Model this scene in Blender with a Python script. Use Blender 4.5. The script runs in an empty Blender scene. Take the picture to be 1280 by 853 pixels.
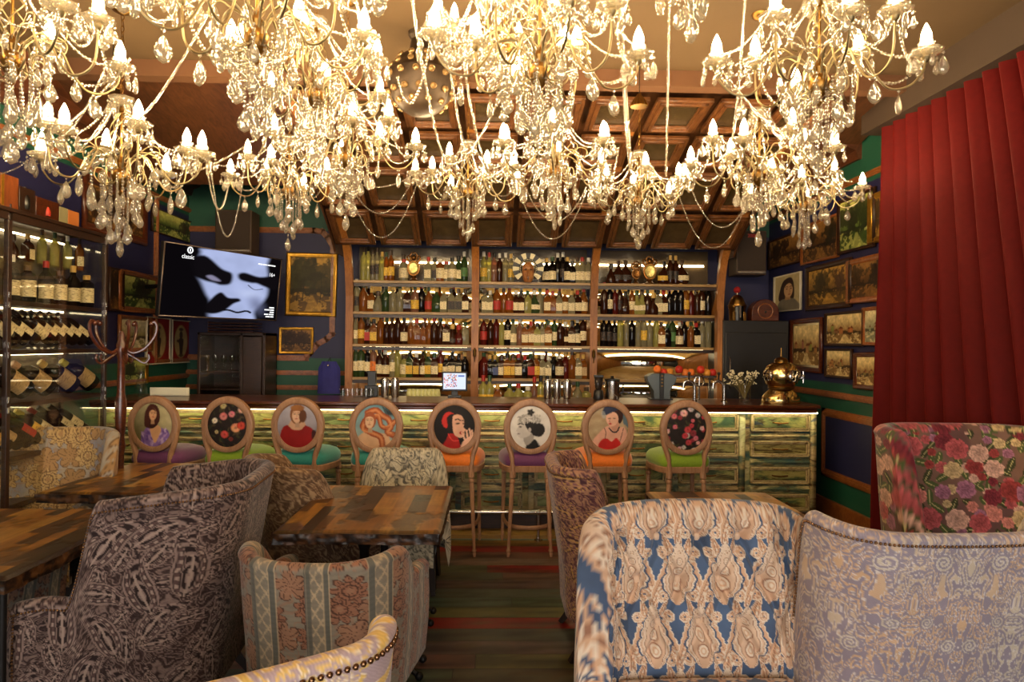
import bpy, math, random
import numpy as np
from mathutils import Matrix, Vector, Euler
PI = math.pi
scn = bpy.context.scene
COL = scn.collection
rnd = random.Random(7)

D2 = math.radians
# ---- camera
FPX, EYE = 900.0, 1.63
cam_d = bpy.data.cameras.new('camera'); cam = bpy.data.objects.new('camera', cam_d); COL.objects.link(cam)
cam_d.sensor_width = 36.0; cam_d.lens = FPX / 1280 * 36; cam_d.clip_start = 0.05; cam_d.clip_end = 60
RC = Matrix.Rotation(math.radians(-1.6), 3, 'Z') @ Matrix.Rotation(math.radians(90.22), 3, 'X') @ Matrix.Rotation(math.radians(0.6), 3, 'Z')
cam.matrix_world = Matrix.Translation((0, 0, EYE)) @ RC.to_4x4()
scn.camera = cam

def ray(px, py):
    return RC @ Vector(((px - 640) / FPX, -(py - 426.5) / FPX, -1))
def PY(px, py, Y):
    d = ray(px, py); t = Y / d.y; return Vector((d.x * t, Y, EYE + d.z * t))
def PX(px, py, X):
    d = ray(px, py); t = X / d.x; return Vector((X, d.y * t, EYE + d.z * t))
def PZ(px, py, Z):
    d = ray(px, py); t = (Z - EYE) / d.z; return Vector((d.x * t, d.y * t, Z))

# ---------------------------------------------------------------- colour
def S(r, g=None, b=None):
    if g is None: r, g, b = [int(r[i:i + 2], 16) for i in (0, 2, 4)]
    f = lambda c: (c / 255 / 12.92) if c <= 10 else ((c / 255 + .055) / 1.055) ** 2.4
    return (f(r), f(g), f(b))

# ---------------------------------------------------------------- mesh builder
class MB:
    def __init__(s): s.V = []; s.F = []; s.C = []; s.n = 0; s.hascol = False
    def add(s, v, f, col=None):
        v = np.asarray(v, dtype=float).reshape(-1, 3)
        s.V.append(v)
        for q in (f if isinstance(f, list) and len(f) and isinstance(f[0], np.ndarray) else [f]):
            if isinstance(q, np.ndarray): s.F.append(q + s.n)
            else:
                by = {}
                for face in q: by.setdefault(len(face), []).append(face)
                for k in by: s.F.append(np.array(by[k]) + s.n)
        if col is not None:
            s.hascol = True; c = np.asarray(col, dtype=float)
            if c.ndim == 1: c = np.tile(c, (len(v), 1))
            s.C.append(c.reshape(-1, 3))
        else: s.C.append(np.ones((len(v), 3)) * .8)
        s.n += len(v); return s
    def xf(s, M, start=0):
        M = np.array(M); 
        for i in range(start, len(s.V)): s.V[i] = s.V[i] @ M[:3, :3].T + (M[:3, 3] if M.shape == (4, 4) else 0)
        return s
    def box(s, x0, x1, y0, y1, z0, z1, col=None):
        v = [(x, y, z) for z in (z0, z1) for y in (y0, y1) for x in (x0, x1)]
        f = [(0, 2, 3, 1), (4, 5, 7, 6), (0, 1, 5, 4), (2, 6, 7, 3), (0, 4, 6, 2), (1, 3, 7, 5)]
        return s.add(v, f, col)
    def boxc(s, c, d, R=None, col=None):
        k = len(s.V); s.box(-d[0] / 2, d[0] / 2, -d[1] / 2, d[1] / 2, -d[2] / 2, d[2] / 2, col)
        if R is not None: s.V[k] = s.V[k] @ np.array(R)[:3, :3].T
        s.V[k] = s.V[k] + np.array(c); return s
    def grid(s, P, col=None, wu=False, wv=False):
        P = np.asarray(P, dtype=float); nu, nv = P.shape[:2]
        i = np.arange(nu if wu else nu - 1)[:, None]; j = np.arange(nv if wv else nv - 1)[None, :]
        i2 = (i + 1) % nu; j2 = (j + 1) % nv
        f = np.stack([i * nv + j, i2 * nv + j, i2 * nv + j2, i * nv + j2], -1).reshape(-1, 4)
        return s.add(P.reshape(-1, 3), f, None if col is None else np.asarray(col).reshape(-1, 3))
    def lathe(s, prof, n=16, c=(0, 0, 0), col=None, a0=0, flute=None):
        a = np.arange(n) / n * 2 * PI + a0; p = np.array(prof, dtype=float)
        r = p[:, 0][:, None] * (np.ones(n)[None] if flute is None else flute(a)[None])
        P = np.stack([r * np.cos(a) + c[0], r * np.sin(a) + c[1], np.repeat(p[:, 1][:, None], n, 1) + c[2]], -1)
        k = s.n; s.grid(P, None if col is None else np.tile(col, (len(p) * n, 1)), wv=True)
        s.F[-1] = s.F[-1][:, ::-1]
        cap = []
        if p[0, 0] > 1e-6: s.F.append(np.array([[k + j for j in range(n)][::-1]]))
        if p[-1, 0] > 1e-6: s.F.append(np.array([[k + (len(p) - 1) * n + j for j in range(n)]]))
        return s
    def tube(s, pts, r=.01, n=8, closed=False, cap=True, col=None, sq=None):
        p = np.array([tuple(q) for q in pts], dtype=float); m = len(p)
        rr = np.ones(m) * r if np.isscalar(r) else np.array(r, dtype=float)
        if closed: t = np.roll(p, -1, 0) - np.roll(p, 1, 0)
        else: t = np.gradient(p, axis=0)
        t /= np.linalg.norm(t, axis=1)[:, None] + 1e-12
        u = np.cross(t[0], (0, 0, 1)); 
        if np.linalg.norm(u) < .1: u = np.cross(t[0], (0, 1, 0))
        u /= np.linalg.norm(u); U = [u]
        for k in range(1, m):
            u = U[-1] - t[k] * np.dot(U[-1], t[k]); u /= np.linalg.norm(u) + 1e-12; U.append(u)
        U = np.array(U); W = np.cross(t, U)
        a = np.arange(n) / n * 2 * PI + PI / n
        ca, sa = np.cos(a), np.sin(a)
        if sq: ca, sa = ca * sq[0], sa * sq[1]
        P = p[:, None] + rr[:, None, None] * (ca[None, :, None] * U[:, None] + sa[None, :, None] * W[:, None])
        k = s.n; s.grid(P, None if col is None else np.tile(col, (m * n, 1)), wu=closed, wv=True)
        s.F[-1] = s.F[-1][:, ::-1] if False else s.F[-1]
        if cap and not closed:
            s.F.append(np.array([[k + j for j in range(n)]])); s.F.append(np.array([[k + (m - 1) * n + j for j in range(n)][::-1]]))
        return s
    def prism(s, poly, a0, a1, axis='y', col=None):
        poly = [tuple(q) for q in poly]; m = len(poly); L = []
        for a in (a0, a1):
            for (p, q) in poly: L.append({'y': (p, a, q), 'z': (p, q, a), 'x': (a, p, q)}[axis])
        f = [tuple(range(m))[::-1], tuple(range(m, 2 * m))] + [(i, (i + 1) % m, m + (i + 1) % m, m + i) for i in range(m)]
        return s.add(L, f, col)
    def sphere(s, c, r, n=12, m=8, col=None, sc=(1, 1, 1)):
        k = len(s.V); pr = [(math.sin(PI * i / m) * r + (1e-7 if i in (0, m) else 0), -math.cos(PI * i / m) * r) for i in range(m + 1)]
        pr[0] = (0, -r); pr[-1] = (0, r)
        s.lathe(pr, n, (0, 0, 0), col); s.V[k] = s.V[k] * np.array(sc) + np.array(c); return s
    def mesh(s, name, mat=None, smooth=40, fixn=True):
        me = bpy.data.meshes.new(name)
        V = np.concatenate(s.V); me.vertices.add(len(V)); me.vertices.foreach_set('co', V.ravel())
        nl = sum(f.size for f in s.F); nf = sum(len(f) for f in s.F)
        me.loops.add(nl); me.polygons.add(nf)
        me.loops.foreach_set('vertex_index', np.concatenate([f.ravel() for f in s.F]).astype(np.int32))
        tot = np.concatenate([np.full(len(f), f.shape[1]) for f in s.F]); st = np.concatenate([[0], np.cumsum(tot)[:-1]])
        me.polygons.foreach_set('loop_start', st.astype(np.int32))
        if smooth: me.polygons.foreach_set('use_smooth', np.ones(nf, dtype=bool))
        if s.hascol:
            at = me.color_attributes.new('Col', 'FLOAT_COLOR', 'POINT'); C = np.concatenate(s.C)
            at.data.foreach_set('color', np.concatenate([C, np.ones((len(C), 1))], 1).ravel())
        me.update(calc_edges=True); me.validate()
        if fixn and nf < 60000:
            import bmesh
            bm = bmesh.new(); bm.from_mesh(me); bmesh.ops.recalc_face_normals(bm, faces=bm.faces); bm.to_mesh(me); bm.free()
        if smooth and smooth < 180: me.set_sharp_from_angle(angle=math.radians(smooth))
        if mat: me.materials.append(mat)
        return me

def mk(name, mb, mat, parent=None, smooth=40, bevel=0, loc=None, rot=None, fixn=True):
    me = mb if isinstance(mb, bpy.types.Mesh) else mb.mesh(name, mat, smooth, fixn)
    o = bpy.data.objects.new(name, me); COL.objects.link(o)
    if parent is not None: o.parent = parent
    if loc is not None: o.location = loc
    if rot is not None: o.rotation_euler = rot
    if bevel:
        b = o.modifiers.new('bevel', 'BEVEL'); b.width = bevel; b.segments = 2; b.limit_method = 'ANGLE'; b.angle_limit = math.radians(50)
    return o
def tag(o, label, cat, group=None):
    o['label'] = label; o['category'] = cat
    if group: o['group'] = group
    return o
def root(name, label, cat, loc=(0, 0, 0), rz=0, group=None, rot=None):
    o = bpy.data.objects.new(name, None); COL.objects.link(o); o.location = loc
    o.rotation_euler = rot if rot is not None else (0, 0, rz); o.empty_display_size = .05
    return tag(o, label, cat, group)
def struct(name, mb, mat, **k):
    o = mk(name, mb, mat, **k); o['kind'] = 'structure'; return o
def kids(o): return [x for x in bpy.data.objects if x.parent == o]
def copy_tree(o, loc=None, rz=None, label=None, group=None, kidmap=None):
    c = o.copy(); COL.objects.link(c)
    if loc is not None: c.location = loc
    if rz is not None: c.rotation_euler = (0, 0, rz)
    if label: c['label'] = label
    if group: c['group'] = group
    for ch in (kidmap[o.name] if kidmap and o.name in kidmap else o.children):
        d = ch.copy(); COL.objects.link(d); d.parent = c
        for g in ch.children:
            e = g.copy(); COL.objects.link(e); e.parent = d
    return c
def smooth_path(pts, n=8, closed=False):
    p = np.array([tuple(q) for q in pts], dtype=float); m = len(p); out = []
    rng = range(m) if closed else range(m - 1)
    for i in rng:
        if closed: a, b, c, d = p[(i - 1) % m], p[i], p[(i + 1) % m], p[(i + 2) % m]
        else: a, b, c, d = p[max(i - 1, 0)], p[i], p[i + 1], p[min(i + 2, m - 1)]
        for k in range(n):
            t = k / n
            out.append(.5 * ((2 * b) + (-a + c) * t + (2 * a - 5 * b + 4 * c - d) * t * t + (-a + 3 * b - 3 * c + d) * t ** 3))
    if not closed: out.append(p[-1])
    return np.array(out)
ORD = ['first', 'second', 'third', 'fourth', 'fifth', 'sixth', 'seventh', 'eighth', 'ninth', 'tenth', 'eleventh', 'twelfth', 'thirteenth', 'fourteenth', 'fifteenth', 'sixteenth', 'seventeenth', 'eighteenth', 'nineteenth', 'twentieth', 'twenty-first', 'twenty-second', 'twenty-third', 'twenty-fourth', 'twenty-fifth']
LED_E = 12
BULB_E, WORLD_E, WIN_E, EXPO, CRYS_D = 185, 1.5, 75, 0.42, .18
# ---------------------------------------------------------------- materials
class NT:
    def __init__(s, name):
        s.m = bpy.data.materials.new(name); s.m.use_nodes = True; s.t = s.m.node_tree; s.t.nodes.clear()
        s.out = s.n('ShaderNodeOutputMaterial')
    def n(s, ty, ins=None, **k):
        nd = s.t.nodes.new(ty)
        for a, b in k.items(): setattr(nd, a, b)
        for a, b in (ins or {}).items():
            if hasattr(b, 'node'): s.t.links.new(b, nd.inputs[a])
            else:
                sk = nd.inputs[a]
                if sk.type == 'RGBA' and len(b) == 3: b = tuple(b) + (1,)
                sk.default_value = b
        return nd
    def surf(s, sh): s.t.links.new(sh.outputs[0], s.out.inputs[0]); return s.m
    def co(s, kind='Object', scale=1, rot=(0, 0, 0)):
        c = s.n('ShaderNodeTexCoord').outputs[kind]
        return s.n('ShaderNodeMapping', {'Vector': c, 'Scale': (scale,) * 3 if np.isscalar(scale) else scale, 'Rotation': rot}).outputs[0]
    def noise(s, vec, scale=5, det=4, rough=.5, dist=0, out='Fac'):
        return s.n('ShaderNodeTexNoise', {'Vector': vec, 'Scale': scale, 'Detail': det, 'Roughness': rough, 'Distortion': dist}).outputs[out]
    def ramp(s, fac, stops, interp='LINEAR'):
        r = s.n('ShaderNodeValToRGB', {'Fac': fac}); e = r.color_ramp.elements; r.color_ramp.interpolation = interp
        while len(e) < len(stops): e.new(.5)
        for k, (p, c) in enumerate(stops): e[k].position = p; e[k].color = tuple(c) + (1,)
        return r.outputs[0]
    def mix(s, a, b, f, mode='MIX'):
        m = s.n('ShaderNodeMix', data_type='RGBA', blend_type=mode)
        for i, v in ((0, f), (6, a), (7, b)):
            if hasattr(v, 'node'): s.t.links.new(v, m.inputs[i])
            else: m.inputs[i].default_value = v if i == 0 else tuple(v) + (1,)
        return m.outputs[2]
    def bump(s, h, st=.3, d=.002):
        return s.n('ShaderNodeBump', {'Height': h, 'Strength': st, 'Distance': d}).outputs[0]
    def bsdf(s, **k):
        ins = {a.replace('_', ' '): b for a, b in k.items()}
        return s.n('ShaderNodeBsdfPrincipled', ins)
def M(name, col, rough=.5, metal=0, var=.12, nscale=8, bump=0, spec=None, **k):
    """plain procedural material: a base colour broken up by noise, optional bump"""
    t = NT(name); v = t.co()
    nz = t.noise(v, nscale, 5, .6)
    base = t.ramp(nz, [(.3, tuple(c * (1 - var) for c in col)), (.7, tuple(min(1, c * (1 + var)) for c in col))])
    a = dict(Base_Color=base, Roughness=rough, Metallic=metal); a.update(k)
    if spec is not None: a['Specular_IOR_Level'] = spec
    if bump: a['Normal'] = t.bump(t.noise(v, nscale * 6, 3), bump)
    return t.surf(t.bsdf(**a))
def M_col(name, rough=.8, sheen=0, bump=.25, bscale=400, spec=.3, metal=0):
    """surface that shows the colours stored on its mesh, with a weave / brush bump"""
    t = NT(name); c = t.n('ShaderNodeAttribute', attribute_name='Col').outputs['Color']; v = t.co()
    nz = t.noise(v, bscale, 2); n2 = t.noise(v, 14, 3)
    c2 = t.mix(c, t.ramp(n2, [(.3, (.82,) * 3), (.7, (1.0,) * 3)]), 1.0, 'MULTIPLY')
    a = dict(Base_Color=c2, Roughness=rough, Specular_IOR_Level=spec, Metallic=metal, Normal=t.bump(nz, bump, .001))
    if sheen: a['Sheen_Weight'] = sheen; a['Sheen_Roughness'] = .4
    return t.surf(t.bsdf(**a))
def M_wood(name, c0, c1, c2=None, scale=(1, 12, 12), rough=.45, bump=.2, coat=0, big=1.5):
    t = NT(name); v = t.co(scale=scale)
    g = t.noise(v, 3, 6, .65, 1.2); b = t.noise(t.co(), big, 3)
    base = t.ramp(g, [(.28, c0), (.5, c1), (.75, c2 or c1)])
    base = t.mix(base, t.ramp(b, [(.3, (.65,) * 3), (.7, (1.,) * 3)]), 1., 'MULTIPLY')
    a = dict(Base_Color=base, Roughness=rough, Normal=t.bump(g, bump, .003))
    if coat: a['Coat_Weight'] = coat; a['Coat_Roughness'] = .12
    return t.surf(t.bsdf(**a))
def M_emit(name, col, st):
    t = NT(name); return t.surf(t.n('ShaderNodeEmission', {'Color': col, 'Strength': st}))
def M_obj(name, rough=.1, alpha_mix=.0, spec=.5, metal=0, trans=0, rnd_=.0):
    t = NT(name); c = t.n('ShaderNodeObjectInfo').outputs['Color']
    nz = t.noise(t.co(), 30, 3)
    c = t.mix(c, t.ramp(nz, [(.3, (.8,) * 3), (.7, (1.,) * 3)]), 1., 'MULTIPLY')
    b = t.bsdf(Base_Color=c, Roughness=rough, Specular_IOR_Level=spec, Metallic=metal, Transmission_Weight=trans, IOR=1.3)
    if alpha_mix:
        tr = t.n('ShaderNodeBsdfTransparent', {'Color': c})
        b = t.n('ShaderNodeMixShader', {0: alpha_mix, 1: b.outputs[0], 2: tr.outputs[0]})
    return t.surf(b)

def M_crystal(name='crystal'):
    t = NT(name)
    gl = t.n('ShaderNodeBsdfGlossy', {'Color': (1, .97, .92), 'Roughness': .05})
    rf = t.n('ShaderNodeBsdfGlass', {'Color': (1, .97, .89), 'Roughness': .0, 'IOR': 1.5})
    tr = t.n('ShaderNodeBsdfTransparent', {'Color': (.98, .96, .9)})
    df = t.n('ShaderNodeBsdfTranslucent', {'Color': (1, .93, .78)})
    d2 = t.n('ShaderNodeBsdfDiffuse', {'Color': (1, .93, .78)})
    lw = t.n('ShaderNodeLayerWeight', {'Blend': .5})
    f = t.n('ShaderNodeMath', {0: lw.outputs['Facing'], 1: 3.0}, operation='POWER'); f2 = t.n('ShaderNodeMath', {0: f.outputs[0], 1: .7, 2: .1}, operation='MULTIPLY_ADD')
    m0 = t.n('ShaderNodeMixShader', {0: .35, 1: df.outputs[0], 2: d2.outputs[0]})
    m1 = t.n('ShaderNodeMixShader', {0: .42, 1: rf.outputs[0], 2: tr.outputs[0]})
    a = t.n('ShaderNodeMixShader', {0: CRYS_D, 1: m1.outputs[0], 2: m0.outputs[0]})
    b = t.n('ShaderNodeMixShader', {0: f2.outputs[0], 1: a.outputs[0], 2: gl.outputs[0]})
    return t.surf(b)
def M_glass(name, tint=(.97, .97, .95), refl=.05):
    t = NT(name)
    tr = t.n('ShaderNodeBsdfTransparent', {'Color': tint}); gl = t.n('ShaderNodeBsdfGlossy', {'Color': (1, 1, 1), 'Roughness': .02})
    lw = t.n('ShaderNodeLayerWeight', {'Blend': .5}); f = t.n('ShaderNodeMath', {0: lw.outputs['Facing'], 1: 5.0}, operation='POWER'); f2 = t.n('ShaderNodeMath', {0: f.outputs[0], 1: .8, 2: refl}, operation='MULTIPLY_ADD')
    return t.surf(t.n('ShaderNodeMixShader', {0: f2.outputs[0], 1: tr.outputs[0], 2: gl.outputs[0]}))

def M_label():
    t = NT('paper_label'); c = t.n('ShaderNodeObjectInfo').outputs['Color']; p = t.co(); sx = t.n('ShaderNodeSeparateXYZ', {0: p}).outputs
    nz = t.noise(t.n('ShaderNodeMapping', {'Vector': p, 'Scale': (60, 60, 150)}).outputs[0], 1.0, 2); r = t.ramp(nz, [(.52, (0,) * 3), (.62, (.6,) * 3)])
    col = t.mix(c, (.16, .08, .04), r)
    return t.surf(t.bsdf(Base_Color=col, Roughness=.6))
CRYSTAL = M_crystal()
BRASS = M('brass', S(140, 104, 52), .28, 1, .1, 20)
BRASS_OLD = M('aged_brass', S(120, 80, 40), .4, 1, .3, 20)
GOLD = M('gold_leaf', S(190, 140, 50), .38, .85, .25, 25)
GLASS = M_glass('clear_glass')
STEEL = M('steel', S(190, 185, 178), .22, 1, .08, 12)
IRON = M('black_iron', S(24, 21, 20), .5, .4, .2, 12)
BLACK = M('black_plastic', S(22, 20, 20), .4, 0, .1, 12)
MAHOG = M_wood('mahogany', S(48, 20, 10), S(86, 38, 18), S(110, 54, 26), (2, 14, 14), .3, .1, .4)
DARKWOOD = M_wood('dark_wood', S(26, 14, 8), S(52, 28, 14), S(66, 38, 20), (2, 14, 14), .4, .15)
OAK = M_wood('amber_oak', S(134, 80, 34), S(172, 108, 48), S(190, 126, 62), (14, 14, 1.5), .45, .15)
STOOLWOOD = M_wood('limed_wood', S(150, 108, 76), S(178, 132, 96), S(196, 152, 116), (9, 9, 2), .5, .15)
LEGWOOD = M_wood('ebony_leg', S(22, 12, 9), S(38, 22, 16), S(48, 28, 20), (9, 9, 2), .35, .1, .3)
NAIL = M('nailhead_bronze', S(140, 105, 75), .3, 1, .2, 40)
PAINT = M_col('painted_canvas', .55, 0, .5, 120, .4)
FABRIC = M_col('woven_fabric', .8, .25, .5, 900, .25)
PRINT = M_col('printed_cloth', .65, .1, .3, 500, .3)
BOTTLE = M_obj('bottle_glass', .06, .4, .9)
LABELM = M_label()
CAPM = M_obj('bottle_cap', .35, 0, .6)
D2 = math.radians
# ---------------------------------------------------------------- numpy painter
def vnoise(x, y, seed=0):
    xi = np.floor(x).astype(int); yi = np.floor(y).astype(int); xf = x - xi; yf = y - yi
    def h(a, b):
        n = (a * 374761393 + b * 668265263 + seed * 974711) & 0x7fffffff
        n = ((n ^ (n >> 13)) * 1274126177) & 0x7fffffff
        return ((n ^ (n >> 16)) & 0xffff) / 65535.0
    u = xf * xf * (3 - 2 * xf); v = yf * yf * (3 - 2 * yf)
    return (h(xi, yi) * (1 - u) + h(xi + 1, yi) * u) * (1 - v) + (h(xi, yi + 1) * (1 - u) + h(xi + 1, yi + 1) * u) * v
def fbm(x, y, oct=4, seed=0):
    s = 0; a = .5; n = 0
    for k in range(oct): s = s + a * vnoise(x * 2 ** k, y * 2 ** k, seed + k * 17); n += a; a *= .55
    return s / n
def lerp(a, b, t):
    t = np.asarray(t)[..., None]; return np.asarray(a) * (1 - t) + np.asarray(b) * t
def sstep(a, b, x): 
    t = np.clip((x - a) / (b - a), 0, 1); return t * t * (3 - 2 * t)
class Canvas:
    def __init__(s, nx, ny, bg=(.5, .5, .5)):
        s.nx, s.ny = nx, ny; s.asp = nx / ny
        s.X, s.Y = np.meshgrid(np.linspace(0, 1, nx), np.linspace(0, 1, ny), indexing='ij')
        s.I = np.ones((nx, ny, 3)) * np.array(bg); s.px = 1.0 / max(nx, ny)
    def put(s, mask, col):
        col = np.asarray(col, dtype=float); s.I = s.I * (1 - mask[..., None]) + col * mask[..., None]; return s
    def grad(s, c0, c1, y0=0, y1=1): s.I = lerp(c0, c1, sstep(y0, y1, s.Y)); return s
    def ell(s, cx, cy, rx, ry, col, rot=0, soft=1.0, a=1):
        x, y = s.X - cx, s.Y - cy; c, d = math.cos(rot), math.sin(rot)
        x, y = x * c + y * d, -x * d + y * c
        f = np.sqrt((x / rx) ** 2 + (y / ry) ** 2); w = soft * s.px / min(rx, ry)
        return s.put(a * (1 - sstep(1 - w, 1 + w, f)), col)
    def poly(s, pts, col, smooth=False, soft=1.0, a=1):
        if smooth: pts = smooth_path([(p[0], p[1], 0) for p in pts], 5, True)[:, :2]
        pts = np.array([tuple(p)[:2] for p in pts]); n = len(pts); ins = np.zeros(s.X.shape, bool); dm = np.full(s.X.shape, 9.)
        for i in range(n):
            x0, y0 = pts[i]; x1, y1 = pts[(i + 1) % n]
            if y0 != y1: ins ^= ((y0 > s.Y) != (y1 > s.Y)) & (s.X < (x1 - x0) * (s.Y - y0) / (y1 - y0) + x0)
            dx, dy = x1 - x0, y1 - y0; t = np.clip(((s.X - x0) * dx + (s.Y - y0) * dy) / (dx * dx + dy * dy + 1e-12), 0, 1)
            dm = np.minimum(dm, np.hypot(s.X - x0 - t * dx, s.Y - y0 - t * dy))
        w = soft * s.px; sd = np.where(ins, dm, -dm)
        return s.put(a * sstep(-w, w, sd), col)
    def line(s, pts, w, col, smooth=True, a=1):
        if smooth and len(pts) > 2: pts = smooth_path([(p[0], p[1], 0) for p in pts], 5)[:, :2]
        dm = np.full(s.X.shape, 9.)
        for i in range(len(pts) - 1):
            x0, y0 = pts[i][:2]; x1, y1 = pts[i + 1][:2]; dx, dy = x1 - x0, y1 - y0
            t = np.clip(((s.X - x0) * dx + (s.Y - y0) * dy) / (dx * dx + dy * dy + 1e-12), 0, 1)
            dm = np.minimum(dm, np.hypot(s.X - x0 - t * dx, s.Y - y0 - t * dy))
        return s.put(a * (1 - sstep(w - s.px * .7, w + s.px * .7, dm)), col)
    def grain(s, amt=.15, sc=30, seed=3):
        s.I = s.I * (1 + amt * (fbm(s.X * sc * s.asp, s.Y * sc, 3, seed)[..., None] - .5) * 2); return s
    def samp(s, u, v):
        i = np.clip((np.asarray(u) * (s.nx - 1)).round().astype(int), 0, s.nx - 1); j = np.clip((np.asarray(v) * (s.ny - 1)).round().astype(int), 0, s.ny - 1)
        return s.I[i, j]

def face_front(c, cx, cy, r, skin, hair, lips=S(170, 50, 50), turn=0, hairbig=1.0):
    sh = tuple(k * .62 for k in skin)
    c.ell(cx, cy + r * .12, r * .98 * hairbig, r * 1.25 * hairbig, hair)
    c.poly([(cx - r * .2, cy - r * .6), (cx - r * .28, cy - r * 1.7), (cx + r * .45, cy - r * 1.7), (cx + r * .3, cy - r * .6)], sh)
    c.ell(cx + turn * r * .1, cy - .05 * r, r * .7, r * 1.0, skin)
    c.poly([(cx - r * .6, cy + r * .5), (cx - r * .3, cy + r * .95), (cx + r * .3, cy + r * .95), (cx + r * .62, cy + r * .45), (cx + .2 * r, cy + .65 * r), (cx - .2 * r, cy + .65 * r)], hair, True)
    t = turn * .2 * r
    for sx in (-1, 1):
        ex = cx + t + sx * r * .3
        c.ell(ex, cy + .12 * r, r * .15, r * .07, tuple(k * .25 for k in skin)); c.line([(ex - r * .2, cy + .3 * r), (ex, cy + .36 * r), (ex + .18 * r, cy + .3 * r)], r * .035, hair)
    c.line([(cx + t, cy + .1 * r), (cx + t + .1 * r, cy - .25 * r), (cx + t - .04 * r, cy - .3 * r)], r * .035, sh)
    c.ell(cx + t, cy - .52 * r, r * .2, r * .075, lips)

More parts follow.
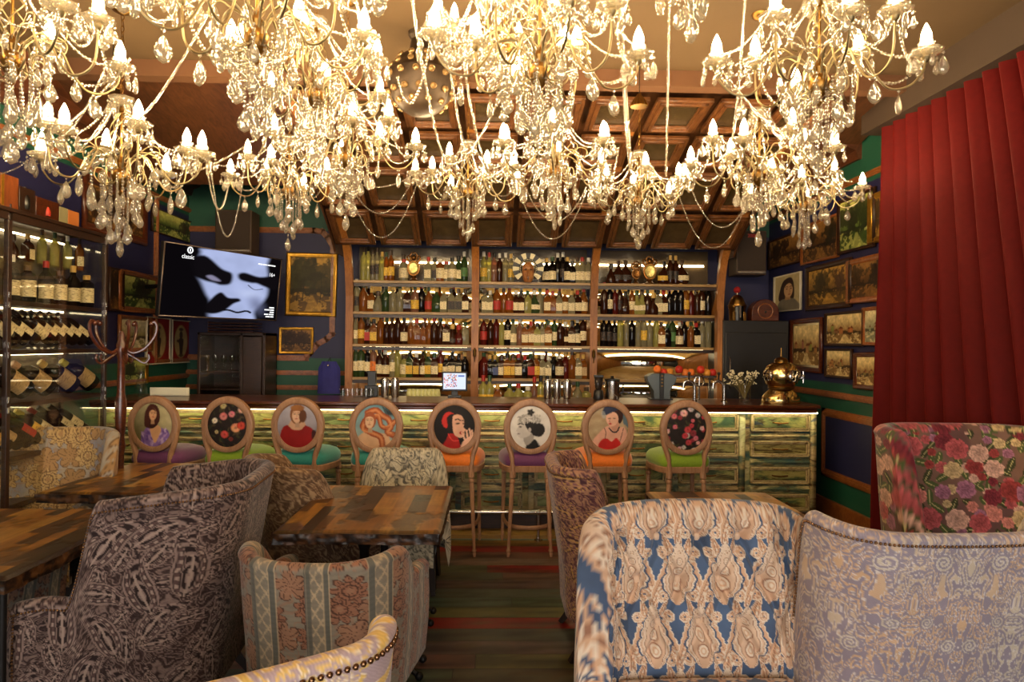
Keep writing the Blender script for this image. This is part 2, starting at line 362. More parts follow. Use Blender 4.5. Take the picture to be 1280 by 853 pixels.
def portrait(kind, n=84):
    c = Canvas(n, n)
    if kind == 'lilac_dress':
        c.I = lerp(S(96, 88, 50), S(190, 176, 130), sstep(0, 1, c.X * .6 + c.Y * .5)); c.grain(.25, 7)
        c.poly([(.18, .1), (.3, .38), (.42, .46), (.62, .46), (.78, .42), (.92, .3), (.9, 0), (.15, 0)], S(138, 104, 168), True)
        for k in range(40): c.ell(rnd.uniform(.2, .92), rnd.uniform(.05, .4), .05, .025, S(*[(176, 140, 190), (112, 78, 150), (200, 170, 205)][k % 3]), rnd.uniform(0, 3))
        c.poly([(.44, .42), (.5, .2), (.56, .1), (.66, .25), (.72, .42), (.6, .52), (.5, .5)], S(226, 170, 120), True)
        c.poly([(.3, .5), (.3, .75), (.4, .94), (.55, .95), (.66, .82), (.68, .62), (.62, .5), (.5, .42), (.36, .44)], S(70, 26, 18), True)
        face_front(c, .5, .74, .13, S(232, 176, 130), S(70, 26, 18), turn=.6); c.line([(.44, .5), (.5, .44), (.6, .5)], .014, S(20, 14, 14))
    elif kind in ('roses', 'dark_bouquet'):
        c.I[:] = S(30, 20, 18); c.grain(.8, 8)
        g = random.Random(5 if kind == 'roses' else 9)
        for k in range(60): c.ell(g.random(), g.random(), .05, .02, S(*g.choice([(60, 60, 30), (44, 50, 28), (80, 66, 40), (30, 38, 30)])), g.uniform(0, 3))
        if kind == 'roses': fl = [(.42, .7, .1, (214, 120, 120)), (.62, .75, .08, (220, 130, 140)), (.72, .45, .12, (222, 150, 110)), (.85, .5, .1, (200, 70, 50)), (.2, .6, .075, (230, 220, 190)), (.45, .3, .1, (214, 80, 70)), (.4, .93, .08, (190, 160, 110)), (.85, .85, .09, (220, 180, 150)), (.6, .2, .06, (120, 50, 40)), (.25, .35, .05, (180, 160, 120))]
        else: fl = [(g.random(), g.random(), g.uniform(.04, .09), g.choice([(214, 110, 120), (190, 60, 70), (226, 170, 165), (200, 190, 180), (150, 50, 60)])) for k in range(34)]
        for x, y, r, q in fl:
            q = S(*q); c.ell(x, y, r, r * .85, tuple(k * .55 for k in q))
            for a in range(6): c.ell(x + r * .5 * math.cos(a * 1.05), y + r * .45 * math.sin(a * 1.05), r * .45, r * .3, tuple(min(1, k * g.uniform(.8, 1.3)) for k in q), a * 1.05 + 1.5)
            c.ell(x, y, r * .25, r * .22, tuple(k * .6 for k in q))
    elif kind == 'red_dress':
        c.grad(S(120, 110, 112), S(176, 170, 180)); c.grain(.15, 4)
        c.poly([(.36, .62), (.5, .66), (.68, .6), (.7, .4), (.3, .4)], S(206, 160, 128), True)
        c.poly([(.06, .1), (.12, .4), (.26, .52), (.4, .42), (.6, .42), (.72, .52), (.92, .4), (.97, .3), (.9, 0), (.1, 0)], S(146, 20, 18), True)
        c.poly([(.88, .42), (1, .34), (.95, .2), (.85, .25)], S(60, 20, 20), True)
        face_front(c, .5, .74, .16, S(222, 178, 146), S(128, 80, 42), S(170, 80, 70), turn=-.4, hairbig=1.1)
        c.ell(.64, .72, .09, .14, S(96, 56, 30)); c.ell(.5, .9, .17, .07, S(150, 96, 50))
    elif kind == 'red_hair':
        c.grad(S(150, 170, 160), S(110, 150, 160)); c.grain(.2, 5)
        for k in range(6): c.poly([(.62 + .06 * k, .98), (.75 + .05 * k, .72), (.83 + .05 * k, .8)], S(34, 40, 46), a=.8)
        c.poly([(.0, .1), (.12, .3), (.35, .4), (.6, .36), (.8, .3), (.8, 0), (0, 0)], S(214, 170, 130), True)
        for (w, q, off) in ((.07, (150, 72, 40), 0), (.04, (190, 108, 62), .03), (.02, (214, 140, 88), .06)):
            c.line([(.3, .8), (.5, .86), (.66, .74), (.8, .66), (.86, .5), (.78, .38), (.94 - off, .3 + off)], w, S(*q)); c.line([(.36, .72), (.56, .7 + off), (.64, .52), (.8, .46 + off), (.95, .62)], w * .8, S(*q))
            c.line([(.24, .62), (.2, .48 - off), (.4, .36), (.62, .26), (.66, .05)], w, S(*q))
        face_front(c, .36, .62, .15, S(226, 184, 146), S(160, 84, 48), S(170, 90, 70), turn=-.3, hairbig=1.02)
    elif kind == 'red_hat_hand':
        c.I[:] = S(24, 18, 18)
        c.poly([(.2, .0), (.3, .2), (.4, .36), (.56, .3), (.62, .0)], S(178, 34, 30), True); c.line([(.36, .34), (.46, .2), (.6, .2)], .012, S(230, 70, 60))
        c.poly([(.36, .4), (.34, .7), (.44, .82), (.6, .8), (.56, .4)], S(30, 18, 18), True)
        c.poly([(.46, .72), (.56, .78), (.68, .74), (.73, .62), (.72, .5), (.78, .44), (.74, .4), (.74, .32), (.66, .26), (.54, .3), (.47, .42)], S(236, 180, 150), True)
        c.poly([(.26, .5), (.2, .62), (.26, .78), (.36, .84), (.48, .8), (.4, .78), (.32, .7), (.34, .5)], S(210, 50, 42), True)
        c.ell(.58, .58, .05, .018, S(20, 14, 14), .1); c.line([(.52, .66), (.58, .68), (.64, .65)], .012, S(20, 14, 14)); c.ell(.71, .58, .02, .014, S(20, 14, 14)); c.line([(.68, .65), (.72, .64)], .01, S(20, 14, 14))
        c.ell(.67, .37, .05, .035, S(190, 30, 36)); c.ell(.67, .365, .03, .008, S(60, 8, 10))
        c.poly([(.66, .02), (.7, .16), (.8, .26), (.93, .3), (.97, .16), (.9, .0)], S(236, 184, 156), True)
        for p in ([(.76, .2), (.7, .34), (.68, .38)], [(.82, .22), (.8, .34), (.79, .42)], [(.88, .24), (.88, .36), (.85, .46)], [(.92, .22), (.93, .34), (.91, .42)]): c.line(p, .02, S(240, 190, 160))
    elif kind == 'hat_profile':
        c.I[:] = S(226, 220, 212)
        c.poly([(.4, .02), (.46, .16), (.6, .24), (.7, .12), (.78, .0)], S(28, 26, 26), True)
        c.poly([(.34, .3), (.4, .1), (.56, .22), (.56, .38)], S(168, 160, 152), True)
        c.poly([(.24, .62), (.2, .5), (.15, .42), (.19, .4), (.19, .33), (.26, .26), (.38, .28), (.5, .36), (.52, .6), (.4, .66)], S(206, 198, 190), True)
        c.poly([(.36, .6), (.44, .44), (.52, .38), (.58, .32), (.74, .3), (.84, .42), (.8, .56), (.66, .62), (.5, .66)], S(34, 30, 30), True)
        c.ell(.48, .45, .035, .05, S(190, 180, 172)); c.ell(.26, .52, .035, .014, S(30, 28, 28)); c.line([(.2, .57), (.26, .59), (.33, .57)], .012, S(40, 36, 36)); c.ell(.22, .36, .03, .012, S(90, 70, 68))
        c.poly([(.2, .62), (.24, .74), (.4, .8), (.6, .78), (.74, .68), (.7, .6), (.5, .64), (.34, .62)], S(170, 164, 156), True)
        g = random.Random(3)
        for k in range(120): c.ell(g.uniform(.2, .74), g.uniform(.6, .78), .02, .012, S(*[(196, 190, 182), (140, 134, 128), (220, 214, 206)][k % 3]), g.uniform(0, 3))
        for a in range(5): c.ell(.5 + .05 * math.cos(a * 1.25), .84 + .04 * math.sin(a * 1.25), .045, .03, S(32, 28, 28), a * 1.25)
    elif kind == 'blue_hat':
        c.I = lerp(S(150, 120, 88), S(196, 176, 140), fbm(c.X * 5, c.Y * 9, 3, 4)); c.poly([(.8, 1), (.86, .6), (1, .5), (1, 1)], S(90, 110, 120)); 
        c.poly([(.1, .16), (.3, .42), (.5, .56), (.74, .52), (.9, .5), (.98, .2), (.8, 0), (.2, 0)], S(226, 170, 146), True)
        c.poly([(.26, .1), (.34, .24), (.46, .27), (.58, .2), (.7, .28), (.82, .1), (.7, -.1), (.3, -.1)], S(196, 36, 32), True)
        c.line([(.42, .26), (.44, .4), (.4, .5)], .008, S(40, 20, 24)); c.line([(.78, .2), (.84, .4), (.86, .5)], .008, S(40, 20, 24))
        c.poly([(.56, .62), (.6, .46), (.72, .46), (.76, .66)], S(206, 150, 126), True); c.line([(.52, .5), (.6, .42), (.7, .42), (.76, .52)], .016, S(24, 24, 34))
        c.poly([(.54, .94), (.78, .96), (.86, .78), (.78, .6), (.7, .7), (.62, .84)], S(52, 24, 18), True)
        c.poly([(.46, .8), (.44, .7), (.48, .6), (.56, .54), (.68, .58), (.74, .72), (.68, .84), (.56, .86)], S(234, 182, 156), True)
        c.poly([(.36, .8), (.38, .94), (.5, 1.02), (.66, 1.0), (.74, .92), (.6, .86), (.46, .8)], S(40, 48, 76), True); c.ell(.38, .8, .05, .09, S(170, 176, 180), .3, a=.5)
        c.ell(.52, .72, .03, .012, S(30, 20, 20)); c.ell(.64, .72, .03, .012, S(30, 20, 20)); c.ell(.54, .6, .035, .02, S(190, 30, 36)); c.line([(.55, .72), (.52, .65), (.55, .64)], .007, S(180, 120, 100))
    return c

def landscape(kind, nx=60, ny=42, seed=1):
    c = Canvas(nx, ny); g = random.Random(seed); A = c.asp
    P = {'dusk': ((150, 120, 60), (92, 70, 36), (52, 42, 22)), 'green': ((150, 150, 90), (60, 76, 36), (34, 40, 20)), 'pale': ((180, 170, 140), (120, 110, 70), (70, 56, 32)),
         'brown': ((120, 90, 50), (70, 48, 26), (36, 24, 14)), 'village': ((176, 160, 120), (120, 96, 60), (60, 44, 28)), 'sea': ((170, 160, 130), (120, 120, 100), (60, 60, 46))}[kind]
    sky, mid, dark = [S(*p) for p in P]
    c.I = lerp(mid, sky, sstep(.35, .95, c.Y + .12 * (fbm(c.X * 5 * A, c.Y * 5, 3, seed) - .5)))
    c.I = c.I * (1 + .5 * (fbm(c.X * 6 * A, c.Y * 10, 4, seed + 3)[..., None] - .5))
    hz = .38 + .1 * fbm(c.X * 4 * A, c.X * 0, 3, seed + 1)
    c.put(sstep(0, .02, hz - c.Y), dark); c.put(sstep(.0, .03, hz - .1 - c.Y) * .8, mid)
    c.put(((fbm(c.X * 9 * A, c.Y * 16, 3, seed + 8) > .58) & (c.Y < .36)).astype(float) * .7, sky)
    if kind in ('green', 'dusk', 'brown'):
        for k in range(3):
            tx = g.uniform(.1, .9); c.line([(tx, .2), (tx + .03, .5), (tx - .02, .75)], .012, dark)
            m = sstep(.42, .6, fbm(c.X * 9 * A, c.Y * 9, 3, seed + k) + .45 - 1.6 * np.hypot((c.X - tx) * A * .8, c.Y - .66)); c.put(m * .85, tuple(q * g.uniform(.8, 1.6) for q in dark))
    if kind in ('village', 'sea'):
        for k in range(7):
            x = g.uniform(.05, .85); y = g.uniform(.3, .42); w = g.uniform(.06, .12); h = g.uniform(.08, .2)
            c.poly([(x, y), (x, y + h), (x + w / 2, y + h + .07), (x + w, y + h), (x + w, y)], tuple(q * g.uniform(.7, 1.5) for q in mid)); c.poly([(x - .01, y + h), (x + w / 2, y + h + .08), (x + w + .01, y + h)], S(96, 52, 30))
    c.poly([(.35, 0), (.48, .3), (.54, .3), (.75, 0)], tuple(q * 1.1 for q in sky), a=.5)
    c.grain(.3, 12, seed); c.I = np.clip(c.I / .12, 0, None) ** 1.25 * .16; return c

def tv_face(nx=190, ny=112):
    c = Canvas(nx, ny, S(8, 6, 8)); F = S(150, 160, 196); K = S(12, 9, 12)
    c.poly([(.32, 1.0), (.27, .92), (.24, .66), (.29, .5), (.34, .34), (.38, .22), (.38, -.05), (.76, -.05), (.78, .12), (.88, .36), (.89, .6), (.86, .86), (.83, 1.05)], F, True, soft=6)
    c.I = c.I * (.78 + .44 * fbm(c.X * 5, c.Y * 4, 3, 2)[..., None])
    c.poly([(.15, .78), (.3, .9), (.45, .74), (.545, .68), (.54, .53), (.46, .49), (.4, .51), (.3, .54), (.18, .62)], K, True, soft=4)
    c.poly([(.60, .68), (.66, .72), (.8, .68), (.98, .72), (.98, .50), (.86, .53), (.78, .57), (.72, .57), (.62, .60)], K, True, soft=4)
    c.poly([(.33, .60), (.38, .62), (.45, .55), (.38, .55)], S(120, 116, 140), True, soft=3); c.line([(.70, .53), (.76, .47), (.84, .49)], .005, K)
    c.poly([(.36, .22), (.42, .34), (.47, .38), (.53, .31), (.62, .31), (.64, .27), (.58, .22), (.50, .10), (.4, .05), (.3, .1)], K, True, soft=3)
    c.ell(.72, .40, .09, .05, S(176, 186, 216), soft=12, a=.6); c.ell(.80, .22, .06, .12, S(84, 88, 116), .3, soft=12, a=.7);
    c.line([(.46, .11), (.54, .12), (.62, .09), (.70, .12), (.74, .10)], .013, K)
    c.poly([(.0, 0), (.0, 1), (.18, 1), (.22, .7), (.28, .44), (.34, .22), (.36, -.1)], S(8, 6, 8), True, soft=9)
    return c
# ---------------------------------------------------------------- woven patterns: f(u, v) in metres -> colour
def hsh(i, j, k):
    n = (i.astype(np.int64) * 73856093 ^ j.astype(np.int64) * 19349663 ^ (k * 83492791)) & 0x7fffffff
    n = ((n ^ (n >> 13)) * 1274126177) & 0x7fffffff
    return ((n ^ (n >> 16)) & 0xffff) / 65535.0
def put(c, m, col): m = np.asarray(m, dtype=float)[..., None]; return c * (1 - m) + np.asarray(col) * m
def band(x, a, b, s=.03): return sstep(a - s, a + s, x) * (1 - sstep(b - s, b + s, x))
def nearest_cells(u, v, cw, ch, jit, seed):
    """yields local offsets to the jittered centres of the neighbouring cells"""
    i0 = np.floor(u / cw).astype(int); j0 = np.floor(v / ch).astype(int)
    for di in (-1, 0, 1):
        for dj in (-1, 0, 1):
            i, j = i0 + di, j0 + dj
            cx = (i + .5 + jit * (hsh(i, j, seed) - .5) + .5 * (j % 2)) * cw; cy = (j + .5 + jit * (hsh(i, j, seed + 1) - .5)) * ch
            yield u - cx, v - cy, i, j
def vines(u, v, s, k, seed):
    a = fbm(u * s, v * s, 2, seed); b = fbm(u * s + 9, v * s + 4, 2, seed + 2)
    f = fbm(u * s * 1.3 + 2.2 * a, v * s * 1.3 + 2.2 * b, 2, seed + 5)
    return np.abs(((f * k) % 1) - .5) * 2      # 0 on line centres .. 1
def paisley(pal, cell=.16, seed=3, fine=1.0):
    bg, bg2, line, fill, acc = [S(*p) for p in pal]
    def f(u, v):
        c = lerp(bg, bg2, sstep(.35, .65, fbm(u * 9, v * 9, 3, seed)))
        w = vines(u, v, 16 * fine, 9, seed); c = put(c, (1 - sstep(.28, .5, w)) * .75, line)
        w = vines(u + 3, v, 34 * fine, 6, seed + 9); c = put(c, (1 - sstep(.2, .45, w)) * .45, fill)
        for (size, cl, sd) in ((.62, cell * .62, seed + 40), (1.0, cell, seed + 7)):
            for x, y, i, j in nearest_cells(u, v, cl, cl * 1.15, .5, sd):
                a = hsh(i, j, sd + 3) * 2.4 - 1.2 + .5; sg = np.where(hsh(i, j, sd + 5) > .5, 1, -1); R = cl * .62 * (.75 + .5 * hsh(i, j, sd + 6))
                xx = (x * np.cos(a) + y * np.sin(a)) / R; yy = (-x * np.sin(a) + y * np.cos(a)) / R
                xx = (xx - .55 * sg * np.maximum(yy, -.2) ** 2 * np.sign(yy + .2) * .9)
                t = np.clip((yy + 1) / 2, 0, 1); wd = .95 * np.sqrt(t + 1e-6) * (1 - t) ** .75 + 1e-4; L = np.abs(xx) / wd
                L = np.maximum(L, np.where((yy < -1) | (yy > 1), 9, 0)); ins = (L < 1.12)
                c = put(c, ins * 1.0, bg)
                c = put(c, band(L, .9, 1.08), line); c = put(c, band(L, .56, .82), fill)
                c = put(c, band(L, .6, .78) * (np.sin(t * 46) > .1), acc); c = put(c, band(L, .42, .5), line)
                q = np.abs(((np.hypot(xx * 2.2, yy + .35) * 3.2) % 1) - .5) * 2
                c = put(c, (L < .38) * (1 - sstep(.3, .5, q)), line); c = put(c, (L < .1) * (t < .7), acc)
        return c
    return f
def ogee(pal, cw=.17, rh=.22):
    bg, bg2, cream, peach, dark = [S(*p) for p in pal]
    def f(u, v):
        u = u + .006 * np.sin(v * 17); c = lerp(bg, bg2, sstep(.35, .65, fbm(u * 6, v * 6, 2, 4)))
        # leaf scrolls and curls in the gaps of the staggered lattice
        for x, y, i, j in nearest_cells(u + cw * .5, v, cw, rh, 0.0, 5):
            for sg in (-1, 1):
                X = x * sg; xs = .012 + .030 * np.sin((y / rh + .15) * 3.6); d = np.abs(X - xs - .012); th = .019 * np.clip(1 - (np.abs(y) / (rh * .62)) ** 2, 0, 1) * (1 + .18 * np.abs(np.sin(y * 150)))
                m = np.abs(y) < rh * .62; c = put(c, m * (d < th * 1.3), cream); c = put(c, m * (d < th * 1.08), peach); c = put(c, m * (np.abs(d - th * .42) < .0013), dark); c = put(c, m * (d < th * .2) * (np.sin(y * 330) > -.2), cream)
                for (cx, cy, r) in ((.047, .05, .021), (.05, -.055, .017)):
                    A, B = X - cx, y - cy; q = np.hypot(A, B) / r; a = np.arctan2(B, A) * (1 if cy > 0 else -1); c = put(c, q < 1, cream); z = (q * 2.2 - a / (2 * PI)) % 1; c = put(c, (q < .9) * (np.abs(z - .5) < .30), peach); c = put(c, (q < .9) * (np.abs(z) < .09), dark); c = put(c, q < .2, bg2)
        for x, y, i, j in nearest_cells(u, v, cw, rh, 0.0, 5):
            for (cx, cy, r, tw) in ((.054, -.080, .020, 1), (.058, .068, .017, -1)):
                A, B = np.abs(x) - cx, y - cy; q = np.hypot(A, B) / r; a = np.arctan2(B, A) * tw; c = put(c, q < 1.05 + .08 * np.abs(np.sin(a * 4)), cream); z = (q * 2.4 - a / (2 * PI)) % 1; c = put(c, (q < .92) * (np.abs(z - .5) < .30), peach); c = put(c, (q < .92) * (np.abs(z) < .10), dark); c = put(c, q < .2, bg2)
        # pointed medallions
        for x, y, i, j in nearest_cells(u, v, cw, rh, 0.0, 5):
            Y = y / (rh * .50); X = np.abs(x) / (cw * .37); t = np.clip((Y + 1) / 2, 0, 1)
            w = np.where(t < .34, .12 + .88 * (t / .34) ** .8, np.clip((1 - t) / .66, 0, 1) ** .72); lob = np.abs(np.sin(t * 19)); w = w * (.86 + .16 * lob) + 1e-3
            L = np.where((Y < -1) | (Y > 1), 9, X / w)
            c = put(c, L < 1.14, bg2); c = put(c, L < 1.0, cream); c = put(c, L < .88, lerp(peach, cream, np.clip(t * .8, 0, 1)))
            c = put(c, band(L, .60, .66, .02) + band(L, .86, .90, .01) * .7, dark); c = put(c, band(L, .66, .74, .02), cream)
            # inner buds stacked up the axis
            for (t0, r0) in ((.28, .30), (.50, .24), (.68, .16), (.82, .09)):
                q = np.hypot(X * .9 * 1.0, (t - t0) * 2.6) / r0; c = put(c, band(q, .82, 1.0, .05), dark); c = put(c, q < .8, cream); c = put(c, band(q, .3, .5, .05), peach)
        return c
    return f
def damask(pal, pw=.34, ph=.42, s=1.0, seed=2):
    bg, bg2, fg, edge = [S(*p) for p in pal]
    def f(u, v):
        m = np.abs(((u / pw) % 1) - .5) * 2; k = v / ph; c = lerp(bg, bg2, sstep(.3, .7, fbm(u * 5, v * 4, 2, seed)))
        kk = np.abs((k % 1) - .5) * 2
        a = fbm(m * 3.2 * s, k * 4.2 * s, 2, seed + 1); b = fbm(m * 3.2 * s + 7, k * 4.2 * s + 3, 2, seed + 2)
        f1 = fbm(m * 5 * s + 2.4 * a, k * 6.4 * s + 2.4 * b, 3, seed + 3)
        q = np.abs(((f1 * 7.5) % 1) - .5) * 2
        c = put(c, sstep(.42, .5, q), fg); c = put(c, band(q, .34, .44, .02), edge)
        for (mx, my, r, tw) in ((.45, .3, .13, 1), (.78, .62, .11, -1), (.3, .82, .09, 1)):
            X = (m - mx) * pw / 2; Y = ((k % 1) - my) * ph; rr = np.hypot(X, Y) / (r * pw * .75); th = np.arctan2(Y, X) * tw
            z = ((rr * 2.4 - th / (2 * PI)) % 1); c = put(c, (rr < 1), bg); c = put(c, (rr < .97) * (np.abs(z - .5) < .24), fg); c = put(c, (rr < .97) * band(np.abs(z - .5), .24, .31, .01), edge); c = put(c, (rr > .86) * (rr < 1.08) * (np.abs(np.sin(th * 6)) > .4), fg)
        c = c * (.93 + .14 * (np.sin((u + v) * 900) > 0)[..., None])
        return c
    return f
def leafy(pal, cell=.15, seed=6):
    bg, bg2, leaf, leaf2, line = [S(*p) for p in pal]
    def f(u, v):
        c = lerp(bg, bg2, sstep(.4, .6, fbm(u * 7, v * 7, 3, seed))); w = vines(u, v, 9, 5, seed); c = put(c, (1 - sstep(.1, .3, w)) * .6, leaf2)
        for x, y, i, j in nearest_cells(u, v, cell, cell, .5, seed):
            a = hsh(i, j, seed + 3) * 6.28; r = np.hypot(x, y) / (cell * .55); th = np.arctan2(y, x) + a; kind = hsh(i, j, seed + 4) > .5
            pet = np.where(kind, .62 + .38 * np.abs(np.cos(th * 4.5)), .5 + .5 * np.abs(np.cos(th * 2.5)) ** .6)
            L = r / pet; c = put(c, L < 1.08, line); c = put(c, L < 1.0, np.where(kind[..., None], leaf, leaf2))
            vein = np.abs(np.sin(th * np.where(kind, 9, 5) + r * 3)); c = put(c, (L < .96) * (vein < .22), line)
            q = np.abs(((r * 4) % 1) - .5) * 2; c = put(c, kind * (r < .62) * (q < .35), line); c = put(c, kind * (r < .18), leaf2)
        return c
    return f
def stripes(pal, per=.2):
    bg, grey, rust, cream, lat = [S(*p) for p in pal]; lf = leafy((pal[0], pal[0], pal[2], (176, 132, 104), (96, 66, 54)), .11, 9)
    def f(u, v):
        t = (u / per) % 1; c = lf(u, v); c = put(c, (t > .5) * (t < .96), grey); c = put(c, band(t, .505, .52, .004) + band(t, .94, .955, .004), cream)
        inn = (t > .62) * (t < .84); c = put(c, inn, bg); k = per * .22
        d1 = np.abs((((u + v * .62) / k * 1.0) % 1) - .5); d2 = np.abs((((u - v * .62) / k * 1.0) % 1) - .5)
        c = put(c, inn * ((d1 < .09) | (d2 < .09)), cream); c = put(c, band(t, .605, .62, .004) + band(t, .84, .855, .004), cream)
        return c * (.95 + .08 * (np.sin(v * 1200) > 0)[..., None])
    return f
def roses(pal, cell=.12, seed=5):
    bg, bg2, green, stem, cream = [S(*p) for p in pal[:5]]; blooms = [S(*p) for p in pal[5:]]
    def f(u, v):
        c = lerp(bg, bg2, sstep(.4, .6, fbm(u * 6, v * 6, 3, seed)))
        for x, y, i, j in nearest_cells(u, v, cell * .6, cell * .6, .8, seed + 20):
            a = hsh(i, j, seed + 3) * 6.28; xx = x * np.cos(a) + y * np.sin(a); yy = -x * np.sin(a) + y * np.cos(a)
            L = np.abs(xx) / (cell * .16 * np.sqrt(np.clip(1 - (yy / (cell * .36)) ** 2, 0, 1)) + 1e-5); L = np.where(np.abs(yy) > cell * .36, 9, L)
            g_ = np.where((hsh(i, j, seed + 8) > .45)[..., None], green, stem); c = c * (1 - (L < 1)[..., None]) + g_ * (L < 1)[..., None]; c = put(c, (L < .12), cream)
        for (cl, sd, amt) in ((cell * .55, seed + 60, .45), (cell, seed + 30, .82)):
            for x, y, i, j in nearest_cells(u, v, cl, cl, .6, sd):
                on = hsh(i, j, sd + 9) < amt; R = cl * (.36 + .2 * hsh(i, j, sd + 6)); r = np.hypot(x, y * 1.15) / R; th = np.arctan2(y, x) + hsh(i, j, sd + 7) * 6
                k = (hsh(i, j, sd + 5) * (len(blooms) - .01)).astype(int); B = np.array(blooms)[k]
                edge = r / (.86 + .14 * np.abs(np.cos(th * 3.5 + 1))); p = ((r * 3.6 + .5 * np.sin(th * 3 + r * 8)) % 1)
                sh = (.55 + .7 * p) * (.6 + .5 * np.clip(r, 0, 1)); m = ((edge < 1) & on)[..., None]
                c = c * (1 - m) + np.clip(B * sh[..., None] * 1.15, 0, 1) * m
        return c
    return f
def vine_cloth(pal, s=12, k=7, seed=3):
    bg, bg2, line, acc = [S(*p) for p in pal]
    def f(u, v):
        c = lerp(bg, bg2, sstep(.35, .65, fbm(u * 8, v * 8, 2, seed))); w = vines(u, v, s, k, seed); c = put(c, (1 - sstep(.2, .45, w)), line)
        w = vines(u + 5, v + 3, s * 2.1, 5, seed + 4); return put(c, (1 - sstep(.15, .35, w)) * .6, acc)
    return f
FAB = dict(
    plum=paisley([(42, 28, 27), (56, 38, 34), (146, 122, 112), (92, 70, 66), (170, 146, 132)], .17, 3),
    wine=paisley([(84, 50, 58), (102, 62, 68), (196, 148, 112), (150, 100, 100), (214, 168, 92)], .15, 13),
    brown=vine_cloth([(96, 72, 54), (112, 84, 62), (182, 152, 116), (150, 118, 88)], 13, 8, 5),
    grey_vine=vine_cloth([(214, 202, 172), (200, 188, 160), (96, 92, 84), (150, 142, 122)], 11, 7, 8),
    blue_ogee=ogee([(84, 104, 134), (74, 90, 116), (232, 214, 190), (214, 172, 138), (156, 112, 88)]),
    silver=damask([(200, 186, 166), (206, 170, 136), (150, 138, 148), (216, 206, 200)]),
    gold_lilac=damask([(214, 186, 150), (232, 190, 100), (186, 160, 160), (240, 220, 190)], .4, .5, .6, 12),
    stripe=stripes([(156, 146, 128), (118, 116, 106), (168, 118, 92), (206, 184, 150), (120, 112, 100)]),
    leaf=leafy([(148, 146, 150), (172, 160, 140), (198, 164, 108), (172, 134, 88), (120, 92, 62)]),
    rose=roses([(104, 72, 66), (124, 92, 76), (78, 88, 46), (60, 62, 34), (190, 180, 120), (178, 84, 84), (204, 128, 112), (122, 42, 50), (206, 162, 140), (160, 104, 124), (150, 58, 54), (196, 168, 120)]),
)
# ---------------------------------------------------------------- room shell
XL, XR, YB, YF = -3.3, 3.06, 7.9, -2.6
ZC = 3.5
BLUE = M('wall_blue', S(26, 26, 66), .6, 0, .08, 3, .05); GREEN = M('wall_green', S(22, 70, 54), .6, 0, .08, 3, .05)
TRIMW = M_wood('trim_wood', S(110, 56, 26), S(146, 84, 40), S(170, 104, 54), (6, 6, 6), .35, .1, .2)
CEILM = M('ceiling_plaster', S(88, 66, 38), .85, 0, .05, 2); CEILD = M('ceiling_dark', S(96, 62, 36), .7, 0, .12, 2)
FLOORM = M_col('painted_planks', .42, 0, .35, 60, .45)

# floor: broad painted planks running across the room, one mesh
mb = MB(); g = random.Random(11); y = -2.6; row = 0
shades = [(112, 104, 80), (92, 100, 82), (120, 106, 84), (90, 98, 98), (110, 98, 86), (130, 108, 76), (82, 96, 82), (100, 92, 74)]
reds = {}
while y < 7.9:
    w = .168; x = -3.6 - g.random() * 1.5
    while x < 3.4:
        L = g.uniform(1.1, 2.0); q = list(g.choice(shades)); q = [k * g.uniform(.85, 1.15) for k in q]
        yc = y + w / 2; xc = x + L / 2
        if abs(yc - 5.2) < .09 and -0.45 < xc < 1.0: q = [150, 26, 18]
        if abs(yc - 4.28) < .09 and -0.55 < xc < .6: q = [150, 26, 18]
        if abs(yc - 4.28) < .09 and -2.4 < xc < -1.2: q = [140, 26, 18]
        if abs(yc - 5.9) < .09: q = [150, 110, 44]
        if abs(yc - 5.72) < .09 and g.random() < .5: q = [150, 40, 30]
        if abs(yc - 5.55) < .09 and g.random() < .4: q = [120, 84, 66]
        if g.random() < .02 and yc > 3: q = [116, 28, 20]
        nx = max(2, int(L / .08)); U, W = np.meshgrid(np.linspace(x + .002, x + L - .002, nx), np.linspace(y + .002, y + w - .002, 5), indexing='ij')
        c = lerp(S(*q), S(*[k * .55 for k in q]), sstep(.4, .75, fbm(U * 3 + row, W * 26, 4, row)))
        c = lerp(c, S(104, 84, 54), .55 * sstep(.62, .72, fbm(U * 6, W * 30, 3, row + 5)))
        mb.grid(np.stack([U, W, np.zeros_like(U)], -1), c)
        x += L
    y += w; row += 1
mb.box(XL - .1, XR + .1, YF - .1, YB + .1, -.05, -.004, S(20, 14, 10))
struct('floor', mb, FLOORM, smooth=0, fixn=False)

def slab(name, x0, x1, y0, y1, z0, z1, mat, bevel=0): return struct(name, MB().box(x0, x1, y0, y1, z0, z1), mat, bevel=bevel)
slab('ceiling', XL - .1, XR + .1, YF - .1, 4.85, ZC, ZC + .1, CEILM)
slab('ceiling_beam', XL, XR, 4.85, 4.97, 3.39, ZC + .1, CEILD)
slab('ceiling_rear', XL - .1, XR + .1, 4.85, YB + .1, ZC + .1, ZC + .2, CEILD)
slab('ceiling_soffit', XR - .24, XR, YF, 5.45, 3.26, ZC, M('soffit_brown', S(54, 38, 25), .8, 0, .1, 3))
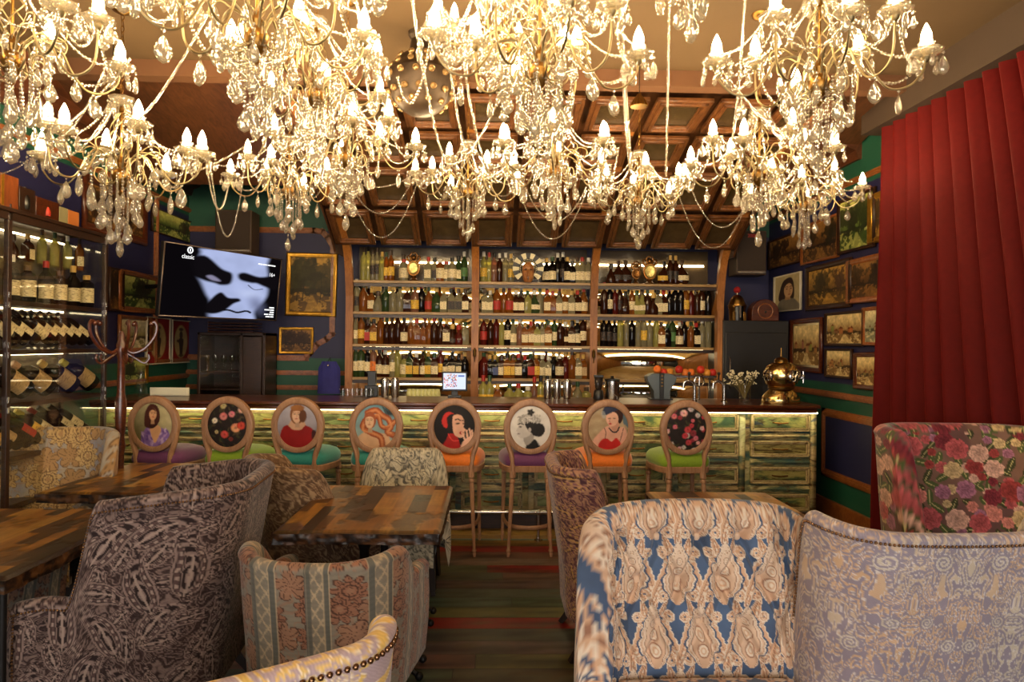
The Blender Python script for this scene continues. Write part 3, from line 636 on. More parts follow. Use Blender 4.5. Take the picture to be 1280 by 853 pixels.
# walls: each one slab, bands of green above / below a blue field
def wallmat(name, zb, zt):
    t = NT(name); p = t.co('Object'); z = t.n('ShaderNodeSeparateXYZ', {0: p}).outputs[2]
    nz = t.noise(p, 3, 4)
    a = t.n('ShaderNodeMath', {0: z, 1: zb}, operation='GREATER_THAN'); b = t.n('ShaderNodeMath', {0: z, 1: zt}, operation='LESS_THAN')
    f = t.n('ShaderNodeMath', {0: a.outputs[0], 1: b.outputs[0]}, operation='MULTIPLY')
    c = t.mix(S(22, 74, 56), S(28, 27, 68), f.outputs[0]); c = t.mix(c, t.ramp(nz, [(.3, (.85,) * 3), (.7, (1.,) * 3)]), 1., 'MULTIPLY')
    return t.surf(t.bsdf(Base_Color=c, Roughness=.55, Normal=t.bump(t.noise(p, 90, 2), .06)))
W_L = wallmat('wall_paint_left', 1.42, 2.98); W_R = wallmat('wall_paint_right', 1.31, 2.98); W_B = wallmat('wall_paint_back', 1.45, 2.84)
struct('wall_left', MB().box(XL - .1, XL, YF, YB + .1, 0, ZC + .1), W_L)
struct('wall_right', MB().box(XR, XR + .1, YF, YB + .1, 0, ZC + .1), W_R)
struct('wall_back', MB().box(XL, XR, YB, YB + .1, 0, ZC + .1), W_B)
# wall behind the camera with two street windows
fw = MB(); wins = [(-2.9, -1.5), (-1.1, .5), (0.9, 2.5)]
xs = [XL] + [q for w in wins for q in w] + [XR]
for i in range(0, len(xs), 2): fw.box(xs[i], xs[i + 1], YF - .1, YF, 0, ZC)
for a, b in wins: fw.box(a, b, YF - .1, YF, 0, .5); fw.box(a, b, YF - .1, YF, 2.7, ZC)
struct('wall_front', fw, GREEN)
for i, (a, b) in enumerate(wins):
    w = MB()
    for x in (a, (a + b) / 2, b): w.box(x - .03, x + .03, YF - .08, YF + .02, .5, 2.7)
    for z in (.5, 1.9, 2.7): w.box(a, b, YF - .08, YF + .02, z - .03, z + .03)
    f = struct('window_%d' % (i + 1), w, TRIMW, bevel=.005)
    gl = mk('glass_pane', MB().box(a, b, YF - .04, YF - .03, .5, 2.7), GLASS, f)

def trim(i, pts, w=.05, d=.025, mat=TRIMW, plane='y', at=0.0, sgn=-1):
    """stepped moulding along a polyline lying on a wall plane (plane 'y': points (x,z); plane 'x': points (y,z))"""
    m = MB()
    for (a, b) in zip(pts[:-1], pts[1:]):
        dx, dz = b[0] - a[0], b[1] - a[1]; L = math.hypot(dx, dz); ang = math.atan2(dz, dx)
        for (ww, dd) in ((w, d * .5), (w * .62, d * .8), (w * .26, d)):
            k = len(m.V); m.box(-L / 2 - ww / 2, L / 2 + ww / 2, 0, dd * 1.0, -ww / 2, ww / 2)
            v = m.V[k]; c, s_ = math.cos(ang), math.sin(ang)
            x = v[:, 0] * c - v[:, 2] * s_ + (a[0] + b[0]) / 2; z = v[:, 0] * s_ + v[:, 2] * c + (a[1] + b[1]) / 2; y = at + sgn * v[:, 1]
            m.V[k] = np.stack([x, y, z], 1) if plane == 'y' else np.stack([y, x, z], 1)
    return struct('trim_%d' % i, m, mat)
cx = -1.62
trim(1, [(XL, 2.84), (-1.95, 2.84), (-1.86, 2.83), (-1.80, 2.77), (-1.76, 2.70)], .06, .03, at=YB)
trim(2, [(-1.74, 2.7), (-1.74, 1.72), (-1.80, 1.66), (-1.90, 1.60), (-1.98, 1.50), (-2.02, 1.46)], .06, .03, at=YB)
trim(3, [(XL, 1.45), (-2.02, 1.45)], .06, .03, at=YB)
trim(4, [(XL, 1.29), (-1.6, 1.29)], .05, .03, at=YB); trim(5, [(XL, 1.13), (-1.6, 1.13)], .05, .03, at=YB)
trim(6, [(YF, 1.205), (YB, 1.205)], .055, .03, plane='x', at=XR)
trim(7, [(4.2, .49), (4.2, 1.035), (6.52, 1.035), (6.52, .49), (4.2, .49)], .07, .03, plane='x', at=XR)
slab('baseboard_right', XR - .03, XR, YF, YB, 0, .26, TRIMW, .006); slab('baseboard_left', XL, XL + .03, YF, YB, 0, .19, TRIMW, .006); slab('baseboard_back', XL, XR, YB - .03, YB, 0, .19, TRIMW, .006)
trim(8, [(YF, 3.04), (YB, 3.04)], .05, .03, plane='x', at=XL, sgn=1); trim(9, [(YF, 3.04), (YB, 3.04)], .05, .03, plane='x', at=XR)
# blue field of the right dado
struct('trim_10', MB().box(XR - .012, XR - .002, 4.23, 6.49, .52, 1.005), BLUE)
CROWN_W = M_wood('crown_wood', S(58, 30, 16), S(84, 44, 22), S(104, 58, 30), (4, 1, 4), .45, .1)
for i, (x, s_) in enumerate(((XL, 1), (XR, -1))):
    P = [(0, 3.2), (.03, 3.2), (.05, 3.27), (.12, 3.3), (.15, 3.4), (.24, 3.44), (.26, ZC), (0, ZC)]
    m = MB(); m.add([(x + s_ * a, yy, z) for yy in ((YF if s_ > 0 else 5.9), YB) for a, z in P], [tuple(range(8)), tuple(range(8, 16))] + [(k, (k + 1) % 8, 8 + (k + 1) % 8, 8 + k) for k in range(8)])
    struct('trim_%d' % (11 + i), m, CROWN_W)
p = PX(194, 330, XL)
trim(13, [(p.y, 1.42), (p.y, 2.98)], .07, .03, plane='x', at=XL, sgn=1); trim(14, [(p.y, 1.42), (YB, 1.42)], .06, .03, plane='x', at=XL, sgn=1)
trim(15, [(5.2, 1.25), (YB, 1.25)], .05, .03, plane='x', at=XL, sgn=1)

# ---------------------------------------------------------------- vault over the back bar
VP_ = smooth_path([(7.5, 2.1, 0), (7.42, 2.42, 0), (7.3, 2.6, 0), (7.02, 2.77, 0), (6.75, 2.89, 0), (6.15, 3.15, 0), (5.6, 3.3, 0), (4.97, 3.38, 0)], 10)[:, :2]
arc = np.concatenate([[0], np.cumsum(np.hypot(*np.diff(VP_, axis=0).T))])
def vp(s):
    y = np.interp(s, arc, VP_[:, 0]); z = np.interp(s, arc, VP_[:, 1]); return float(y), float(z)
def s_at(y): return float(np.interp(-y, -VP_[:, 0], arc))
def vframe(s):
    y0, z0 = vp(s - .02); y1, z1 = vp(s + .02); t = np.array([0, y1 - y0, z1 - z0]); t /= np.linalg.norm(t); n = np.array([0, -t[2], t[1]])  # n towards room (down/forward)
    if n[2] > 0: n = -n
    return t, n
X0V, X1V = -1.60, 2.48; NP = 9; pw = (X1V - X0V) / NP
m = MB(); ss = np.linspace(s_at(7.3), arc[-1], 30)
def vsheet(xs_, ss_):
    P = np.array([[(x, vp(s)[0] + .07, vp(s)[1] + .07) for s in ss_] for x in xs_]); m.grid(P); P2 = P.copy(); P2[..., 2] += .02; m.grid(P2)
    for e in (0, -1): m.grid(np.stack([P[e], P2[e]], 0))
vsheet((X0V, X1V), ss); s2 = np.linspace(s_at(6.55), arc[-1], 24); vsheet((XL + .02, X0V), s2); vsheet((X1V, XR - .02), s2)
for x in (X0V - .02, X1V):   # cheeks closing the ends of the vault
    Q = [(vp(s)[0] + .03, vp(s)[1] + .0) for s in np.linspace(s_at(7.35), s_at(6.5), 14)]; m.prism([(YB - .01, Q[0][1])] + Q + [(Q[-1][0], ZC + .09), (YB - .01, ZC + .09)], x, x + .02, 'x')
VAULTM = M_wood('vault_wood', S(64, 38, 22), S(96, 58, 34), S(116, 72, 42), (10, 2, 2), .45, .1, .2)
struct('ceiling_vault', m, VAULTM, fixn=False)
PANELF = M_wood('panel_frame_wood', S(72, 42, 22), S(106, 64, 34), S(130, 86, 48), (6, 6, 6), .3, .1, .4)
PANELB = M('panel_backing', S(70, 56, 36), .25, 0, .3, 6); 
SMOKE = M_glass('smoked_glass', (.75, .7, .6), .12)
rowsY = [(7.27, 6.80), (6.70, 6.20), (6.10, 5.66), (5.56, 5.02)]
RN = ['lowest row', 'second row up', 'third row up', 'top row']
pno = 0
for r, (ya, yb) in enumerate(rowsY):
    sa, sb = s_at(ya), s_at(yb); sm = (sa + sb) / 2; t, n = vframe(sm); y, z = vp(sm); H = (sb - sa); W = pw - .05
    T = Vector(t); Nn = Vector(n); Xx = Vector((1, 0, 0)); R = Matrix((Xx, T, Xx.cross(T))).transposed()
    for k in range(NP):
        xc = X0V + pw * (k + .5)
        lab = 'wooden coffer panel, %s from left in the %s of the vault' % (ORD[k], RN[r])
        o = root('coffer_panel', lab, 'ceiling panel', (xc, y, z), 0, 'framed coffers of the vault over the bar', rot=R.to_euler())
        sg = 1 if R.col[2].dot(Nn) > 0 else -1
        f = MB()
        for (a, d0, d1) in ((0, 0, .03), (.03, .0, .045), (.055, 0, .022)):
            w_ = .03 if a < .05 else .016
            for (x0, x1, y0, y1) in ((-W / 2 + a, W / 2 - a, -H / 2 + a, -H / 2 + a + w_), (-W / 2 + a, W / 2 - a, H / 2 - a - w_, H / 2 - a), (-W / 2 + a, -W / 2 + a + w_, -H / 2 + a, H / 2 - a), (W / 2 - a - w_, W / 2 - a, -H / 2 + a, H / 2 - a)):
                f.box(x0, x1, y0, y1, min(sg * d0, sg * d1), max(sg * d0, sg * d1))
        if k == 0 or True: mk('frame', f, PANELF, o, bevel=.004) if k == 0 else None
        if k == 0:
            mk('backing', MB().box(-W / 2 + .06, W / 2 - .06, -H / 2 + .06, H / 2 - .06, -.012, -.002 ), PANELB, o)
            src = o; srck = list(kids(o))
        else:
            for c0 in srck:
                c1 = c0.copy(); COL.objects.link(c1); c1.parent = o
# ---------------------------------------------------------------- back bar shelving
YS = 7.5
ux = [PY(x, 430, YS).x for x in (436, 593.5, 742, 900)]
zs = [PY(590, y, YS).z for y in (352, 391, 431.5, 473)]; ZB = .95
bb = root('back_bar_shelving', 'tall oak and mirror shelving wall behind the bar, four curved uprights and four shelves', 'shelving', (0, YS, 0))
ss = np.linspace(0, s_at(5.1), 40)
def upr(x, w, s1):
    m = MB(); ss = np.linspace(0, s1, 30); P = [(vp(s)[0] - YS, vp(s)[1]) for s in ss]; P = [(0, ZB - .05)] + [(0, ZB + (2.1 - ZB) * k / 4) for k in range(1, 4)] + P
    B = [(y + .05 if i > 3 else y + .34, z + (.05 if i > 3 else 0)) for i, (y, z) in enumerate(P)]
    n = len(P); V = [(xx, y, z) for xx in (x - w / 2, x + w / 2) for (y, z) in P + B]
    F = []
    for i in range(n - 1):
        F += [(i, i + 1, n + i + 1, n + i), (2 * n + i, 3 * n + i, 3 * n + i + 1, 2 * n + i + 1), (i, 2 * n + i, 2 * n + i + 1, i + 1), (n + i, n + i + 1, 3 * n + i + 1, 3 * n + i)]
    m.add(V, F); return m
def rib(x, w, s0, s1):
    m = MB(); P = [vp(s) for s in np.linspace(s0, s1, 26)]; B = [(y + .05, z + .05) for y, z in P]; n = len(P); V = [(xx, y, z) for xx in (x - w / 2, x + w / 2) for (y, z) in P + B]; F = [(0, n, 3 * n, 2 * n), (n - 1, 2 * n - 1, 4 * n - 1, 3 * n - 1)]
    for i in range(n - 1): F += [(i, i + 1, n + i + 1, n + i), (2 * n + i, 3 * n + i, 3 * n + i + 1, 2 * n + i + 1), (i, 2 * n + i, 2 * n + i + 1, i + 1), (n + i, n + i + 1, 3 * n + i + 1, 3 * n + i)]
    return m.add(V, F)
for i, x in enumerate(ux):
    u = mk('upright', upr(x, .075, s_at(7.28)), OAK, bb, smooth=30)
    rb = struct('trim_%d' % (20 + i), rib(x, .075, s_at(7.28), s_at(5.1)), OAK, smooth=30)
    if i in (1, 2): mk('brass_fitting', MB().lathe([(.004, 0), (.014, .0), (.02, .02), (.016, .05), (.02, .06), (.006, .09)], 10, (x, -.02, PY(0, 440, YS).z)).tube([(x, -.02, 1.52), (x, -.015, 1.44)], .006, 6), BRASS, u)
SHELFM = M_wood('shelf_board', S(140, 104, 56), S(176, 138, 80), S(196, 158, 98), (1.5, 14, 14), .4, .1)
MIRROR = NT('mirror').surf  # placeholder
t = NT('mirror_glass'); MIRROR = t.surf(t.bsdf(Base_Color=t.ramp(t.noise(t.co(), 2, 2), [(.3, (.80, .80, .76)), (.7, (.86, .86, .82))]), Metallic=1.0, Roughness=.02))
LED = M_emit('led_strip_light', (1, .80, .46), LED_E)
for b in range(3):
    x0, x1 = ux[b] + .038, ux[b + 1] - .038
    for k, z in enumerate(zs):
        mk('shelf', MB().box(x0, x1, .0, .34, z - .028, z), SHELFM, bb, bevel=.003); mk('shelf_shadow', MB().box(x0, x1, .02, .05, z - .062, z - .029), DARKWOOD, bb)  # recessed dark strip stands in for the shadow under the shelf
        l = mk('light_strip', MB().box(x0 + .05, x1 - .05, .30 if k else .305, .315, z - .039, z - .030), LED, bb)
    mk('light_strip', MB().box(x0 + .05, x1 - .05, .31, .325, zs[0] + .215, zs[0] + .235), LED, bb)
    for k in range(4):
        zt = zs[k] - .028; zb = zs[k + 1] if k < 3 else ZB
        mk('mirror', MB().box(x0, x1, .335, .342, zb, zt), MIRROR, bb, smooth=0)
    mk('back_board', MB().box(x0, x1, .33, .345, zs[0], 2.66), PANELB, bb)
for sx, x in ((-1, ux[0]), (1, ux[3])):
    mk('side_panel', MB().box(x - .03 if sx < 0 else x, x if sx < 0 else x + .03, .02, .4, 0, 2.3), DARKWOOD, bb)
mk('base_cabinet', MB().box(ux[0], ux[3], -.50, .4, 0, ZB - .04).box(ux[0] - .02, ux[3] + .02, -.53, .4, ZB - .04, ZB), DARKWOOD, bb, bevel=.005)

# ---------------------------------------------------------------- bottles
def B_lathe(prof, n=12, sq=0):
    fl = None
    if sq: fl = lambda a: np.clip(1 / np.maximum(np.abs(np.cos(a)), np.abs(np.sin(a))), 1, 1.32) * (.98 / 1.12)
    return MB().lathe(prof, n if not sq else 16, flute=fl)
BT = {  # kind: (profile, label (r, z0, z1), cap (r, z0, z1), words, square, flatten)
 't': ([(0, 0), (.03, 0), (.033, .01), (.033, .17), (.028, .195), (.013, .215), (.012, .265), (.014, .27), (0, .271)], (.0338, .05, .13), (.0145, .235, .28), 'slim', 0, 1),
 'b': ([(0, 0), (.036, 0), (.04, .01), (.04, .135), (.034, .16), (.015, .185), (.014, .22), (0, .221)], (.0408, .03, .11), (.0165, .205, .245), 'rounded', 0, 1),
 's': ([(0, 0), (.036, 0), (.039, .008), (.039, .13), (.03, .15), (.014, .165), (.013, .195), (0, .196)], (.041, .03, .105), (.017, .18, .22), 'square', 1, 1),
 'c': ([(0, 0), (.05, 0), (.062, .03), (.064, .07), (.05, .11), (.022, .145), (.014, .16), (.013, .19), (0, .191)], (.0648, .04, .085), (.018, .178, .225), 'flask', 0, .55),
 'o': ([(0, 0), (.034, 0), (.036, .01), (.036, .18), (.031, .205), (.014, .225), (.0135, .275), (0, .276)], (.0368, .055, .14), (.0155, .24, .288), 'wine', 0, 1),
 'd': ([(0, 0), (.044, 0), (.05, .02), (.05, .06), (.03, .10), (.014, .125), (.013, .15), (0, .151)], (.0508, .02, .055), (.022, .145, .19), 'decanter', 0, .8),
 'g': ([(0, 0), (.038, 0), (.041, .012), (.041, .14), (.036, .155), (.018, .165), (.017, .18), (0, .181)], (.0418, .03, .12), (.021, .172, .202), 'gin', 0, 1),
 'h': ([(0, 0), (.026, 0), (.029, .01), (.029, .2), (.022, .225), (.012, .24), (.0115, .285), (0, .286)], (.0297, .06, .15), (.0135, .26, .302), 'narrow', 0, 1),
 'w': ([(0, 0), (.045, 0), (.049, .015), (.049, .12), (.04, .15), (.018, .175), (.016, .2), (0, .201)], (.0498, .035, .115), (.019, .19, .225), 'stout', 0, 1)}
BC = {'w': ((156, 146, 112), 'clear'), 'y': ((176, 168, 92), 'pale yellow'), 'a': ((146, 84, 28), 'amber'), 'n': ((66, 32, 16), 'brown'), 'g': ((62, 82, 44), 'green'), 'k': ((26, 20, 18), 'black'), 'r': ((104, 32, 24), 'red'), 'o': ((150, 86, 34), 'orange'), 'p': ((150, 104, 80), 'pink'), 'u': ((60, 84, 120), 'blue')}
LC = {'W': ((232, 214, 166), 'cream label'), 'K': ((28, 24, 22), 'black label'), 'Y': ((226, 180, 60), 'yellow label'), 'R': ((176, 36, 28), 'red label'), 'N': (None, 'no label'), 'U': ((60, 80, 130), 'blue label'), 'G': ((70, 120, 60), 'green label'), 'O': ((226, 120, 40), 'orange label'), 'D': ((190, 160, 110), 'tan label')}
BMESH = {}
for k, (pr, lb, cp, wd, sq, fl) in BT.items():
    def fin(m, nm, mat):
        for i in range(len(m.V)): m.V[i] = m.V[i] * np.array([1, fl, 1])
        return m.mesh(nm, mat, 35)
    fl_ = None; n = 16 if sq else 12
    f_ = (lambda a: np.clip(1 / np.maximum(np.abs(np.cos(a)), np.abs(np.sin(a))), 1, 1.32) * (.98 / 1.12)) if sq else None
    a = np.linspace(-PI * .98, -PI * .02, 9) if not sq else np.linspace(-PI * .72, -PI * .28, 9)
    rr = lb[0] * (f_(a) if sq else 1)
    L = MB().grid(np.stack([np.stack([rr * np.cos(a), rr * np.sin(a), np.full(9, z)], -1) for z in (lb[1], lb[2])], 0))
    BMESH[k] = (fin(MB().lathe(pr, n, flute=f_), 'bottle', BOTTLE), fin(L, 'paper_label', LABELM), fin(MB().lathe([(cp[0], cp[1]), (cp[0], cp[2] - .003), (cp[0] * .8, cp[2]), (0, cp[2])], 10), 'cap', CAPM))
capc = [(30, 26, 24), (200, 160, 80), (170, 40, 30), (220, 214, 200), (70, 50, 34), (40, 70, 40)]
def bottle(tok, loc, label, group, sc=1.0, rz=0, rot=None, cap=None):
    k, c, l = tok
    o = bpy.data.objects.new('bottle', BMESH[k][0]); COL.objects.link(o); o.location = loc; o.rotation_euler = rot or (0, 0, rz); o.scale = (sc,) * 3
    o.color = S(*BC[c][0]) + (1,); tag(o, label, 'bottle', group)
    if LC[l][0]:
        q = bpy.data.objects.new('paper_label', BMESH[k][1]); COL.objects.link(q); q.parent = o; q.color = S(*LC[l][0]) + (1,)
    q = bpy.data.objects.new('cap', BMESH[k][2]); COL.objects.link(q); q.parent = o; q.color = S(*(cap or rnd.choice(capc))) + (1,)
    return o
rowsB = [
 ['hyN hyN hwK hwK tyN taY taY|bwW gwW|swW swK goW gwW wwW bgW tgG', 'tyY tyN tpN tnN twN twY|bkW bkW tkN tkK bkW skW bwW bwW bwW', 'dnN cnK cnK|cnY tnK tnK cnW'],
 ['twK boN saW dwN bgN bwN bwN snN bpY bkN boR cgN swW swK swK snW', 'swW swW baR baN baR snW snW syN cgW bwN saW soN swW waW swW snW baW', 'tnN tkW trN tnK cnN taW cyW cyW bnN dnN swW snW tkN tkN tkN oaY orN tnN tnW tkN'],
 ['twW toY snR soY taN bnN bnN tnN bnW baN soN soN boN knN bnN snW dnK drN swN'.replace('knN', 'bnN'), 'trR tnN trN tyN tkW bwW bpN soW soW syW swW saW tgW bnN cnW snW bkW tnW', 'tkK tkK tkK hyN hwN tkN hwN hwY twN hyN saW skN tgG bnW tkN boN skW twN hwN'],
 ['ogW ogW okW opO bnW bnW twW tyN gyW sgY snY bnW sgY snW trY skW skW skW bkN', 'wrN skN skU snW saY saY snW skN snR woY swW swW bkN wnW wrN boN swW saD', 'wnN'],
]
SH = ['top shelf', 'second shelf', 'third shelf', 'lowest shelf']; BY = ['left bay', 'middle bay', 'right bay']
xr = {(0, 0): [(450, 495), (500, 510), (530, 584)], (0, 1): [(600, 640), (678, 736)], (0, 2): [(757, 800), (838, 855)]}
cnt = 0
for r in range(4):
    for b in range(3):
        segs = rowsB[r][b].split('|'); n_ = 0
        if (r, b) == (3, 2): continue
        rng_ = xr.get((r, b)) or [(PY(0, 0, YS).x and 0, 0)]
        if (r, b) == (0, 0): rng_ = [(450, 492), (499, 508), (531, 583)]
        elif (r, b) == (0, 1): rng_ = [(600, 641), (679, 738)]
        elif (r, b) == (0, 2): rng_ = [(758, 786), (825, 855)]
        else: rng_ = [[(441, 585), (601, 733), (750, 888)][b]]
        for sgm, (p0, p1) in zip(segs, rng_):
            T = sgm.split(); x0, x1 = PY(p0 + 4, 430, 7.6).x, PY(p1 - 4, 430, 7.6).x
            for i, tok in enumerate(T):
                x = x0 + (x1 - x0) * (i / max(1, len(T) - 1)) + rnd.uniform(-.006, .006); n_ += 1
                lab = '%s %s bottle with %s, %s from left on %s, %s' % (BT[tok[0]][3], BC[tok[1]][1], LC[tok[2]][1], ORD[n_ - 1], SH[r], BY[b])
                bottle(tok, (x, 7.6 + rnd.uniform(-.02, .01), zs[r]), lab, 'bottles on the back bar shelves', rnd.uniform(1.0, 1.14) * (1.06 if r == 0 else 1.08), rnd.uniform(-.2, .2)); cnt += 1
        if r > 0:
            x0, x1 = PY(rng_[0][0] + 10, 430, 7.72).x, PY(rng_[0][1] - 10, 430, 7.72).x; nb = 7
            for i in range(nb):
                tok = rnd.choice(['tnN', 'taN', 'twN', 'hyN', 'tgN', 'trN', 'opN', 'oyN']); x = x0 + (x1 - x0) * (i + .5) / nb
                lab = '%s %s bottle in the back row of %s, %s, %s from left' % (BT[tok[0]][3], BC[tok[1]][1], SH[r], BY[b], ORD[i])
                bottle(tok, (x, 7.74, zs[r]), lab, 'bottles in the back rows of the shelves', 1.1)

# ---------------------------------------------------------------- masks and ornaments on the top shelf
def ornament(px, w, h, label, seed, gold):
    z = zs[0]; x = PY(px, 340, 7.56).x; o = root('carved_clock', label, 'ornament', (x, 7.56, z))
    m = MB(); oc = []
    m.lathe([(.055 * w, 0), (.06 * w, .012), (.03 * w, .03), (.04 * w, .05)], 14); mk('foot', m, BRASS_OLD, o)
    b = MB(); b.lathe([(0, 0), (.066 * w, .004), (.082 * w, .02), (.085 * w, .035), (.08 * w, .05), (0, .052)], 26); 
    for i in range(len(b.V)): v = b.V[i]; b.V[i] = np.stack([v[:, 0], -v[:, 2] + .03, v[:, 1] * 1.25 + .135 * h], 1)
    mk('body', b, BRASS_OLD, o)
    f = MB(); f.lathe([(0, .03), (.052 * w, .034), (.058 * w, .044), (.064 * w, .040), (.066 * w, .03)], 26)
    for i in range(len(f.V)): v = f.V[i]; f.V[i] = np.stack([v[:, 0], -v[:, 2] - .005, v[:, 1] * 1.25 + .135 * h], 1)
    mk('medallion', f, gold, o)
    for s_ in (-1, 1):
        c = MB(); p = smooth_path([(s_ * .05 * w, 0, .2 * h), (s_ * .085 * w, 0, .235 * h), (s_ * .07 * w, -.01, .265 * h), (s_ * .045 * w, -.01, .25 * h)], 5); c.tube(p, np.linspace(.016, .006, len(p)), 8); p = smooth_path([(s_ * .03 * w, 0, .22 * h), (s_ * .045 * w, 0, .27 * h), (s_ * .02 * w, -.01, .30 * h)], 5); c.tube(p, np.linspace(.014, .005, len(p)), 8); mk('horn', c, BRASS_OLD, o)
    mk('crest', MB().sphere((0, 0, .245 * h), .035 * w, 12, 8).sphere((0, 0, .295 * h), .018 * w, 10, 6), BRASS_OLD, o)
    return o
PALEGOLD = M('pale_gilt', S(226, 196, 120), .4, .5, .5, 40)
ornament(517, .8, 1.0, 'carved ornament with gilt oval face and horns on the top shelf of left bay', 1, PALEGOLD)
ornament(812, .85, .98, 'large carved ornament with pale gilt oval medallion on top shelf of right bay', 2, PALEGOLD)
ornament(795, .55, .8, 'small dark carved ornament left of the large gilt medallion one', 3, BRASS_OLD)
# pharaoh style mask with striped headdress
mx = PY(660, 340, 7.46); o = root('carved_mask', 'carved wooden face mask with cream and black striped headdress on the top shelf', 'mask', (mx.x, 7.44, zs[0]))
IV = M('ivory_paint', S(226, 214, 170), .5, 0, .1, 20); BK = M('black_paint', S(26, 22, 20), .5, 0, .1, 20); FACEW = M_wood('mask_face_wood', S(110, 60, 28), S(176, 110, 56), S(214, 160, 96), (10, 10, 4), .35, .1, .3)
NS = 15
for k in range(NS):
    a0, a1 = PI * (-.28) + k * (PI * 1.56) / NS, PI * (-.28) + (k + 1) * (PI * 1.56) / NS; m = MB(); q = np.linspace(a0, a1, 5); r0, r1 = .085, .158
    top = [(math.cos(t) * r1 * 1.02, math.sin(t) * r1 * .98 + .142) for t in q]; bot = [(math.cos(t) * r0, math.sin(t) * r0 + .14) for t in q][::-1]
    m.prism(top + bot, .0, .03); mk('headdress_stripe', m, IV if k % 2 == 0 else BK, o)
mk('headdress_band', MB().tube([(math.cos(t) * .083, -.008, math.sin(t) * .092 + .135) for t in np.linspace(-.5, PI + .5, 30)], .012, 8), BK, o)
bd = MB()
for t in np.linspace(-.4, PI + .4, 20): bd.sphere((math.cos(t) * .083, -.019, math.sin(t) * .092 + .135), .006, 6, 4)
mk('headdress_studs', bd, IV, o)
U, V = np.meshgrid(np.linspace(-1, 1, 25), np.linspace(-1, 1, 35), indexing='ij')
X = U * .062 * np.sqrt(np.clip(1 - (np.clip(-V, 0, 1)) ** 2.2 * .75, 0.02, 1)) * np.sqrt(np.clip(1 - np.clip(V, 0, 1) ** 3, .02, 1)); Z = .098 + V * .105
Yd = -.05 * (1 - U ** 2) ** .5 * np.sqrt(np.clip(1 - np.abs(V) ** 3, 0, 1)) - .02 * np.exp(-(U / .16) ** 2) * sstep(.3, -.3, V) * (V > -.45) + .014 * np.exp(-((np.abs(U) - .42) / .2) ** 2 - ((V - .2) / .12) ** 2) - .006 * np.exp(-(U / .35) ** 2 - ((V + .62) / .08) ** 2)
mk('face', MB().grid(np.stack([X, Yd, Z], -1)), FACEW, o, smooth=180)
for s_ in (-1, 1): mk('eye', MB().sphere((s_ * .026, -.036, .12), .012, 10, 6, None, (1.3, .7, .45)), BK, o)
mk('mouth', MB().boxc((0, -.052, .035), (.006, .008, .05)), BK, o)

# ---------------------------------------------------------------- bar front: weathered drawer chests, counter top, foot rail
def M_distress(nm='distressed_paint', mult=(1, 1, 1)):
    t = NT(nm); r = t.n('ShaderNodeObjectInfo').outputs['Random']; off = t.n('ShaderNodeVectorMath', {0: (37.0, 19.0, 53.0)}, operation='SCALE'); t.t.links.new(r, off.inputs['Scale'])
    v = t.n('ShaderNodeVectorMath', {0: t.co(), 1: off.outputs[0]}, operation='ADD').outputs[0]
    vs = t.n('ShaderNodeMapping', {'Vector': v, 'Scale': (1.5, 1.5, 4)}).outputs[0]
    a = t.noise(vs, 1.6, 5, .6, .6); b = t.noise(t.n('ShaderNodeMapping', {'Vector': v, 'Scale': (1.6, 1.6, 7), 'Location': (9, 3, 5)}).outputs[0], 2.2, 6, .7, .8); c = t.noise(v, 1.1, 2)
    base = t.ramp(a, [(.32, S(58, 92, 96)), (.42, S(104, 120, 96)), (.49, S(196, 184, 134)), (.56, S(216, 204, 158)), (.64, S(132, 112, 74)), (.74, S(64, 96, 100))])
    tone = t.ramp(c, [(.38, S(130, 176, 186)), (.5, S(236, 230, 200)), (.62, S(200, 158, 104))]); base = t.mix(base, tone, .55, 'MULTIPLY')
    base = t.mix(base, S(78, 50, 28), t.ramp(b, [(.55, (0, 0, 0)), (.62, (.9,) * 3)])); base = t.mix(base, S(30, 52, 96), t.ramp(t.noise(vs, 2.6, 4, .6, 1.), [(.66, (0,) * 3), (.72, (.8,) * 3)]))
    base = t.mix(base, mult, 1., 'MULTIPLY')
    return t.surf(t.bsdf(Base_Color=base, Roughness=.5, Normal=t.bump(b, .4, .003)))
DIST = M_distress(); DIST2 = M_distress('drawer_paint', (.62, .72, .50)); EDGE = M_wood('worn_moulding', S(110, 74, 44), S(196, 172, 122), S(222, 208, 162), (5, 5, 5), .5, .2)
YBF = 6.16; bx1 = PY(1019, 570, YBF).x; CW = (bx1 - PY(930, 570, YBF).x); ncol = int((bx1 - XL) / CW) + 1
dz = [(1.048, .897), (.815, .678), (.589, .445), (.356, .215)]
descr = ['first chest from the right end', 'second chest from the right', 'third chest from the right', 'fourth chest from the right', 'fifth chest from the right', 'sixth chest from the right', 'seventh chest from the right', 'eighth chest from the right', 'ninth chest from the right', 'tenth chest from the right', 'eleventh chest from the right']
post_me = MB().box(-.025, .025, -.012, .05, .18, 1.07).mesh('post', DIST, 0)
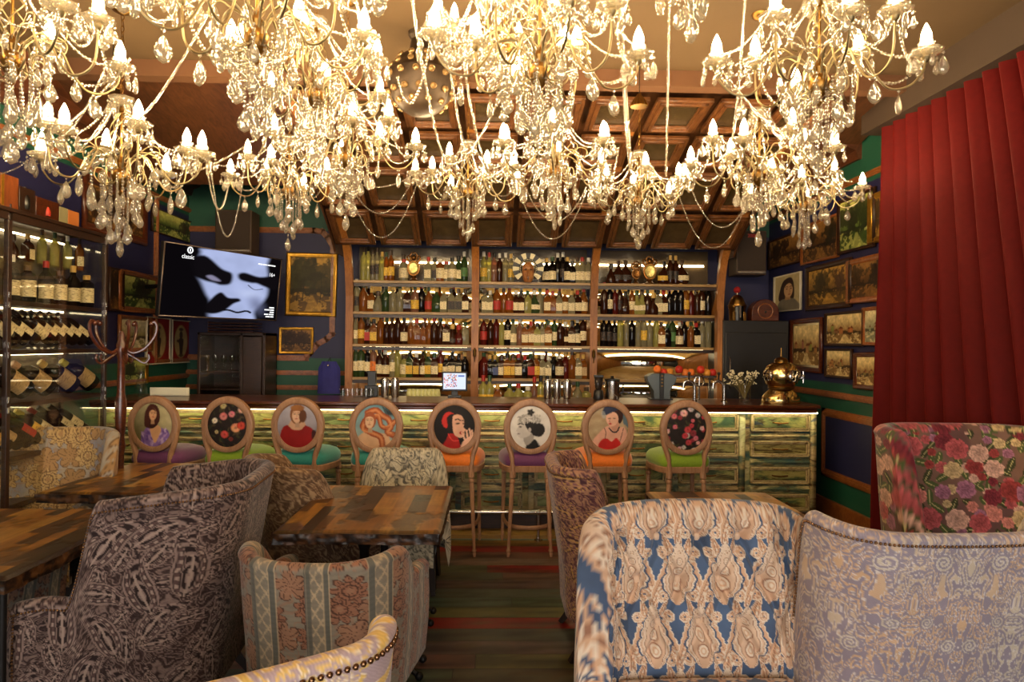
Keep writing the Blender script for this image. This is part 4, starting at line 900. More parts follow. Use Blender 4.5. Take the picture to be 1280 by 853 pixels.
for c in range(ncol):
    x1 = bx1 - c * CW; x0 = x1 - CW; xm = (x0 + x1) / 2
    if x0 < XL: x0 = XL + .01
    o = root('drawer_chest', 'weathered painted drawer column of bar front, ' + descr[c], 'bar front', (xm, YBF, 0), 0, 'drawer chests of the bar front'); h = (x1 - x0) / 2
    mk('carcass', MB().box(-h, h, .02, .30, .18, 1.07), DIST, o)
    mk('post', post_me, None, o, loc=(h - .02, 0, 0))
    if c == ncol - 1 or c == 0: mk('post', post_me, None, o, loc=(-h + .02, 0, 0)) if c else None
    hw = h - .055
    for k, (zt, zb) in enumerate(dz):
        d = mk('drawer', MB().box(-hw, hw, 0, .04, zb, zt).box(-hw + .035, hw - .035, -.006, .01, zb + .03, zt - .03), DIST2, o, bevel=.003)
        m = MB()
        for (e, dd, wd) in ((0, -.022, .014), (.018, -.014, .010)):
            m.box(-hw + e, hw - e, dd, 0, zt - e - wd, zt - e).box(-hw + e, hw - e, dd, 0, zb + e, zb + e + wd).box(-hw + e, -hw + e + wd, dd, 0, zb + e, zt - e).box(hw - e - wd, hw - e, dd, 0, zb + e, zt - e)
        mk('moulding', m, EDGE, d, bevel=.002)
        zz = (zt + zb) / 2; mk('handle', MB().tube([(-.065, -.006, zz), (-.06, -.028, zz), (0, -.034, zz - .004), (.06, -.028, zz), (.065, -.006, zz)], .006, 8).lathe([(0, 0), (.001, 0)], 6, (0, 0, zz)), BRASS_OLD, d)
        if k < 3:
            z2 = dz[k + 1][0]; mk('rail', MB().box(-hw, hw, -.004, .03, z2 + .02, zb - .02).tube([(-hw, -.008, (z2 + zb) / 2), (hw, -.008, (z2 + zb) / 2)], .012, 8), DIST, o)
mk_p = MB().box(XL + .01, bx1 - .05, YBF + .08, YBF + .12, 0, .2)
o = mk('kick_board', mk_p, DARKWOOD); tag(o, 'dark recessed kick board along the bottom of the bar front', 'kick board')
# bar counter top with rounded right end
xe = PY(1031, 507, 6.0).x
pl = [(XL + .01, 5.98), (xe - .10, 5.98), (xe - .03, 6.01), (xe, 6.09), (xe, 6.72), (XL + .01, 6.72)]
ct = MB().prism([(x, y) for x, y in pl], 1.105, 1.135, 'z').prism([(x - (.02 if x > 0 else 0), y + (.02 if y < 6.3 else 0)) for x, y in pl], 1.07, 1.105, 'z')
tag(mk('bar_counter', ct, MAHOG, bevel=.008), 'long dark mahogany bar top running the width of the room', 'bar counter')
o = mk('light_strip', MB().box(XL + .1, bx1 - .02, 6.075, 6.10, 1.058, 1.069), M_emit('under_counter_light', (1, .86, .45), 11)); tag(o, 'warm light strip under the front overhang of the bar top', 'light strip')
r = root('foot_rail', 'polished steel foot rail on posts along the bar front', 'foot rail', (0, 5.97, 0))
mk('rail', MB().tube([(XL + .3, 0, .235), (bx1 - .1, 0, .235)], .019, 12), STEEL, r)
for px in (250, 460, 673, 880): x = PY(px, 650, 5.97).x; mk('bracket', MB().tube([(x, 0, .235), (x, 0, .01)], .012, 10).lathe([(.035, 0), (.035, .008), (.016, .014), (.014, .03)], 14, (x, 0, 0)).sphere((x, 0, .235), .026, 12, 8), STEEL, r)
o = mk('platform', MB().box(XL + .02, bx1 - .02, 6.02, YBF + .08, 0, .03), M('ochre_paint', S(150, 112, 50), .5, 0, .25, 5)); tag(o, 'low ochre painted plinth board at the foot of the bar', 'plinth')

# ---------------------------------------------------------------- bar stools with oval painted backs
def stool_meshes():
    d = {}
    A = np.linspace(0, 2 * PI, 64, endpoint=False); zc, zi = .945, .985
    # oval back frame: section swept between the inner oval and the outer oval
    sec = [(0, -.006), (.06, -.02), (.5, -.024), (.94, -.016), (1, 0), (1, .022), (.5, .028), (0, .022)]
    P = np.zeros((64, len(sec), 3))
    for i, a in enumerate(A):
        xi, zi_ = .163 * math.cos(a), .172 * math.sin(a) + zi; xo, zo = .208 * math.cos(a), (.222 if a < PI else .208) * math.sin(a) + zi
        for j, (q, y) in enumerate(sec): P[i, j] = (xi + (xo - xi) * q, y, zi_ + (zo - zi_) * q)
    d['back_frame'] = MB().grid(P, wu=True, wv=True)
    d['inner_bead'] = MB().tube([(.163 * math.cos(a), -.01, .172 * math.sin(a) + zi) for a in A], .007, 6, closed=True)
    # posts
    def post(s): 
        m = MB(); m.tube(smooth_path([(s * .188, 0, .93), (s * .172, 0, .85), (s * .145, 0, .77), (s * .134, 0, .68), (s * .132, 0, .62)], 4), .021, 8, sq=(1.15, 1)); return m
    d['post_l'], d['post_r'] = post(-1), post(1)
    def leg(x0, y0, x1, y1, zt=.66):
        m = MB(); pr = [(.024, zt - .01), (.025, zt - .06), (.014, zt - .07), (.023, zt - .08), (.023, zt - .095), (.015, zt - .105), (.019, zt - .12), (.0125, .075), (.012, .06), (.019, .052), (.019, .043), (.011, .036), (.015, .025), (.010, 0)]
        m.lathe(pr, 20, flute=lambda a: 1 - .10 * (np.cos(a * 10) > 0)); v = m.V[0]; t = 1 - v[:, 2] / zt; m.V[0] = np.stack([v[:, 0] + x0 + (x1 - x0) * t, v[:, 1] + y0 + (y1 - y0) * t, v[:, 2]], 1); return m
    d['legs'] = [leg(-.132, 0, -.165, -.05), leg(.132, 0, .165, -.05), leg(-.185, .40, -.195, .42), leg(.185, .40, .195, .42)]
    pts = smooth_path([(-.19, .41, .22), (-.188, .25, .215), (-.16, .10, .21), (-.10, .02, .21), (0, -.01, .21), (.10, .02, .21), (.16, .10, .21), (.188, .25, .215), (.19, .41, .22)], 6)
    d['footrest'] = MB().tube(pts, .013, 8, sq=(1, 1.3))
    def seatring(t, grow=0):
        pts = [(-.17, -.005), (-.06, -.01), (.06, -.01), (.17, -.005), (.215, .1), (.235, .27), (.2, .39), (.08, .445), (-.08, .445), (-.2, .39), (-.235, .27), (-.215, .1)]
        p = smooth_path([(x, y, 0) for x, y in pts], 4, True)[:, :2]; c = np.array([0, .2]); return c + (p - c) * t
    def loft(levels): P = np.stack([np.concatenate([seatring(t), np.full((48, 1), z)], 1) for t, z in levels], 1); return MB().grid(P, wu=True)
    d['seat_rail'] = loft([(.9, .635), (.97, .637), (.995, .65), (.99, .672), (1.0, .68), (.95, .69), (.1, .69)])
    d['seat_cushion'] = loft([(.96, .686), (1.0, .70), (1.01, .725), (.98, .752), (.9, .775), (.7, .795), (.4, .806), (.01, .81)])
    # portrait disc
    return d, zi
sd, ZI = stool_meshes()
SM = {k: v.mesh(k, STOOLWOOD, 45) for k, v in sd.items() if k not in ('legs', 'seat_cushion')}
SL = [m.mesh('leg', STOOLWOOD, 45) for m in sd['legs']]; SC = sd['seat_cushion']
SEATC = {'purple': (104, 44, 92), 'green': (130, 160, 26), 'teal': (30, 132, 120), 'orange': (240, 124, 26)}
SMAT = {}
for k, q in SEATC.items():
    t = NT(k + '_velvet'); nz = t.noise(t.co(), 60, 3); SMAT[k] = t.surf(t.bsdf(Base_Color=t.ramp(nz, [(.3, tuple(c * .85 for c in S(*q))), (.7, S(*q))]), Roughness=.7, Sheen_Weight=.3, Normal=t.bump(t.noise(t.co(), 500, 2), .2, .001)))
stools = [(192, 'lilac_dress', 'purple', 'a woman in lilac', -9), (284.5, 'roses', 'green', 'pink and orange roses', -8), (372, 'red_dress', 'teal', 'a fair woman in dark red', -7), (470, 'red_hair', 'teal', 'long flowing red hair', -3), (568, 'red_hat_hand', 'orange', 'a woman touching her lips', 0), (663, 'hat_profile', 'purple', 'a black and white profile', 1), (760, 'blue_hat', 'orange', 'a woman in blue hat', 2), (858, 'dark_bouquet', 'green', 'small blossom on black', 3)]
for px, art, colr, words, rz in stools:
    p = PY(px, 540, 5.56); o = root('bar_stool', 'bar stool with %s seat, oval back showing %s' % (colr, words), 'bar stool', (p.x, 5.56, 0), D2(rz), 'oval backed bar stools along the bar')
    mk('back_frame', SM['back_frame'], None, o); mk('bead_moulding', SM['inner_bead'], None, o); mk('post', SM['post_l'], None, o); mk('post', SM['post_r'], None, o)
    for L in SL: mk('leg', L, None, o)
    mk('footrest', SM['footrest'], None, o); mk('seat_rail', SM['seat_rail'], None, o)
    mk('seat_cushion', SC.mesh('seat_cushion', SMAT[colr], 180), None, o)
    c = portrait(art); R, T = np.meshgrid(np.linspace(0, 1, 40), np.linspace(0, 2 * PI, 110, endpoint=False), indexing='ij')
    x = R * np.cos(T); z = R * np.sin(T); col = c.samp(.5 + x * .5, .5 + z * .5); mb = MB(); mb.grid(np.stack([x * .163, -.006 - .012 * (1 - R ** 2), z * .172 + ZI], -1), col, wv=True)
    q = mk('painted_back', mb, PRINT, o, smooth=180, fixn=False)
    mk('back_cloth', MB().grid(np.stack([x * .163, .012 + .012 * (1 - R ** 2), z * .172 + ZI], -1)[::4, ::4], wv=True), SMAT[colr], o, smooth=180)
# ---------------------------------------------------------------- upholstered armchairs
def plan_curve(W, D, rc, splay=0.0, n=60):
    """U in plan: right arm front -> back -> left arm front; front is +y"""
    pts = []
    a, b = W / 2, D / 2
    for t in np.linspace(0, 1, 14): pts.append((a + splay * (1 - t), b - t * (2 * b - rc)))
    for t in np.linspace(0, PI / 2, 12)[1:]: pts.append((a - rc + rc * math.cos(t), -b + rc - rc * math.sin(t)))
    for x in np.linspace(a - rc, 0, 8)[1:]: pts.append((x, -b - .0))
    L = pts + [(-x, y) for x, y in pts[::-1][1:]]
    L = np.array(L); d = np.concatenate([[0], np.cumsum(np.hypot(*np.diff(L, axis=0).T))])
    s = np.linspace(0, d[-1], n); return np.stack([np.interp(s, d, L[:, 0]), np.interp(s, d, L[:, 1])], 1), s
def arm_chair(name, label, loc, rz, W=.72, D=.78, hb=1.05, ha=.6, thick=.085, rc=.24, fab='plum', res=.006, seat=.44, lean=.10, wing=.35, wing_sharp=.1, wing_drop=.04, crown=0.0, shoulder=0.0, splay=.02, tuft=None, nails=True, bottom=.2, leg_h=.2, dens_in=None, inner=None, flare=.03, leg_col=None, dip=0.0):
    o = root(name, label, 'armchair', (loc[0], loc[1], 0), rz)
    n = int((2 * D + W) / res); C, s = plan_curve(W, D, rc, splay, n); Ltot = s[-1]
    T = np.gradient(C, axis=0); T /= np.linalg.norm(T, axis=1)[:, None]; N = np.stack([-T[:, 1], T[:, 0]], 1)
    if (N[0] @ np.array([1, 0])) < 0: N = -N      # outward
    yf = (C[:, 1] + D / 2) / D       # 0 back .. 1 front
    xb = np.abs(C[:, 0]) / (W / 2)
    up = 1 - sstep(wing - wing_sharp, wing + wing_sharp, yf)
    top = -shoulder * np.clip(xb, 0, 1) ** 3 * up + ha + (hb - wing_drop * sstep(0, wing, yf) - ha) * up + crown * np.cos(np.clip(xb, 0, 1) * PI / 2) * (yf < .3) - dip * (1 - xb ** 2) * (yf < .35) + .02 * np.sin(np.clip((yf - wing) / (1 - wing), 0, 1) * PI) 
    nin = dens_in or res
    # cross-section parameter
    zo = np.linspace(0, 1, int((hb - bottom) / res)); zi = np.linspace(1, 0, int((hb - seat + .05) / nin)); th = np.linspace(0, PI, 12)[1:-1]
    rows = []; vv = []
    r = thick / 2
    def lean_off(z): return lean * np.clip((z - seat) / (hb - seat), 0, 1.2)
    bk = (1 - sstep(.05, .5, yf)); outl = flare
    for q in zo:
        z = bottom + q * (top - r - bottom); off = r + outl * ((z - bottom) / (hb - bottom)) ** 2 + .012 * np.sin(PI * q); rows.append((off, z)); vv.append(z)
    vtop = float(hb)
    for t in th: rows.append((r * np.cos(t) * 1.08 + outl * ((top - bottom) / (hb - bottom)) ** 2, top - r + r * np.sin(t) * 1.05)); vv.append(top - r + t * r)
    nO = len(zo); nT = len(th)
    for q in zi:
        z = (seat - .05) + q * (top - r - seat + .05); off = -r + outl * ((z - bottom) / (hb - bottom)) ** 2; rows.append((off, z)); vv.append(z + PI * r)
    P = np.zeros((n, len(rows), 3)); UV = np.zeros((n, len(rows), 2))
    for k, (off, z) in enumerate(rows):
        l = lean_off(z) * bk * (1 - .15 * 0)
        x = C[:, 0] + N[:, 0] * off; y = C[:, 1] + N[:, 1] * off - l
        P[:, k, 0] = x; P[:, k, 1] = y; P[:, k, 2] = z; UV[:, k, 0] = s - Ltot / 2; UV[:, k, 1] = vv[k]
    btn = []
    if tuft:
        dx, dz, dep = tuft; U = UV[..., 0]; Z = P[..., 2]; inn = np.arange(len(rows)) >= nO + nT
        if True:
            a = (U / dx); b = (Z - (hb - .14)) / dz; d = 9
            for ia in range(-5, 6):
                for ib in range(-6, 1):
                    if (ia + ib) % 2: continue
                    ux, zz = ia * dx / 1.0 * .5 * 2 / 2, hb - .13 + ib * dz * .5 * 2 / 2
                    if abs(ux) > W * .52 or zz < seat + .1: continue
                    btn.append((ux, zz)); d = np.minimum(d, np.hypot(U - ux, (Z - zz)))
            q1 = U / dx + (Z - (hb - .13)) / dz; q2 = U / dx - (Z - (hb - .13)) / dz
            e = np.minimum(np.abs(q1 - np.round(q1)), np.abs(q2 - np.round(q2))) * 2
            pit = dep * np.exp(-(d / .03) ** 2) + dep * .6 * (1 - sstep(0, .30, e)) * (Z < hb - .03) - dep * .35
            pit = pit * inn[None, :] * (bk[:, None] > .3) * sstep(seat, seat + .08, Z)
            P[..., 0] += N[:, None, 0] * pit; P[..., 1] += N[:, None, 1] * pit
    f = FAB[fab]; col = f(UV[..., 0], UV[..., 1])
    if inner is not None:
        ci = FAB[inner](UV[..., 0], UV[..., 1]); k = nO + nT // 2; col[:, k:] = ci[:, k:]
    mb = MB(); mb.grid(P, col)
    # end caps (arm fronts)
    for e, sg in ((0, 1), (n - 1, -1)):
        ring = P[e]; c = ring.mean(0); c[2] = np.clip(c[2], bottom, ha)
        G = np.stack([ring, ring * .5 + c * .5 + np.array([0, .02, 0]), ring * .1 + c * .9 + np.array([0, .028, 0])], 0); mb.grid(G, f(G[..., 0] + 3, G[..., 2]))
    mk('upholstered_shell', mb, FABRIC, o, smooth=180, fixn=True)
    # seat cushion
    wi, di = W - thick - .01, D - thick * .5
    U, V = np.meshgrid(np.linspace(-1, 1, int(wi / max(res, .008))), np.linspace(-1, 1, int(di / max(res, .008))), indexing='ij')
    def sq(u, v): return u, v
    X = U * wi / 2; Y = V * di / 2 + .03; ed = np.maximum(np.abs(U), np.abs(V)); rim = (1 - sstep(.86, 1.0, ed))
    Z = seat + .03 + .03 * (1 - U ** 2) * (1 - V ** 2); 
    m2 = MB(); zc = seat - .1
    m2.grid(np.stack([X * (.97 + .03 * rim), Y, Z - .05 * (1 - rim)], -1), f(X + 1.7, Y + .9))
    fr = np.linspace(-wi / 2, wi / 2, int(wi / .008)); zz = np.linspace(zc, seat - .02, 16)
    F1, F2 = np.meshgrid(fr, zz, indexing='ij'); bulge = .03 * np.sin((F2 - zc) / (seat - .02 - zc) * PI)
    m2.grid(np.stack([F1, np.full_like(F1, di / 2 + .03) + bulge, F2], -1), f(F1 + .3, F2 * 1.0 + 2))
    for sx in (-1, 1):
        F1, F2 = np.meshgrid(np.linspace(-di / 2, di / 2, 60) + .03, zz, indexing='ij'); m2.grid(np.stack([np.full_like(F1, sx * wi / 2 * .97), F1, F2], -1), f(F1 + .3, F2))
    mk('seat_cushion', m2, FABRIC, o, smooth=50, fixn=False)
    m3 = MB(); fr = np.linspace(-wi / 2 - .01, wi / 2 + .01, int(wi / .008)); zz = np.linspace(bottom, zc + .01, 20)
    F1, F2 = np.meshgrid(fr, zz, indexing='ij'); m3.grid(np.stack([F1, np.full_like(F1, di / 2 + .04), F2], -1), f(F1 + .8, F2))
    m3.box(-wi / 2, wi / 2, -di / 2, di / 2 + .038, bottom, bottom + .04, tuple(np.array(f(np.array([0.]), np.array([0.]))[0]) * .8))
    mk('seat_base', m3, FABRIC, o, smooth=50, fixn=False)
    for sx in (-1, 1):
        for sy in (-1, 1):
            x0, y0 = sx * (W / 2 - .06), sy * (D / 2 - .08); k = .10 if sy < 0 else .02
            mk('leg', MB().tube([(x0, y0, leg_h + .06), (x0 + sx * .01, y0 + sy * k * .25, leg_h * .5), (x0 + sx * .02, y0 + sy * k, 0)], [.030, .026, .017], 4, sq=(1.2, 1.2)), LEGWOOD, o, smooth=30)
    if nails:
        k = nO - 1; pts = P[:, k] + np.stack([N[:, 0] * .003, N[:, 1] * .003, np.full(n, -.004)], 1)
        ends = [P[0, int(nO * q)] + np.array([.004, 0.0, 0]) for q in np.linspace(0, .98, 50)] if nails == 'full' or nails is True else []
        lst = np.concatenate([P[0, :k][:, :] + np.array([.0, .004, 0]) + N[0].tolist()[0] * 0, pts, P[-1, :k] + np.array([0, .004, 0])]) if True else pts
        seq = np.concatenate([P[0, :k] + [N[0, 0] * .004, -.012, 0], pts, (P[-1, :k] + [N[-1, 0] * .004, -.012, 0])[::-1]])
        d = np.concatenate([[0], np.cumsum(np.linalg.norm(np.diff(seq, axis=0), axis=1))]); st = (.019 if fab == 'gold_lilac' else .013) if res < .008 else .02
        q = np.arange(0, d[-1], st); Q = np.stack([np.interp(q, d, seq[:, a]) for a in range(3)], 1)
        mbn = MB(); base = MB().sphere((0, 0, 0), st * .40, 6, 4); V0 = base.V[0]; Fs = base.F
        k0 = len(V0)
        for c in Q: mbn.V.append(V0 + c); mbn.C.append(np.ones((k0, 3))); mbn.F += [ff - 0 + mbn.n for ff in Fs]; mbn.n += k0
        mk('nailhead_trim', mbn, NAIL, o, smooth=180, fixn=False)['kind'] = 'stuff'
    if btn:
        # buttons sit in the pits of the inner back
        ki = slice(nO + nT, len(rows)); Pi = P[:, ki].reshape(-1, 3); Ui = UV[:, ki, 0].ravel(); Zi = Pi[:, 2]
        bm_ = MB().sphere((0, 0, 0), .015, 10, 6, FAB[fab](np.array([0.1]), np.array([.1]))[0], (1, .6, 1)).mesh('button', FABRIC, 180)
        for (ux, zz) in btn:
            k = np.argmin((Ui - ux) ** 2 + (Zi - zz) ** 2); mk('button', bm_, None, o, loc=tuple(Pi[k] + np.array([0, .006, 0])))
    return o
D2 = math.radians
chairs = {}

chairs['H'] = arm_chair('armchair', 'wide buttoned armchair in blue cloth with cream and peach ogee medallions', (.765, 2.20), D2(181), W=.80, D=.78, hb=1.06, ha=.48, fab='blue_ogee', res=.0035, wing=.13, wing_sharp=.07, wing_drop=.05, crown=.0, shoulder=.045, lean=.05, tuft=(.15, .30, .038), nails=False, thick=.11, rc=.13, flare=.01, dens_in=.003)
chairs['I'] = arm_chair('armchair', 'silvery lavender damask armchair with dark nailheads, back to camera, at right edge', (1.47, 2.72), D2(3), W=.70, D=.74, hb=1.065, ha=.62, fab='silver', res=.0035, wing=.26, wing_sharp=.07, wing_drop=-.02, dip=.012, lean=.10, thick=.06, rc=.16, dens_in=.008, flare=.05)
chairs['F'] = arm_chair('armchair', 'gold and lilac damask armchair with large nailheads, cut off by the bottom edge', (-.74, 1.76), D2(30), W=.74, D=.60, hb=.975, ha=.55, fab='gold_lilac', res=.004, wing=.18, wing_sharp=.06, wing_drop=-.01, dip=.02, lean=.04, thick=.06, rc=.10, dens_in=.01, flare=.04)
chairs['E'] = arm_chair('armchair', 'low tub chair with rust leaves and grey lattice stripes, back to camera', (-.66, 3.12), D2(-6), W=.56, D=.60, hb=.81, ha=.62, fab='stripe', res=.0045, wing=.45, wing_sharp=.2, wing_drop=.0, dip=.02, lean=.05, thick=.07, rc=.2, dens_in=.01, nails=False, flare=.03)
chairs['B'] = arm_chair('armchair', 'large dark plum paisley wing armchair with nailheads, side on beside the left table', (-1.52, 3.26), D2(94), W=.70, D=.70, hb=1.045, ha=.60, fab='plum', res=.0045, wing=.64, wing_sharp=.09, wing_drop=.05, lean=.08, thick=.07, rc=.18, dens_in=.01, flare=.04)
chairs['G'] = arm_chair('armchair', 'wine red and gold paisley armchair behind the blue buttoned one, turned to right', (.67, 3.95), D2(-90), W=.62, D=.46, hb=1.0, ha=.66, fab='wine', res=.0055, wing=.36, wing_sharp=.10, wing_drop=.0, lean=.06, thick=.07, rc=.16, dens_in=.012, flare=.04)
chairs['C'] = arm_chair('armchair', 'brown vine patterned armchair with cream piped edge left of the middle table', (-1.04, 4.42), D2(-58), W=.60, D=.58, hb=.94, ha=.62, fab='brown', res=.007, wing=.45, wing_sharp=.15, lean=.06, thick=.08, rc=.18, nails=False, inner='brown')
chairs['D'] = arm_chair('armchair', 'small cream and grey buttoned chair at the far end of the middle table', (-.60, 4.83), D2(180), W=.56, D=.46, hb=.885, ha=.5, fab='grey_vine', res=.006, wing=.12, wing_sharp=.1, wing_drop=.03, lean=.04, thick=.08, rc=.12, tuft=(.12, .20, .022), nails=False, flare=.02)
chairs['A'] = arm_chair('armchair', 'armchair with golden leaves on grey cloth at left edge before the wine cabinet', (-2.80, 4.50), D2(180 + 12), W=.70, D=.66, hb=1.04, ha=.66, fab='leaf', res=.006, wing=.3, wing_sharp=.12, wing_drop=.02, lean=.06, thick=.08, rc=.18, nails=False)
chairs['J'] = arm_chair('armchair', 'large wing armchair covered in red and pink roses before the curtain', (2.44, 3.38), D2(180 - 3), W=.74, D=.74, hb=1.22, ha=.68, fab='rose', res=.006, wing=.42, wing_sharp=.1, wing_drop=.0, lean=.08, thick=.1, rc=.2, nails=False, flare=.04)
chairs['K'] = arm_chair('armchair', 'low striped leaf cloth bench seat tucked under the left table', (-2.42, 3.35), D2(90), W=.86, D=.46, hb=.64, ha=.60, fab='stripe', res=.008, wing=.4, lean=.02, thick=.07, rc=.12, nails=False, seat=.42)
chairs['K']['category'] = 'bench'; chairs['K'].name = 'bench'
# ---------------------------------------------------------------- reclaimed block-board tables
def table_top(W, L, seed, tone=1.0, block=(.055, .34)):
    """planks run along y; colours of the blocks stored on the mesh"""
    g = random.Random(seed); nx, ny = int(W / .006), int(L / .008); X, Y = np.meshgrid(np.linspace(-W / 2, W / 2, nx), np.linspace(-L / 2, L / 2, ny), indexing='ij')
    c = np.zeros(X.shape + (3,)); x = -W / 2; k = 0
    pal = [(196, 134, 52), (182, 118, 42), (206, 148, 64), (164, 104, 38), (116, 72, 28), (64, 40, 20), (190, 126, 48), (88, 52, 22)]
    while x < W / 2:
        w = g.uniform(.05, .10); y = -L / 2 - g.random() * .3
        while y < L / 2:
            l = g.uniform(.12, .5); q = S(*[t * tone for t in g.choice(pal)]); m = (X >= x) & (X < x + w) & (Y >= y) & (Y < y + l); c[m] = q; y += l
        x += w; k += 1
    gr = fbm(X * 70, Y * 7, 4, seed); c = c * (.62 + .7 * gr[..., None]); wear = sstep(.55, .68, fbm(X * 9, Y * 4, 4, seed + 2)); c = put(c, wear * .7, S(44, 28, 16)); c = c * np.array([.80, .84, .84]); ed = np.minimum(W / 2 - np.abs(X), L / 2 - np.abs(Y)); c = put(c, (1 - sstep(0, .035, ed + .02 * (gr - .5))) * .8, S(40, 24, 14))
    t = .05; Z = np.zeros_like(X) - .003 * wear - .012 * (1 - sstep(0, .02, ed)); wob = .006 * (fbm(X * 20, Y * 20, 2, 4) - .5) * (ed < .004)
    mb = MB(); mb.grid(np.stack([X + wob, Y + wob, Z], -1), c)
    per = [(i, 0) for i in range(nx)] + [(nx - 1, j) for j in range(ny)] + [(i, ny - 1) for i in range(nx)][::-1] + [(0, j) for j in range(ny)][::-1]
    E = np.array([[X[i, j] + wob[i, j], Y[i, j] + wob[i, j], Z[i, j]] for i, j in per]); H = np.linspace(0, 1, 7)
    G = np.stack([E - np.array([0, 0, t * h]) for h in H], 1); G[:, :, :2] += (fbm(G[..., 0] * 30 + G[..., 1] * 30, G[..., 2] * 60, 3, 8)[..., None] - .5) * .014
    col = lerp(S(30, 18, 12), S(96, 62, 34), sstep(.4, .7, fbm(G[..., 0] * 24 + G[..., 1] * 24, G[..., 2] * 50, 3, seed + 5))); mb.grid(G, col)
    mb.add([(-W / 2, -L / 2, -t), (W / 2, -L / 2, -t), (W / 2, L / 2, -t), (-W / 2, L / 2, -t)], [(0, 3, 2, 1)], S(40, 24, 14))
    return mb
TOPM = M_col('block_board', .38, 0, .5, 160, .5)
def table(label, cx, cy, W, L, rz, seed, base='pedestal', z=.75, tone=1.0):
    o = root('dining_table', label, 'table', (cx, cy, 0), rz)
    mk('tabletop', table_top(W, L, seed, tone), TOPM, o, smooth=0, loc=(0, 0, z), fixn=False)
    if base == 'pedestal':
        for yy in (-L * .3, L * .3):
            m = MB().lathe([(.05, .04), (.06, .07), (.032, .12), (.026, .2), (.036, .26), (.026, .32), (.024, .6), (.045, .66), (.03, .69)], 14, (0, yy, 0)); m.box(-W * .32, W * .32, yy - .03, yy + .03, .685, .70)
            mk('column', m, IRON, o)
            for sx in (-1, 1):
                for sy in (-1, 1):
                    p = smooth_path([(0, yy, .13), (sx * .10, yy + sy * .04, .15), (sx * .2, yy + sy * .07, .07), (sx * .27, yy + sy * .09, .03), (sx * .285, yy + sy * .095, .02)], 5); f = mk('foot', MB().tube(p, np.interp(np.linspace(0, 1, len(p)), [0, .5, .85, 1], [.02, .014, .013, .02]), 8), IRON, o)
                    mk('toe', MB().sphere((sx * .285, yy + sy * .095, .02), .021, 10, 6), IRON, f)
    else:
        for sx in (-1, 1):
            for sy in (-1, 1):
                for d in (0, .07):
                    m = MB().tube([(sx * (W / 2 - .05 - d), sy * (L / 2 - .06), z - .05), (sx * (W / 2 - .05 - d), sy * (L / 2 - .06), .0)], .014, 10); m.lathe([(.02, 0), (.03, .02), (.028, .06), (.016, .09)], 10, (sx * (W / 2 - .05 - d), sy * (L / 2 - .06), 0))
                    mk('leg', m, IRON, o)
        m = MB(); 
        for sy in (-1, 1): m.box(-W / 2 + .04, W / 2 - .04, sy * (L / 2 - .06) - .012, sy * (L / 2 - .06) + .012, z - .075, z - .05)
        for sx in (-1, 1): m.box(sx * (W / 2 - .05) - .012, sx * (W / 2 - .05) + .012, -L / 2 + .06, L / 2 - .06, z - .075, z - .05)
        mk('apron', m, IRON, o)
    return o
a = PZ(575, 608, .75); b = PZ(405, 608, .75); c_ = PZ(565, 668, .75)
table('block board table with iron feet in the middle, before the cream buttoned chair', -.62, 3.92, .78, 1.10, D2(0), 4)
table('long dark block board table at the left edge, nearest the camera', -2.30, 3.26, 1.05, 1.12, D2(0), 8, 'posts', tone=.92)
table('block board table behind the left edge one, below the floral bar stools', -2.22, 4.72, .74, 1.05, D2(-2), 12, 'pedestal')
table('block board table behind the silver armchair, right of the bar stool with green seat', 1.30, 3.92, .74, .80, D2(0), 21, 'pedestal')
# ---------------------------------------------------------------- crystal chandeliers
BULBM = M_emit('bulb_glow', (1, .74, .40), BULB_E)
WIRE = M('gilt_wire', S(146, 130, 96), .4, 1, .08, 30)
def faceted(m, prof, n):
    V = []; F = []
    for i, (r, z) in enumerate(prof):
        k = 1 if r < 1e-6 else n
        V.append([(r * math.cos(2 * PI * (j + .5 * (i % 2)) / n), r * math.sin(2 * PI * (j + .5 * (i % 2)) / n), z) for j in range(k)])
    base = np.cumsum([0] + [len(v) for v in V]); 
    for i in range(len(V) - 1):
        a, b, A, B = base[i], base[i + 1], len(V[i]), len(V[i + 1]); o_ = 1 if i % 2 else 0
        for j in range(n):
            if A == 1: F.append((a, b + j, b + (j + 1) % n))
            elif B == 1: F.append((a + j, b, a + (j + 1) % n))
            elif o_: F += [(a + j, b + (j + 1) % n, a + (j + 1) % n), (a + j, b + j, b + (j + 1) % n)]
            else: F += [(a + j, b + j, a + (j + 1) % n), (a + (j + 1) % n, b + j, b + (j + 1) % n)]
    m.add([v for q in V for v in q], F); return m
def drop_mesh(h=.062, r=.017, n=8, flat=.5, bead=True):
    m = MB(); faceted(m, [(0, -h), (r * .6, -h * .9), (r, -h * .66), (r * .8, -h * .4), (r * .34, -h * .14), (0, 0)], n)
    m.V[0] = m.V[0] * np.array([1, flat, 1])
    if bead: m.lathe([(0, .002), (.0065, .008), (0, .014)], 6); m.tube([(0, 0, -.004), (0, 0, .024)], .0008, 3, cap=False)
    return m.mesh('crystal_drop', CRYSTAL, 0)
DROPS = [drop_mesh(.068, .021), drop_mesh(.082, .025), drop_mesh(.050, .013, 6, .8)]
def bead_mb(m, pts, r=.0062, st=.0135, n=6, k=3):
    p = np.array(pts); d = np.concatenate([[0], np.cumsum(np.linalg.norm(np.diff(p, axis=0), axis=1))]); q = np.arange(st / 2, d[-1], st)
    Q = np.stack([np.interp(q, d, p[:, a]) for a in range(3)], 1); b = MB().sphere((0, 0, 0), r, n, k); V0 = b.V[0]; k0 = len(V0)
    for c in Q: m.V.append(V0 + c); m.C.append(np.ones((k0, 3))); m.F += [f + m.n for f in b.F]; m.n += k0
    return m
